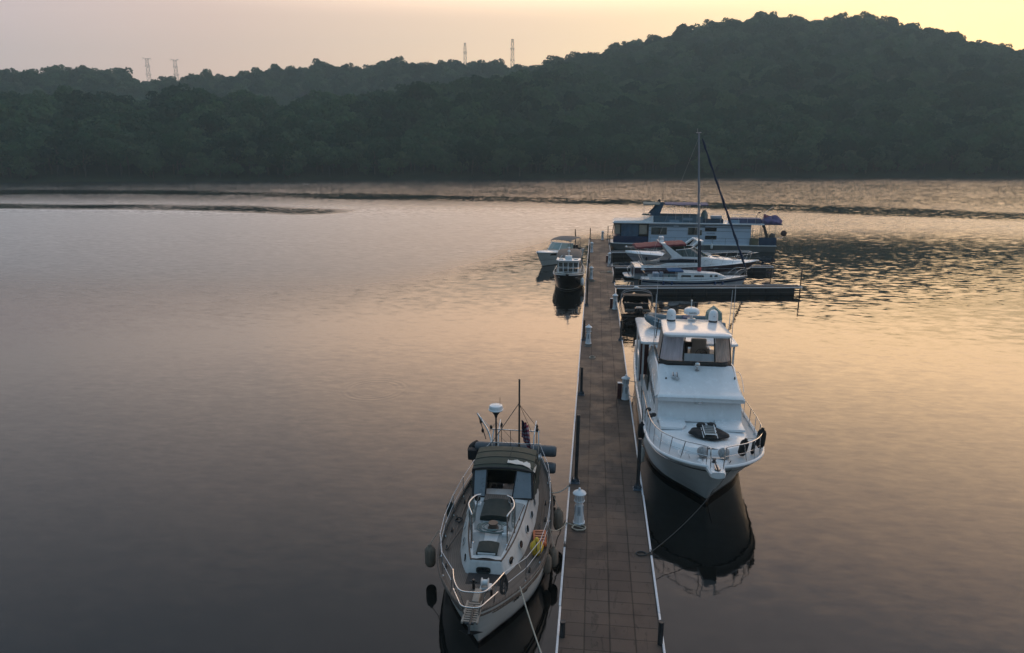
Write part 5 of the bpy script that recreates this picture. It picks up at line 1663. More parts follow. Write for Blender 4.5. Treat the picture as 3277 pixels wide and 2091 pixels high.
def gear_on_yacht():
    x, y, z = YP(4.55, .12, 2.06)
    t = thing('folded_lounge_chair', 'folded white lounge chair lying on a black cover, yacht foredeck', 'deck chair', (x, y, z), R(-92))
    f = MB()
    for k in (-.20, .20):
        f.tube([(-.48, k, .20), (.42, k * .9, .16)], .016, 7); f.tube([(-.40, k * 1.18, .12), (.48, k * 1.15, .09)], .014, 7)
    for x0 in (-.45, .40): f.tube([(x0, -.2, .18), (x0, .2, .18)], .014, 7)
    f.build('chair_frame', GEL, t, 50)
    s = MB()
    for k in range(5): s.box((-.40 + k * .16, -.18, .165), (-.29 + k * .16, .18, .18), .005)
    s.build('chair_slat', mat('grey_sling', (.16, .19, .20), .7), t, 30)
    c = thing('black_deck_cover', 'rumpled black cover lying under the lounge chair on yacht foredeck', 'cover', (x, y, z - .005), R(-92))
    b = MB(); rows = []
    q = random.Random(7)
    n = 26
    for k, (s0, h) in enumerate(((1.0, .0), (.97, .06), (.80, .10), (.5, .115), (.02, .12))):
        rows.append([(.46 * s0 * math.cos(a) * (1 + .10 * math.sin(3 * a + 1) + .04 * math.sin(8 * a)) - .06, .66 * s0 * math.sin(a) * (1 + .08 * math.sin(2 * a) + .05 * math.sin(7 * a)), h + .03 * math.sin(5 * a + k) * (s0 > .1) * (k > 0)) for a in (2 * math.pi * i / n for i in range(n))])
    b.loft(rows, closed=True, cap0=True, cap1=True); b.build('cover_cloth', BLACK, c, 60)
    r = MB()
    for xx, yy in ((-.46, -.22), (-.50, .12)): r.ball((xx, yy, .14), (.13, .17, .12), 12, 8)
    r.build('rolled_end', BLACK, c, 60)
    for i, (px, py, lab) in enumerate(((5.98, -.30, 'left grey mesh bundle by the yacht anchor winch'), (6.02, .38, 'right grey mesh bundle by the yacht anchor winch'))):
        X, Y, Z = YP(px, py, 2.08)
        m = MB(); m.ball((0, 0, 0), (.19, .20, .19), 12, 8)
        for v in m.bm.verts: v.co += Vector((noise.noise(v.co * 9), noise.noise(v.co * 9 + Vector((3, 0, 0))), noise.noise(v.co * 9 + Vector((0, 4, 0))))) * .05
        o = m.build('mesh_bundle', mat('grey_net_cloth', (.30, .31, .32), .8, var=.4, scale=20), None, 60, (X, Y, Z - .04))
        tag(o, lab, 'bundle', 'bundles on the yacht bow')
    G = 'black fenders on the yacht'
    fender(YP(5.76, 1.05, 2.16), .135, .60, 'large black fender lashed to the right bow rail, nearer the anchor', FENDK, G, (10, 8, 0), YP(5.55, 1.55, 2.45))
    fender(YP(5.12, 1.76, 2.24), .145, .64, 'large black fender lashed to the right bow rail, farther aft', FENDK, G, (-6, 6, 0), YP(5.0, 1.82, 2.48))
    fender(YP(5.47, 1.44, 2.05), .06, .46, 'thin black fender between the two large ones on the bow rail', FENDK, G, (6, 4, 0), YP(5.4, 1.62, 2.48))
    fender(YP(3.15, -2.12, 1.50), .13, .62, 'black fender on the walkway side of the motor yacht', FENDK, G, (0, 0, 0), YP(3.1, -1.95, 2.3))
    fender(YP(4.05, -2.16, .98), .12, .60, 'pale fender low on the walkway side of the motor yacht', mat('pale_fender_vinyl', (.50, .46, .42), .5, var=.12), G, (0, 0, 0), YP(4.0, -1.95, 2.3))
    b = MB()
    for xx, yy, zz in ((3.6, -1.86, 2.30), (3.2, -1.9, 2.38), (3.35, -1.72, 2.24)): b.ball(YP(xx, yy, zz), (.10, .13, .07), 10, 7)
    tag(b.build('black_rope_bag', BLACK, None, 60), 'small black cushions hung on the yacht left rail', 'cushion')
    line_between(YP(6.4, .62, 1.78), (1.80, 17.9, .50), .25, 'dark bow line from the yacht down to the rope coil on the walkway', ROPED, .011)
    line_between(YP(6.35, .55, 1.95), YP(5.25, -.02, -.3), -.02, 'dark line running from the yacht bow down to the waterline', ROPED, .013)
    line_between(YP(-.8, -1.95, 2.1), (1.70, 33.4, .52), .08, 'pale line from the yacht aft post to the walkway', ROPE, .016)
    line_between(YP(.2, -2.0, 1.75), (1.78, 30.75, .62), .06, 'pale line from the yacht side to the pedestal', ROPE, .016)
    for k in (0, 1):
        line_between(YP(.9 - .2 * k, -2.02, 2.4), YP(3.0 + .6 * k, -2.08, 1.6), .04, ('steep', 'slanting')[k] + ' dark line along the yacht left side deck', ROPED, .012)
    # dinghy carried across the aft roof
    x, y, z = YP(-3.2, .15, 4.10)
    d = thing('blue_grey_dinghy', 'slate blue inflatable dinghy carried across the yacht aft roof', 'dinghy', (x, y, z), R(180))
    for yy in (-.55, .55):
        m = MB(); m.tube(curve([(-1.55, yy, .0), (-1.45, yy, .0), (0, yy, .0), (.9, yy, .02), (1.4, yy * .8, .12), (1.66, yy * .2, .20)], 4), [.10] + [.17] * 3 + [.2] * 12 + [.2, .19, .18, .17, .16], 12)
        m.build('side_tube', HYPB, d, 50)
    m = MB()
    for yy in (-.55, .55): m.tube(curve([(-1.4, yy * 1.33, .06), (0, yy * 1.36, .06), (.9, yy * 1.36, .10), (1.4, yy * 1.15, .20), (1.8, yy * .2, .26)], 4), .02, 6)
    m.build('rope_rail', ALUW, d, 50)
    MB().box((-1.35, -.5, -.12), (1.2, .5, -.04), .02).build('hull_floor', GEL2, d, 30)
    MB().box((-1.45, -.48, -.1), (-1.38, .48, .25), .02).build('transom', GEL2, d, 30)
    m = MB(); m.box((-.2, -.3, -.04), (.15, .3, .28), .04); m.build('seat', NAVY, d, 30)
    x, y, z = YP(-3.05, 1.35, 3.92)
    c = thing('covered_outboard', 'outboard engine under a pale green cover on the yacht aft roof', 'outboard', (x, y, z))
    m = MB()
    prof = [(-.34, .45), (-.30, .72), (0, .98), (.30, .74), (.34, .42), (.26, .12), (-.26, .12)]
    m.loft([[(px * .82, -.28, pz * .96 + .02) for px, pz in prof], [(px, -.2, pz) for px, pz in prof], [(px, .2, pz) for px, pz in prof], [(px * .85, .28, pz * .97) for px, pz in prof]], closed=True, cap0=True, cap1=True)
    m.build('engine_cover', mat('sage_green_cover', (.22, .30, .27), .7, var=.15, scale=4), c, 30)
    MB().box((-.16, -.16, -.0), (.16, .16, .14), .02).build('stand', GALV, c, 30)
gear_on_yacht()

# ------------------------------------------------------------------ boats farther up the walkway
def houseboat():
    """bow to the left in the picture, so the boat is turned half round: x runs from the stern to the bow"""
    ox, oy = 11.4, 85.2
    T = thing('houseboat', 'long white and blue houseboat with a top deck and blue canopy, behind the finger docks', 'houseboat', (ox, oy, 0), R(180 - 1.5))
    # local: bow +x is towards the walkway; the side we see is port (+y)... turned, local +y points towards us
    HB = 2.05
    b = MB()
    rings = []
    for x, w, zb in ((-9.3, 1.95, .05), (-9.2, 2.0, -.3), (7.6, 2.0, -.3), (8.8, 1.75, -.05), (9.3, 1.45, .30), (9.5, 1.2, .50)):
        rings.append([(x, w, .62), (x, w, zb), (x, -w, zb), (x, -w, .62)])
    b.loft(rings, cap0=True, cap1=True); b.build('hull', mat('houseboat_hull', (.09, .10, .10), .4, var=.2, scale=1.2, dirt=(.06, .06, .045)), T, 30)
    MB().prism([(-9.4, HB), (7.8, HB), (9.0, 1.8), (9.55, 1.25), (9.55, -1.25), (9.0, -1.8), (7.8, -HB), (-9.4, -HB)], .623, .72, bev=.02).build('main_deck', GEL2, T, 30)
    SID = hull_mat('houseboat_siding', (.52, .62, .74), [(2.62, 2.68, (.02, .07, .12)), (2.84, 2.90, (.03, .06, .09)), (2.20, 2.235, (.05, .10, .15))], .4, .06)
    w0, w1 = -6.55, 5.0
    MB().box((w0, -1.62, .725), (w1, 1.62, 3.02)).build('cabin', SID, T, 0)
    def win(x0, x1, z0, z1, m=GLASSG, split=0):
        f = MB(); f.box((x0 - .05, 1.622, z0 - .05), (x1 + .05, 1.65, z1 + .05), .012); fo = f.build('window', ALU if m is GLASSG else BLACKH, T, 30)
        g = MB(); g.box((x0, 1.652, z0), (x1, 1.664, z1)); g.build('pane', m, fo, 0)
        if split:
            h = MB(); h.box((lerp(x0, x1, split) - .03, 1.666, z0), (lerp(x0, x1, split) + .03, 1.676, z1)); h.build('mullion', BLACKH, fo, 0)
    win(2.95, 4.7, 1.78, 2.58, GLASSG, .45); win(-.55, .50, 1.80, 2.62, GLASSG, .5); win(-2.65, -1.45, 2.26, 2.60, GLASS); win(-2.70, -1.50, 1.34, 1.66, GLASS)
    d = MB(); d.box((-1.05, 1.63, 1.75), (-.85, 1.66, 2.35), .01); d.build('wall_lamp', GLASSG, T, 30)
    text_mesh('boat_name', 'PROMISES', .22, NAVY, T, Matrix.Translation((-2.08, 1.634, 1.96)) @ Matrix.Rotation(R(180), 4, 'Z') @ Matrix.Rotation(R(90), 4, 'X'), .003)
    t = MB()
    t.box((2.2, 1.63, 2.72), (4.95, 1.655, 2.80)); t.box((-1.4, 1.63, 2.72), (1.6, 1.655, 2.80)); t.build('trim_strip', mat('teal_trim', (.03, .10, .15), .4), T, 0)
    # enclosed front porch with blue canvas and clear windows
    b = MB()
    b.prism([(5.05, 1.75), (7.9, 1.75), (9.1, 1.55), (9.1, -1.55), (7.9, -1.75), (5.05, -1.75)], .725, 1.50, bev=.015); b.build('porch_skirt', DKBLUE, T, 20)
    b = MB()
    pts = [(6.15, 1.70), (7.6, 1.72), (8.2, 1.66)]
    for (a0, a1), (b0, b1) in zip(pts, pts[1:]): wavy_panel(b, (a0, a1, 1.5), (b0, b1, 1.5), (b0, b1 - .02, 2.98), (a0, a1 - .02, 2.98), 12, .012, 2)
    b.build('porch_canvas', mat('porch_blue_canvas', (.055, .11, .18), .6, var=.2, scale=2), T, 60)
    CLR = mat('clear_porch_vinyl', (.34, .31, .26), .15, var=.12, spec=.7)
    MB().thick([(8.35, 1.63, 1.75), (8.95, 1.52, 1.75), (8.90, 1.52, 2.85), (8.35, 1.63, 2.85)], (0, 1, 0), .012).build('porch_window', CLR, T, 0)
    MB().thick([(5.25, 1.70, 1.75), (6.1, 1.70, 1.75), (6.1, 1.70, 2.85), (5.25, 1.70, 2.85)], (0, 1, 0), .012).build('porch_window', CLR, T, 0)
    b = MB()
    b.box((5.05, -1.6, 1.5), (5.1, 1.6, 2.95)); b.box((5.1, -1.70, 1.5), (9.0, -1.66, 2.95)); b.build('porch_back', mat('porch_shade', (.06, .07, .075), .6), T, 0)
    b = MB()
    for x, y in ((9.0, 1.5), (8.25, 1.68), (6.14, 1.73), (5.15, 1.73), (9.0, -1.5)): b.tube([(x + (.25 if x > 8.9 else 0), y, 1.45), (x, y, 3.0)], .03, 6)
    b.build('porch_post', BLACKH, T, 40)
    # roof, upper deck, coaming
    b = MB(); b.prism([(-7.9, 1.98), (9.0, 1.98), (9.25, 1.7), (9.25, -1.7), (9.0, -1.98), (-7.9, -1.98)], 3.03, 3.16, bev=.03); b.build('roof_deck', GEL, T, 30)
    b = MB()
    rings = []
    for x, w, z in ((9.1, 1.75, 3.30), (5.9, 1.75, 3.36), (5.3, 1.72, 3.60), (4.75, 1.70, 3.92), (4.55, 1.68, 3.93)): rings.append([(x, w, 3.165), (x, w, z), (x, -w, z), (x, -w, 3.165)])
    b.loft(rings, cap0=True, cap1=True); b.build('porch_roof', GEL, T, 30)
    b = MB()
    for s in (1, -1): b.box((-1.05, s * 1.66 - .03, 3.165), (4.5, s * 1.66 + .03, 3.90), .01)
    b.build('upper_coaming', mat('blue_grey_coaming', (.07, .13, .18), .5, var=.2, scale=1.5), T, 20)
    b = MB(); b.box((.1, 1.692, 3.45), (1.25, 1.712, 3.72)); b.box((1.6, 1.692, 3.2), (2.7, 1.712, 3.5)); b.build('coaming_panel', mat('pale_blue_panel', (.20, .28, .36), .5), T, 0)
    b = MB(); b.box((-3.4, .9, 3.165), (-1.1, 1.62, 3.62), .03); b.build('deck_locker', mat('dark_blue_locker', (.03, .055, .085), .6), T, 30)
    b = MB(); b.box((-3.2, .8, 3.65), (-2.0, 1.5, 3.98), .03); b.box((-5.2, .8, 3.165), (-4.0, 1.6, 3.55), .03); b.build('cool_box', mat('pale_blue_box', (.26, .36, .46), .5), T, 30)
    b = MB(); b.box((-7.6, .1, 3.165), (-4.2, 1.5, 3.70), .04); b.build('sun_pad', mat('violet_blue_pad', (.09, .10, .17), .7, var=.2), T, 30)
    b = MB()
    for x in (-7.7, -6.9, -6.0, -5.0, -4.0, -3.0): b.tube([(x, 1.9, 3.16), (x, 1.9, 3.88)], .018, 5)
    b.tube([(-7.7, 1.9, 3.88), (-1.2, 1.9, 3.88)], .018, 5); b.tube([(-7.7, -1.9, 3.88), (4, -1.9, 3.88)], .018, 5)
    for x in (-7.7, -5.0, -2.0, 1.0): b.tube([(x, -1.9, 3.16), (x, -1.9, 3.88)], .018, 5)
    b.build('upper_rail', ALU, T, 50)
    # raked arch and bimini
    for s in (1, -1):
        MB().thick([(5.05, s * 1.55, 3.92), (3.9, s * 1.55, 3.92), (3.35, s * 1.45, 5.45), (3.75, s * 1.45, 5.50)], (0, s, 0), .10).build('arch_leg', mat('arch_blue', (.025, .075, .13), .45, var=.15), T, 20)
    b = MB(); b.box((3.36, -1.5, 5.38), (3.76, 1.5, 5.50), .03); b.ball((3.9, .4, 5.62), (.16, .16, .14), 10, 6); b.tube([(3.5, .5, 5.5), (3.5, .5, 6.1), (3.62, .5, 6.3)], .03, 6); b.tube([(3.5, .5, 6.1), (3.6, .5, 7.9)], .012, 5); b.build('arch_top', BLACKH, T, 40)
    def bim(x0, x1, name, m):
        rows = []
        for i in range(7):
            x = lerp(x0, x1, i / 6); rows.append([(x, 1.75 * k / 5, 5.24 + .14 * (1 - (k / 5) ** 2) + .02 * math.sin(i * 2.1)) for k in range(-5, 6)])
        q = MB(); q.loft(rows); q.loft([[(a, c, d - .05) for a, c, d in r] for r in rows]); q.loft([[p for p in (r[-1] for r in rows)], [(p[0], p[1], p[2] - .10) for p in (r[-1] for r in rows)]]); q.loft([[(a, c, d) for a, c, d in rows[0]], [(a, c, d - .07) for a, c, d in rows[0]]])
        q.build(name, m, T, 50)
    bim(3.3, -1.6, 'bimini', mat('violet_blue_canvas', (.07, .075, .15), .75, var=.2)); bim(5.75, 3.8, 'front_bimini', mat('green_blue_canvas', (.10, .15, .15), .75, var=.2))
    b = MB()
    for x in (-1.4, .4, 1.2, 2.0, 5.6):
        for s in (1, -1): b.tube([(x, s * 1.68, 3.2), (x + .05, s * 1.70, 5.22)], .018, 5)
    b.build('bimini_frame', ALU, T, 50)
    MB().lathe([(.40, 3.165), (.42, 3.6), (.40, 4.1), (.26, 4.42), (.10, 4.58), (0, 4.6)], 9, (-1.3, .9, 0)).build('covered_helm_seat', mat('sage_cover', (.13, .18, .17), .8), T, 30)
    MB().thick([(5.9, .8, 3.95), (5.0, .8, 3.93), (5.0, .8, 4.08), (5.7, .8, 4.12)], (0, 1, 0), .6).build('helm_visor', mat('visor_green', (.09, .14, .13), .5), T, 20)
    # side rail along the main deck
    b = MB()
    x = w0
    while x < 4.9:
        b.tube([(x, HB - .08, .72), (x, HB - .08, 1.48)], .016, 5); x += 1.42
    b.tube([(w0, HB - .08, 1.48), (4.9, HB - .08, 1.48)], .018, 5); b.tube([(w0, HB - .08, 1.10), (4.9, HB - .08, 1.10)], .012, 5); b.build('side_rail', mat('grey_rail', (.10, .14, .19), .4, .3), T, 50)
    # stern platform with wall, posts, stairs, wheel cover
    b = MB(); b.box((-9.35, 1.72, .725), (-7.45, 1.80, 1.62), .015); b.box((-9.4, -1.8, .725), (-9.34, 1.8, 1.62), .015); b.build('stern_wall', mat('stern_blue', (.02, .05, .10), .4, var=.2), T, 20)
    b = MB(); b.box((-7.43, 1.70, .725), (-6.45, 1.80, 1.52), .015); b.build('stern_locker', mat('tan_locker', (.15, .135, .085), .7, var=.2), T, 20)
    b = MB()
    for x, y in ((-6.7, 1.72), (-7.55, 1.75), (-9.2, 1.75), (-8.4, -1.7), (-7.0, -1.7), (-8.5, 1.75)): b.tube([(x, y, .72), (x, y, 3.05)], .028, 6)
    b.build('stern_post', mat('cream_post', (.38, .36, .28), .5), T, 40)
    MB().thick([(-7.9, 1.2, 3.0), (-8.1, 1.2, 3.0), (-8.75, 1.2, 1.2), (-8.5, 1.2, 1.2)], (0, -1, 0), .7).build('stern_stair', BROWN, T, 20)
    MB().box((-9.9, -1.7, 3.05), (-7.95, 1.8, 3.15), .02).build('stern_roof', DKBLUE, T, 20)
    b = MB(); b.ball((-8.95, 1.4, 1.75), (.36, .3, .36), 12, 8); b.build('covered_grill', BROWN, T, 50)
    b = MB(); b.tube([(-9.3, 1.7, 1.58), (-9.95, 1.7, 1.58), (-10.1, 1.7, 1.75)], .03, 6); b.build('dish_arm', ALU, T, 50)
    b = MB(); b.lathe([(0, -.06), (.22, -.04), (.34, .03), (.33, .05), (.2, .0), (0, -.02)], 18, M=Matrix.Translation((-10.15, 1.7, 2.12)) @ Matrix.Rotation(R(100), 4, 'X')); b.build('satellite_dish', mat('rust_brown_dish', (.07, .035, .03), .6), T, 40)
    b = MB(); b.tube(curve([(-7.0, 1.6, 3.2), (-7.0, 1.6, 4.0), (-7.25, 1.6, 4.4)], 4), .022, 6); b.ball((-7.3, 1.6, 4.42), (.13, .1, .10), 10, 6); b.build('deck_lamp', BLACKH, T, 50)
    b = MB(); b.tube([(-8.2, 1.2, 3.2), (-8.0, 1.2, 4.3)], .03, 6); b.tube([(-8.0, 1.2, 4.45), (-8.85, 1.2, 5.1)], .025, 6); b.build('stern_pole', ALU, T, 50)
    c, s_ = math.cos(T.rotation_euler[2]), math.sin(T.rotation_euler[2])
    def wp(x, y, z): return (ox + x * c - y * s_, oy + x * s_ + y * c, z)
    # things lying on it or hanging from it
    m = MB(); rows = []
    for k, (sc, h) in enumerate(((1, 0), (1.04, .22), (.86, .48), (.42, .70), (.02, .74))):
        rows.append([(1.15 * sc * math.cos(a) * (1 + .1 * math.sin(3 * a)), .8 * sc * math.sin(a) * (1 + .1 * math.sin(2 * a + 1)), h * (1 + .25 * math.sin(2 * a + .8)) + .09 * math.sin(5 * a + 2 * k) * (0 < k < 4)) for a in (2 * math.pi * i / 20 for i in range(20))])
    m.loft(rows, closed=True, cap0=True, cap1=True)
    px, py, pz = wp(-8.85, 1.0, 3.16)
    tag(m.build('purple_cover', mat('purple_grey_cloth', (.13, .10, .20), .8, var=.45, scale=2.5, bump=.4), None, 40, (px, py, pz)), 'heap under a purple cloth on the houseboat stern roof', 'cover')
    m = MB(); rows = []
    for i in range(10):
        u = i / 9; rows.append([(u * .75, .05 * math.sin(u * 8 + v * 3), (v - .5) * .6 - u * .25) for v in (0, .25, .5, .75, 1)])
    m.loft(rows); m.loft([[(a, b_ + .01, c_) for a, b_, c_ in r] for r in rows])
    px, py, pz = wp(-8.0, 1.25, 3.95)
    tag(m.build('striped_flag', mat('red_white_cloth', (.36, .13, .17), .8, var=.6, scale=5, stretch=(.3, 1, 4)), None, 60, (px - .15, py, pz)), 'pink striped flag at the houseboat stern, beside the purple heap', 'flag')
    fender(wp(-2.2, 2.12, .55), .14, .62, 'single white fender hanging on the houseboat side', GEL, None, line=wp(-2.2, 2.0, 1.48))
houseboat()

def sloop():
    ox, oy = 8.75, 61.9
    T = thing('sailing_sloop', 'small white sloop with a tall bare mast and rolled blue jib', 'sailboat', (ox, oy, -.27), R(2.0))
    H = Hull([-4.5, -3.6, -2, -.5, 1, 2.2, 3.2, 3.9, 4.4, 4.6], [.85, 1.08, 1.33, 1.42, 1.38, 1.17, .84, .50, .20, .04], [.78, .76, .74, .76, .82, .90, .98, 1.04, 1.08, 1.10], [.45, .78, 1.08, 1.22, 1.15, .82, .44, .18, .05, .012], [.1, .08, .05, .02, .05, .12, .25, .42, .58, .65], zk=-.5, p=.9, n=32)
    H.shell(MB()).build('hull', hull_mat('sloop_hull', (.50, .55, .60), [(-1, .05, (.03, .05, .08)), (.17, .19, (.12, .2, .22))]), T, 40)
    b = MB(); H.band(b, .66, .86, .006); b.build('sheer_stripe', DKBLUE, T, 40)
    H.rail(MB(), .03, 0, 0, 6).build('toe_rail', BLACKH, T, 40)
    H.deck('deck', GEL2, T, dz=-.03, inset=.03, camber=.05, hole=lambda x, y: -3.9 < x < -1.55 and abs(y) < .62)
    rows = []
    secs = [(2.75, .25, .96, .98), (2.2, .48, .93, 1.20), (1.9, .55, .90, 1.30), (.6, .72, .84, 1.38), (-.6, .80, .80, 1.42), (-1.5, .80, .78, 1.44)]
    b = MB(); b.loft([[(x, -w, z0), (x, -w * .90, z1 - .03), (x, -w * .8, z1), (x, 0, z1 + .05), (x, w * .8, z1), (x, w * .90, z1 - .03), (x, w, z0)] for x, w, z0, z1 in secs], cap0=True, cap1=True); b.build('cabin_trunk', GEL2, T, 35)
    for x0, x1 in ((-1.2, -.35), (-.1, .75), (1.25, 1.5), (1.65, 1.95)):
        for s in (1, -1):
            wf = lambda x: interp([-q[0] for q in secs], [q[1] for q in secs], -x)
            MB().thick([(x0, s * (wf(x0) * .965 + .008), 1.04), (x1, s * (wf(x1) * .965 + .008), 1.04), (x1 - .04, s * (wf(x1) * .935 + .008), 1.19), (x0 + .04, s * (wf(x0) * .935 + .008), 1.19)], (0, s, 0), .012).build('cabin_window', GLASS, T, 0)
    b = MB(); b.box((-3.9, -.62, .35), (-1.55, .62, .37)); b.box((-3.9, .62, .35), (-1.55, .66, .98), .01); b.box((-3.9, -.66, .35), (-1.55, -.62, .98), .01); b.build('cockpit', GEL2, T, 20)
    MB().box((-2.3, -.75, 1.46), (-1.0, .75, 1.56), .04).build('companionway_cover', mat('bright_blue_canvas', (.03, .11, .25), .7), T, 30)
    b = MB(); b.box((-3.55, -.55, .75), (-3.05, .3, 1.30), .05); b.box((-2.9, .2, .7), (-2.6, .6, 1.25), .03); b.build('cockpit_bag', mat('grey_blue_bag', (.24, .30, .38), .7, var=.3), T, 40)
    b = MB(); b.tube([(-2.55, -.5, 1.2), (-1.8, -.5, 1.2)], .03, 6); b.tube([(-2.2, -.5, .7), (-2.2, -.5, 1.2)], .06, 6); b.tube([(-2.5, -.5, .72), (-1.9, -.5, .72)], .03, 6); b.build('green_table', mat('green_plastic', (.03, .14, .13), .5), T, 40)
    mx = .42
    b = MB(); b.tube([(mx, 0, 1.4), (mx - .75, 0, 13.05)], [.085, .075], 12); b.build('mast', mat('grey_mast_alloy', (.24, .27, .32), .45, .3, var=.08), T, 50)
    b = MB(); b.box((mx - .95, -.12, 13.04), (mx - .55, .12, 13.09), .01); b.tube([(mx - .85, .0, 13.05), (mx - .88, 0, 13.4)], .012, 5); b.tube([(mx - .65, -.25, 13.1), (mx - .65, .25, 13.1)], .012, 5); b.build('masthead', ALU, T, 40)
    MB().tube([(mx + .02, 0, 1.5), (mx - .12, 0, 4.05)], .14, 10).build('mast_boot', mat('dark_blue_boot', (.012, .02, .045), .8), T, 50)
    MB().lathe([(.16, 1.40), (.17, 1.45), (.16, 1.75), (.12, 1.80)], 12, (mx + .02, 0, 0)).build('mast_collar', mat('red_collar', (.45, .03, .05), .5), T, 40)
    b = MB(); p0, p1 = Vector((mx - .45, 0, 12.6)), Vector((4.45, 0, 1.55))
    n = 26
    b.tube([p0.lerp(p1, i / n) + Vector((.02 * math.sin(i * 2.3), .02 * math.cos(i * 3), 0)) for i in range(n + 1)], [.035] + [.075 + .018 * math.sin(i * 1.7) + .02 * min(1, i / 20) for i in range(1, n)] + [.04], 8); b.build('rolled_jib', mat('blue_sail_cover', (.012, .03, .075), .8, var=.3, scale=4), T, 50)
    b = MB(); b.tube([p1, (4.5, 0, 1.12)], .02, 6)
    top = Vector((mx - .72, 0, 12.7)); mid = Vector((mx - .35, 0, 7.2))
    for s in (1, -1):
        sp = Vector((mx - .36, s * .75, 7.1))
        b.tube([mid, sp], .02, 5); b.tube([top, sp, (mx - .2, s * 1.32, .82)], .007, 4); b.tube([mid, (mx + .4, s * 1.30, .85)], .006, 4); b.tube([mid, (mx - .7, s * 1.33, .8)], .006, 4)
    b.tube([top, (-4.4, 0, .85)], .007, 4); b.build('standing_rigging', ALU, T, 40)
    b = MB(); b.tube([(mx - .1, 0, 2.2), (-3.2, .05, 2.15)], .05, 8); b.build('boom', mat('boom_alloy', (.10, .11, .13), .5, .3), T, 50)
    MB().tube([(mx - .2, 0, 2.33), (-1.2, .03, 2.36), (-3.0, .05, 2.28)], [.13, .14, .08], 8).build('stowed_mainsail', mat('black_blue_sail_cover', (.012, .018, .03), .8), T, 50)
    r = MB()
    for s in (1, -1):
        r.tube(curve([(3.0, s * .92, .98), (3.6, s * .72, 1.62), (4.3, s * .35, 1.72), (4.75, 0, 1.74)], 4), .016, 6); r.tube([(3.6, s * .70, 1.62), (3.95, s * .45, 1.06)], .014, 5); r.tube([(4.5, s * .25, 1.73), (4.35, s * .2, 1.1)], .014, 5)
        pr = None
        for x in (2.0, .4, -1.2, -2.8, -4.3):
            y = s * (H.bd(x) - .06); r.tube([(x, y, H.zs(x)), (x, y, H.zs(x) + .6)], .012, 5)
            if pr: r.tube([pr, (x, y, H.zs(x) + .59)], .006, 4)
            pr = (x, y, H.zs(x) + .59)
        r.tube([(2.0, s * (H.bd(2) - .06), 1.47), (3.4, s * .80, 1.58)], .006, 4)
    r.tube([(-4.3, -.9, 1.35), (-4.4, 0, 1.36), (-4.3, .9, 1.35)], .014, 5); r.build('pulpit_and_stanchions', STEEL, T, 50)
    b = MB(); b.box((-4.75, -.35, .0), (-4.5, -.05, .65), .04); b.build('small_outboard', BLACKH, T, 30)
    c, s_ = math.cos(R(2)), math.sin(R(2))
    def wp(x, y, z): return (ox + x * c - y * s_, oy + x * s_ + y * c, z - .27)
    for x, l in ((-2.75, 'leftmost'), (-2.05, 'second from left'), (1.6, 'third from left'), (2.25, 'rightmost')):
        fender(wp(x, -H.bd(x) - .08, .52), .11, .40, l + ' of the four small blue fenders on the sloop side', NAVY, 'small blue fenders on the sloop', line=wp(x, -H.bd(x) + .05, 1.1))
sloop()

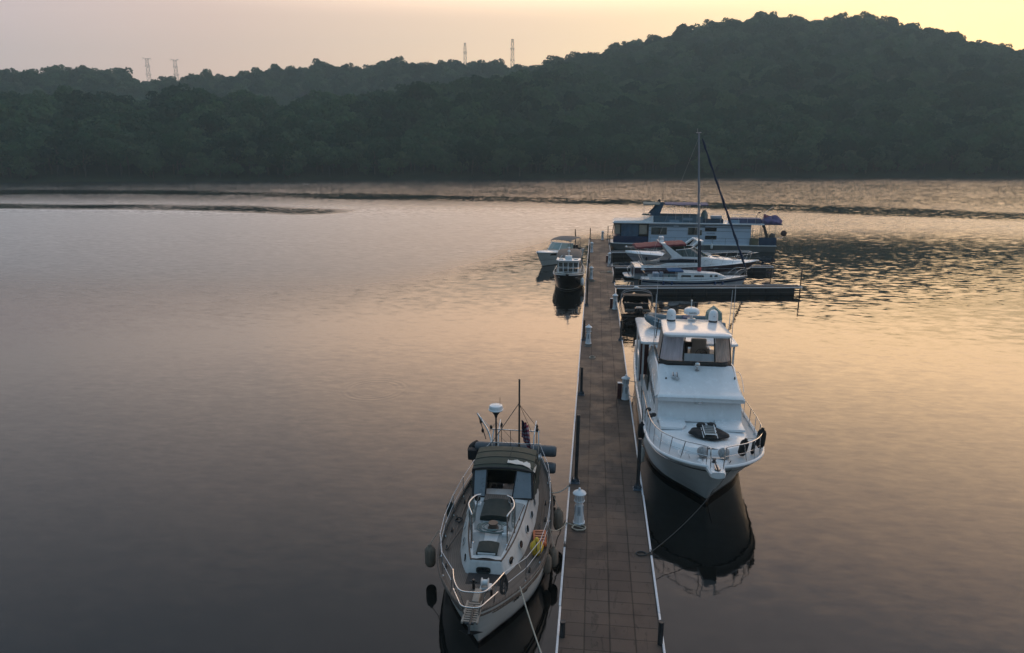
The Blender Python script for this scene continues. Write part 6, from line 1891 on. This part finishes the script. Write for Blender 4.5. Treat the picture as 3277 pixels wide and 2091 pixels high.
def express_cruiser():
    ox, oy = 8.9, 65.4
    T = thing('express_cruiser', 'white and maroon express cruiser with a red canopy on its radar arch', 'motorboat', (ox, oy, 0), R(4.5))
    H = Hull([-5.3, -4, -2, 0, 2, 3.4, 4.5, 5.2, 5.7, 5.95], [1.55, 1.68, 1.75, 1.75, 1.64, 1.38, .98, .60, .26, .05], [1.12, 1.14, 1.18, 1.26, 1.36, 1.44, 1.50, 1.53, 1.55, 1.56], [1.40, 1.5, 1.52, 1.42, 1.10, .66, .30, .12, .03, .012], [0, 0, .05, .1, .3, .6, .95, 1.25, 1.5, 1.62], zk=-.6, p=1.1, n=34)
    H.shell(MB()).build('hull', hull_mat('cruiser_hull', (.40, .42, .45), [(-1, .06, (.012, .012, .014))]), T, 40)
    b = MB(); H.band(b, .52, .97, .008); b.build('maroon_band', MAROON, T, 40)
    b = MB(); H.band(b, .44, .49, .010); b.build('pin_stripe', MAROON, T, 40)
    H.rail(MB(), .035, 0, .01, 6).build('rub_rail', GEL, T, 40)
    H.deck('deck', GEL, T, dz=.0, inset=.02, camber=.10, hole=lambda x, y: -4.6 < x < -.6 and abs(y) < 1.2)
    b = MB(); b.box((-4.6, -1.2, .55), (-.6, 1.2, .58)); b.box((-4.6, 1.2, .55), (-.6, 1.26, 1.30), .01); b.box((-4.6, -1.26, .55), (-.6, -1.2, 1.30), .01); b.box((-4.66, -1.2, .55), (-4.6, 1.2, 1.3), .01); b.build('cockpit', GEL2, T, 20)
    b = MB(); b.box((-4.2, -1.1, .6), (-3.2, 1.1, 1.05), .06); b.box((-1.9, .3, .6), (-1.3, 1.1, 1.6), .08); b.box((-1.2, -1.1, .6), (-.65, 1.1, 1.5), .05); b.build('cockpit_seat', mat('dark_seat', (.04, .04, .045), .6), T, 40)
    # cabin top rising from the foredeck, swept side wings
    secs = [(5.0, .30, 1.55, 1.60), (4.0, .80, 1.50, 1.68), (3.0, 1.10, 1.46, 1.80), (1.6, 1.35, 1.40, 1.98), (.6, 1.48, 1.33, 2.08), (-.5, 1.50, 1.28, 2.08)]
    b = MB(); b.loft([[(x, -w, z0), (x, -w * .88, z1 - .05), (x, -w * .72, z1), (x, 0, z1 + .05), (x, w * .72, z1), (x, w * .88, z1 - .05), (x, w, z0)] for x, w, z0, z1 in secs], cap0=True, cap1=True); b.build('cabin_top', GEL, T, 40)
    b = MB(); b.box((1.9, -.35, 2.0), (2.5, .35, 2.06), .02); b.build('deck_hatch', GLASS, T, 20)
    b = MB(); b.box((3.6, -.3, 1.74), (4.1, .3, 1.78), .02); b.box((4.3, .15, 1.66), (4.55, .4, 1.85), .03); b.build('anchor_winch', GALV, T, 30)
    for s in (1, -1):
        b = MB(); b.thick([(2.0, s * 1.40, 1.42), (-.2, s * 1.56, 1.36), (-3.6, s * 1.58, 1.22), (-2.6, s * 1.58, 1.5), (-2.0, s * 1.56, 2.1), (-.9, s * 1.52, 2.12), (.3, s * 1.48, 2.08)], (0, -s, 0), .06); b.build('side_wing', GEL, T, 20)
    # raked arch with red canopy, dome and lamp bar
    for s in (1, -1):
        b = MB(); b.thick([(-1.0, s * 1.54, 2.05), (-1.9, s * 1.56, 1.95), (-2.95, s * 1.40, 3.20), (-2.65, s * 1.40, 3.25)], (0, -s, 0), .10); b.build('arch_leg', GEL, T, 20)
    b = MB(); b.box((-3.0, -1.42, 3.20), (-2.6, 1.42, 3.30), .03); b.build('arch_top', GEL, T, 30)
    b = MB(); b.lathe([(.22, 0), (.26, .06), (.25, .25), (.15, .34), (0, .36)], 14, (-2.8, .1, 3.42)); b.box((-2.95, -.35, 3.30), (-2.6, .5, 3.42), .02); b.build('radar_dome', GEL, T, 40)
    def canvas(x0, x1, z0, z1, hw):
        q = MB(); rows = []
        for i in range(9):
            u = i / 8; x = lerp(x0, x1, u); rows.append([(x, hw * k / 5, lerp(z0, z1, u) + .08 * (1 - (k / 5) ** 2) + .02 * math.sin(i * 2.2 + k)) for k in range(-5, 6)])
        q.loft(rows)
        for k in (0, -1): q.loft([[r[k] for r in rows], [(r[k][0], r[k][1] * 1.01, r[k][2] - .15 + .04 * math.sin(3 * i)) for i, r in enumerate(rows)]])
        q.loft([rows[0], [(a - .05, c, d - .16) for a, c, d in rows[0]]]); q.loft([rows[-1], [(a, c, d - .1) for a, c, d in rows[-1]]])
        return q.build('red_canopy', REDC, T, 60)
    canvas(-5.2, -2.9, 2.92, 3.12, 1.4); canvas(-2.55, -.8, 3.14, 3.24, 1.35)
    b = MB()
    for s in (1, -1):
        b.tube([(-5.1, s * 1.35, 2.85), (-4.3, s * 1.5, 1.25)], .016, 5); b.tube([(-1.0, s * 1.3, 3.1), (-.6, s * 1.45, 2.1)], .016, 5)
    b.build('canopy_frame', STEEL, T, 50)
    # windscreen with its broad white frame
    b = MB()
    g0 = [(1.55, 0, 2.03), (1.35, .75, 2.0), (.7, 1.25, 2.02), (-.4, 1.45, 2.08), (-1.3, 1.5, 2.1)]; g1 = [(.15, 0, 2.85), (.0, .65, 2.84), (-.4, 1.12, 2.80), (-1.1, 1.32, 2.75), (-1.7, 1.38, 2.70)]
    for s in (1, -1): b.loft([[(x, s * y, z) for x, y, z in g0], [(x, s * y, z) for x, y, z in g1]]); b.loft([[(x - .015, s * y * .99, z) for x, y, z in g0], [(x - .015, s * y * .99, z) for x, y, z in g1]])
    b.build('windscreen', GLASSG, T, 20)
    b = MB()
    for s in (1, -1):
        b.tube([(x, s * y, z) for x, y, z in g1], .035, 6); b.thick([(1.5, s * .80 - .10, 2.02), (1.5, s * .80 + .12, 2.0), (.0, s * .62 + .12, 2.90), (.0, s * .62 - .08, 2.92)], (1, 0, .6), .05)
    b.build('windscreen_frame', GEL, T, 40)
    for x0, x1 in ((.9, 1.5), (-.6, -.1), (2.2, 2.6)):
        p = [H.pt(x0, .60), H.pt(x1, .60), H.pt(x1, .78), H.pt(x0, .78)]
        for s in (1, -1): MB().thick([(a, s * (b_ + .012), c) for a, b_, c in p], (0, s, 0), .012).build('hull_window', BLACKH, T, 0)
    r = MB()
    for s in (1, -1):
        pts = [(x, s * (H.bd(x) - .08), H.zs(x) + h) for x, h in ((.6, .1), (1.0, .55), (2, .62), (3, .66), (4, .70), (5, .74), (5.6, .76))] + [(6.05, 0, 2.33)]
        r.tube(pts, .018, 6)
        for x, h in ((1.6, .6), (2.6, .65), (3.6, .69), (4.5, .72), (5.3, .75)): r.tube([(x - .2, s * (H.bd(x - .2) - .08), H.zs(x)), (x, s * (H.bd(x) - .08), H.zs(x) + h)], .014, 5)
    r.build('bow_rail', STEEL, T, 50)
    b = MB(); b.box((5.5, -.18, 1.55), (6.15, .18, 1.63), .02); b.build('bow_platform', GEL, T, 20)
    MB().prism([(-5.28, 1.35), (-5.28, -1.35), (-5.9, -1.2), (-6.1, -.9), (-6.1, .9), (-5.9, 1.2)], .12, .24, bev=.02).build('swim_platform', GEL2, T, 30)
    b = MB(); b.box((-5.34, -.5, .3), (-5.30, .3, .95), .01); b.build('transom_door', REDB, T, 20)
    b = MB()
    for y in (-1.2, -.8): b.tube(curve([(-5.4, y, .25), (-5.55, y, .9), (-5.3, y, 1.3)], 4), .025, 6)
    b.tube(curve([(-5.7, -1.0, .3), (-5.9, -1.1, .9), (-5.6, -.9, 1.2), (-5.5, -.5, .9)], 5), .05, 7); b.build('stern_rail', STEEL, T, 50)
    M = Matrix.Translation(Vector(H.pt(1.75, 1.15)) * Vector((1, -1, 1)).x if False else Vector((1.9, -(H.pt(1.9, 1.12)[1] + .02), 1.12))) @ Matrix.Rotation(R(-4), 4, 'Z') @ Matrix.Rotation(R(80), 4, 'X')
    text_mesh('hull_lettering', 'Bayliner', .15, GEL2, T, M, .004)
    c, s_ = math.cos(R(4.5)), math.sin(R(4.5))
    tag(MB().ball((ox + -4.6 * c + 1.66 * s_, oy - 4.6 * s_ - 1.66 * c - .1, .98), (.20, .11, .10), 12, 8).build('white_fender', GEL, None, 50), 'small white oval fender at the express cruiser stern quarter', 'fender')
    return T
express_cruiser()

def bow_in_cruiser():
    ox, oy = 7.6, 72.6
    T = thing('white_cruiser', 'white cruiser moored bow to the walkway, arch showing behind the maroon one', 'motorboat', (ox, oy, 0), R(180 + 6))
    H = Hull([-4.4, -3, -1, 1, 2.4, 3.4, 4.0, 4.4], [1.40, 1.5, 1.52, 1.36, 1.02, .62, .28, .05], [1.0, 1.0, 1.02, 1.10, 1.16, 1.20, 1.22, 1.24], [1.2, 1.3, 1.3, 1.0, .55, .22, .07, .012], [0, 0, .1, .3, .55, .85, 1.05, 1.15], zk=-.5, p=1.1, n=26)
    H.shell(MB()).build('hull', hull_mat('white_cruiser_hull', (.50, .53, .60), [(-1, .06, (.012, .012, .014)), (.80, .84, (.12, .13, .2))]), T, 40)
    H.rail(MB(), .03, 0, .01, 6).build('rub_rail', GEL2, T, 40)
    H.deck('deck', GEL, T, dz=.0, inset=.02, camber=.22, x0=-.8)
    b = MB(); b.box((-4.3, -1.25, .5), (-.8, 1.25, .54)); b.box((-4.35, -1.3, .5), (-4.28, 1.3, 1.05), .01); b.box((-.85, -1.3, .5), (-.8, 1.3, 1.4)); b.build('cockpit', GEL2, T, 20)
    b = MB(); b.box((-2.2, -1.1, .55), (-1.6, 1.1, 1.35), .06); b.build('helm_seat', BLACK, T, 40)
    b = MB()
    for s in (1, -1): b.loft([[(-.2, s * 1.25, 1.3), (.5, s * .8, 1.4), (.8, 0, 1.42)], [(-.9, s * 1.1, 1.95), (-.4, s * .7, 2.0), (-.2, 0, 2.02)]])
    b.build('windscreen', GLASS, T, 20)
    for s in (1, -1):
        P = [(-.7, s * 1.36, 1.02), (-1.9, s * 1.38, 1.02), (-3.05, s * 1.28, 2.48), (-2.75, s * 1.28, 2.58)]
        b = MB(); b.tube(curve([P[0], (-1.7, s * 1.34, 1.75), (-2.7, s * 1.28, 2.52)], 5), .13, 8); b.tube([P[1], P[2]], .12, 8); b.tube([(-2.62, s * 1.28, 2.52), (-3.1, s * 1.27, 2.46)], .12, 8); b.build('arch_leg', GEL, T, 40)
        MB().thick([(-1.35, s * 1.335, 1.25), (-1.95, s * 1.345, 1.25), (-2.85, s * 1.275, 2.36), (-2.6, s * 1.275, 2.38)], (0, s, 0), .04).build('arch_window', GLASS, T, 0)
    b = MB(); b.box((-3.15, -1.3, 2.48), (-2.6, 1.3, 2.60), .03); b.build('arch_top', GEL, T, 30)
    r = MB()
    for s in (1, -1):
        r.tube([(x, s * (H.bd(x) - .06), H.zs(x) + h) for x, h in ((.4, .5), (1.5, .55), (2.8, .55), (3.8, .55))] + [(4.5, 0, 1.8)], .014, 5)
        for x in (1.0, 2.0, 3.0, 3.8): r.tube([(x, s * (H.bd(x) - .06), H.zs(x)), (x, s * (H.bd(x) - .06), H.zs(x) + .55)], .012, 5)
    r.build('bow_rail', STEEL, T, 50)
    b = MB(); b.lathe([(.09, 0), (.10, .1), (.05, .15), (0, .16)], 10, (4.3, -.1, 1.75)); b.build('bow_light', GEL, T, 40)
    b = MB()
    for x in (1.2, 2.4): b.ball((x, H.bd(x) + .1, .75), (.13, .11, .2), 10, 8)
    for k in (0, 1): b.ball((.4 - k * .5, H.bd(0) + .1, .55), (.2, .12, .22), 10, 8)
    b.build('side_fender', BLACK, T, 50)
bow_in_cruiser()

def cabin_boat():
    ox, oy = -2.08, 61.0
    T = thing('dark_cabin_boat', 'small cabin boat with black hull and square wheelhouse windows, bow towards us', 'motorboat', (ox, oy, 0), R(-90))
    H = Hull([-4.2, -2.5, -.5, 1.2, 2.4, 3.2, 3.8, 4.15, 4.3], [1.15, 1.28, 1.32, 1.30, 1.20, 1.02, .72, .36, .06], [.95, .98, 1.05, 1.15, 1.26, 1.36, 1.44, 1.48, 1.50], [1.05, 1.15, 1.18, 1.05, .85, .58, .30, .10, .012], [0, 0, .05, .15, .3, .55, .85, 1.1, 1.25], zk=-.5, p=1.0, n=28)
    H.shell(MB()).build('hull', hull_mat('black_cabin_hull', (.012, .013, .015), [(-1, .05, (.02, .02, .02)), (.05, .10, (.28, .29, .29))], .25, .2), T, 40)
    H.rail(MB(), .04, .0, .01, 7).build('rub_rail', GEL2, T, 40)
    b = MB(); H.rail(b, .035, .12, -.05, 7); b.build('bulwark_cap', CREAM, T, 40)
    b = MB()
    for s in (1, -1): b.loft([[(x, s * (H.bd(x) - .03), H.zs(x)), (x, s * (H.bd(x) - .06), H.zs(x) + .12)] for x in H.stations()])
    b.build('bulwark', BLACKH, T, 40)
    H.deck('deck', BROWN, T, dz=-.02, inset=.05, camber=.06)
    # wheelhouse
    secs = [(2.45, .80, .78, 1.22, 1.42), (2.30, .90, .86, 1.15, 2.28), (.6, 1.08, .98, 1.05, 2.34), (-1.9, 1.08, .98, 1.0, 2.30)]
    b = MB(); b.loft([[(x, -wb, z0), (x - .0, -wt_, z1), (x, 0, z1 + .03), (x, wt_, z1), (x, wb, z0)] for x, wb, wt_, z0, z1 in secs], cap0=True, cap1=True); b.build('wheelhouse', GEL, T, 20)
    def q(u, v): return Vector((lerp(2.45, 2.30, v) + .012, u * lerp(.80, .86, v), lerp(1.42, 2.28, v)))
    for i in range(4):
        u0, u1 = -1 + i * .5 + .05, -1 + (i + 1) * .5 - .05
        for v0, v1 in ((.06, .46), (.52, .92)):
            MB().thick([q(u0, v0), q(u1, v0), q(u1, v1), q(u0, v1)], (1, 0, .17), .012).build('front_window', GLASS, T, 0)
    for s in (1, -1):
        for x0, x1 in ((2.1, 1.2), (1.05, .1), (-.1, -1.2)):
            w = lambda x, z: interp([-2.3, -.6, 1.9], [lerp(.9, .86, z), lerp(1.08, .98, z), lerp(1.08, .98, z)], -x) + .01
            MB().thick([(x0, s * w(x0, .4), 1.62), (x1, s * w(x1, .4), 1.62), (x1, s * w(x1, .85), 2.15), (x0, s * w(x0, .85), 2.15)], (0, s, 0), .012).build('side_window', GLASS, T, 0)
    b = MB(); b.prism([(2.55, .80), (2.2, 1.0), (-1.4, 1.08), (-1.4, -1.08), (2.2, -1.0), (2.55, -.80)], 2.345, 2.43, bev=.03); b.build('roof', GEL, T, 30)
    b = MB(); rows = []
    for x, z in ((.9, 2.50), (.3, 2.66), (-.8, 2.72), (-2.2, 2.68), (-2.6, 2.55)): rows.append([(x, 1.06 * k / 5, z + .10 * (1 - (k / 5) ** 2) - .10 * (abs(k) == 5)) for k in range(-5, 6)])
    b.loft(rows); b.loft([[(a, c, d - .03) for a, c, d in r] for r in rows]); b.loft([rows[0], [(a + .3, c, 2.43) for a, c, d in rows[0]]]); b.build('roof_canvas', BROWN, T, 60)
    b = MB(); b.box((1.5, -.30, 2.43), (1.95, .30, 2.72), .06); b.build('air_conditioner', GEL, T, 40)
    b = MB(); b.tube([(1.0, .0, 2.43), (1.0, .0, 3.25)], .03, 6); b.ball((1.0, 0, 3.0), (.10, .14, .10), 10, 6); b.tube([(1.0, 0, 3.2), (1.0, 0, 3.75)], .012, 5); b.ball((1.0, 0, 3.28), (.07, .12, .06), 10, 6); b.build('light_mast', GEL, T, 50)
    MB().tube([(1.3, -.75, 2.43), (1.5, -.55, 2.7)], .025, 6).build('roof_spar', GEL2, T, 40)
    for y in (-.62, .62): MB().box((1.7, y - .18, 2.43), (2.1, y + .18, 2.5), .02).build('roof_vent', GEL2, T, 40)
    r = MB()
    for s in (1, -1):
        r.tube([(x, s * (H.bd(x) - .08), H.zs(x) + .55) for x in (1.4, 2.4, 3.2, 3.8)] + [(4.3, 0, 2.05)], .016, 6)
        for x in (1.6, 2.4, 3.2, 3.8): r.tube([(x, s * (H.bd(x) - .08), H.zs(x)), (x, s * (H.bd(x) - .08), H.zs(x) + .55)], .013, 5)
    r.build('bow_rail', STEEL, T, 50)
    b = MB(); b.box((2.7, -.35, 1.36), (3.3, .35, 1.46), .03); b.box((3.6, -.12, 1.44), (4.35, .12, 1.56), .02); b.build('foredeck_hatch', BLACKH, T, 30)
    for s in (1, -1):
        text_mesh('registration_number', 'IL 2046', .11, GEL2, T, Matrix.Translation((3.55, s * (H.pt(3.7, 1.2)[1] + .02), 1.18)) @ Matrix.Rotation(R(s * 60 + (90 if s > 0 else -90) - (0 if s < 0 else 0)), 4, 'Z') @ Matrix.Rotation(R(86), 4, 'X'), .004)
    fender((ox + 1.22, oy - 3.1, .75), .14, .62, 'white fender between the dark cabin boat and the walkway', GEL, None, line=(ox + 1.05, oy - 3.0, 1.5))
    line_between((ox + .4, oy - 3.9, 1.5), (-.58, 57.4, .5), .1, 'bow line from the dark cabin boat to the walkway', ROPED, .015)
cabin_boat()

def cuddy_boat():
    a = R(-90 - 24)
    ox, oy = -3.75, 73.0
    T = thing('white_cuddy_boat', 'white cuddy cabin boat angled out behind the dark hulled boat', 'motorboat', (ox, oy, 0), a)
    H = Hull([-4.0, -2.5, -.5, 1.2, 2.6, 3.5, 4.1, 4.4], [1.2, 1.28, 1.30, 1.22, .95, .60, .25, .04], [1.05, 1.05, 1.12, 1.24, 1.36, 1.44, 1.49, 1.51], [1.05, 1.1, 1.08, .85, .50, .22, .06, .012], [0, 0, .05, .2, .45, .72, .95, 1.08], zk=-.5, p=1.05, n=28)
    H.shell(MB()).build('hull', hull_mat('cuddy_hull', (.46, .54, .56), [(-1, .05, (.03, .03, .03)), (.62, .66, (.15, .2, .22)), (.78, .80, (.2, .25, .28))]), T, 40)
    H.rail(MB(), .03, 0, .01, 6).build('rub_rail', GEL2, T, 40)
    H.deck('deck', GEL, T, dz=0, inset=.02, camber=.16, x0=-.3)
    b = MB(); b.box((-3.9, -1.1, .55), (-.3, 1.1, .58)); b.box((-3.98, -1.15, .55), (-3.9, 1.15, 1.08), .01); b.build('cockpit', mat('cockpit_shade', (.03, .03, .032), .7), T, 20)
    for s in (1, -1):
        for x0, x1, n in ((2.2, 3.1, 'cabin_window'), (1.55, 1.95, 'cabin_window')):
            p = [Vector(H.pt(x, z)) for x, z in ((x0, 1.02), (x1, 1.10), (x1 - .1, 1.26), (x0, 1.22))]
            MB().thick([(v.x, s * (v.y + .01), v.z) for v in p], (0, s, 0), .012).build(n, GLASS, T, 0)
    b = MB()
    g0 = [(1.2, 0, 1.45), (.9, .65, 1.40), (.1, 1.10, 1.22), (-1.2, 1.2, 1.12)]; g1 = [(.3, 0, 2.05), (.1, .58, 2.04), (-.5, 1.0, 1.95), (-1.5, 1.12, 1.85)]
    for s in (1, -1): b.loft([[(x, s * y, z) for x, y, z in g0], [(x, s * y, z) for x, y, z in g1]])
    b.build('windscreen', mat('green_glass', (.22, .28, .26), .1, spec=.7), T, 20)
    b = MB()
    for s in (1, -1):
        b.tube([(x, s * y, z) for x, y, z in g1], .03, 6); b.tube([(g0[1][0], s * g0[1][1], g0[1][2]), (g1[1][0], s * g1[1][1], g1[1][2])], .025, 6)
    b.build('windscreen_frame', GEL, T, 40)
    b = MB(); rows = []
    for x, z in ((-.6, 2.15), (-1.2, 2.32), (-2.4, 2.36), (-3.4, 2.25)): rows.append([(x, 1.15 * k / 5, z + .10 * (1 - (k / 5) ** 2) - .06 * (abs(k) == 5)) for k in range(-5, 6)])
    b.loft(rows); b.loft([[(p, q, r - .03) for p, q, r in w] for w in rows]); b.build('canopy', mat('taupe_canvas', (.17, .15, .14), .8, var=.15), T, 60)
    b = MB()
    for s in (1, -1):
        for x in (-.8, -2.0, -3.3): b.tube([(x, s * 1.12, 1.1), (x + .1, s * 1.12, 2.25)], .02, 5)
    b.build('canopy_frame', STEEL, T, 50)
    b = MB(); b.box((-3.2, -1.0, .6), (-2.4, 1.0, 1.05), .08); b.box((-1.5, -.9, .6), (-1.0, -.3, 1.45), .08); b.box((-1.5, .3, .6), (-1.0, .9, 1.45), .08); b.build('cockpit_seat', SKINBG, T, 40)
    b = MB(); b.tube(curve([(-3.6, .3, 1.2), (-3.7, .3, 2.1), (-3.5, .35, 2.7), (-3.48, .35, 3.1)], 4), [.06] * 4 + [.07] * 5 + [.06] * 4, 8); b.build('tilted_outboard_leg', BLACKH, T, 50)
    b = MB(); b.box((-4.5, -.3, .4), (-4.0, .3, 1.35), .12); b.build('outboard', BLACKH, T, 40)
    line_between((-2.6, 77.2, 1.0), (-.58, 78.2, .5), .05, 'stern line from the white cuddy boat to the walkway', ROPE, .015)
cuddy_boat()

def black_runabout():
    ox, oy = 3.08, 48.9
    T = thing('black_runabout', 'black runabout with a light tower and big outboard, stern towards us', 'motorboat', (ox, oy, 0), R(90))
    H = Hull([-2.6, -1.5, 0, 1.2, 2.2, 2.8, 3.2], [1.10, 1.15, 1.16, 1.05, .78, .42, .06], [.78, .78, .82, .90, .98, 1.02, 1.04], [.95, 1.0, .98, .75, .40, .15, .012], [0, 0, .05, .2, .45, .65, .8], zk=-.45, p=1.05, n=22)
    H.shell(MB()).build('hull', hull_mat('runabout_hull', (.010, .010, .011), [(.64, .67, (.25, .24, .23))], .25, .2), T, 40)
    H.rail(MB(), .025, 0, .01, 6).build('rub_rail', mat('pale_rub_rail', (.16, .155, .15), .5), T, 40)
    H.deck('deck', BLACKH, T, dz=0, inset=.02, camber=.08, hole=lambda x, y: -1.9 < x < 1.9 and abs(y) < .85)
    b = MB(); b.box((-1.9, -.85, .3), (1.9, .85, .33)); b.build('cockpit_floor', BLACK, T, 0)
    b = MB(); b.box((-1.8, -.8, .34), (-1.1, .8, .85), .08); b.box((-.5, -.8, .34), (0, -.2, 1.05), .08); b.box((-.5, .2, .34), (0, .8, 1.05), .08); b.build('seat', BLACK, T, 40)
    b = MB(); b.box((-1.85, -.86, .78), (-1.78, .86, .93), .03); b.box((-.52, .15, 1.02), (-.42, .85, 1.10), .02); b.box((-.52, -.85, 1.02), (-.42, -.15, 1.10), .02); b.build('seat_piping', mat('dull_piping', (.13, .12, .11), .6), T, 30)
    b = MB(); b.loft([[(.9, -.95, .85), (1.2, 0, .95), (.9, .95, .85)], [(.5, -.85, 1.35), (.75, 0, 1.42), (.5, .85, 1.35)]]); b.build('windscreen', GLASS, T, 20)
    b = MB()
    for x in (.25, -.35):
        b.tube(curve([(x, -1.08, .8), (x - .25, -1.05, 1.6), (x - .3, -.75, 1.92), (x - .3, 0, 2.02), (x - .3, .75, 1.92), (x - .25, 1.05, 1.6), (x, 1.08, .8)], 5), .028, 7)
    for s in (1, -1): b.tube([(.0, s * 1.05, 1.6), (-.6, s * 1.05, 1.6)], .02, 6)
    b.build('light_tower', mat('pale_tower_tube', (.26, .26, .27), .5, var=.1), T, 50)
    b = MB(); b.ball((-.3, .05, 2.15), (.16, .2, .11), 12, 7); b.build('tower_lamp', GEL2, T, 50)
    b = MB(); b.box((-.75, -1.0, 1.62), (.05, 1.0, 1.66), .01); b.build('tower_canvas', BLACK, T, 30)
    b = MB()
    for y, z in ((.8, 1.25), (.6, 1.25), (-.8, 1.2), (-.3, 1.22)): b.box((-1.2, y - .06, z), (-1.1, y + .06, z + .05), .01)
    b.build('chrome_fitting', STEEL, T, 30)
    b = MB(); b.box((-1.2, -.7, .9), (-1.0, .7, 1.22), .05); b.build('sun_pad_back', BLACK, T, 40)
    e = MB(); e.box((-3.15, -.27, .80), (-2.65, .27, 1.32), .10); e.build('outboard_cowl', BLACKH, T, 40)
    e = MB(); e.box((-2.95, -.15, -.5), (-2.68, .15, .82), .05); e.box((-3.05, -.2, .0), (-2.65, .2, .06), .02); e.build('outboard_leg', BLACKH, T, 40)
    e = MB(); e.box((-3.0, -.22, 1.30), (-2.75, .18, 1.36), .02); e.build('cowl_top', mat('grey_cowl_top', (.45, .44, .43), .3), T, 30)
    MB().prism([(-2.6, .95), (-2.6, -.95), (-3.2, -.85), (-3.3, -.6), (-3.3, -.4), (-2.75, -.3), (-2.75, .3), (-3.3, .4), (-3.3, .6), (-3.2, .85)], .18, .25, bev=.01).build('swim_platform', BLACKH, T, 30)
    line_between((2.4, 46.2, .55), (1.82, 45.2, .5), .04, 'short dark stern line from the black runabout', ROPED, .014)
black_runabout()
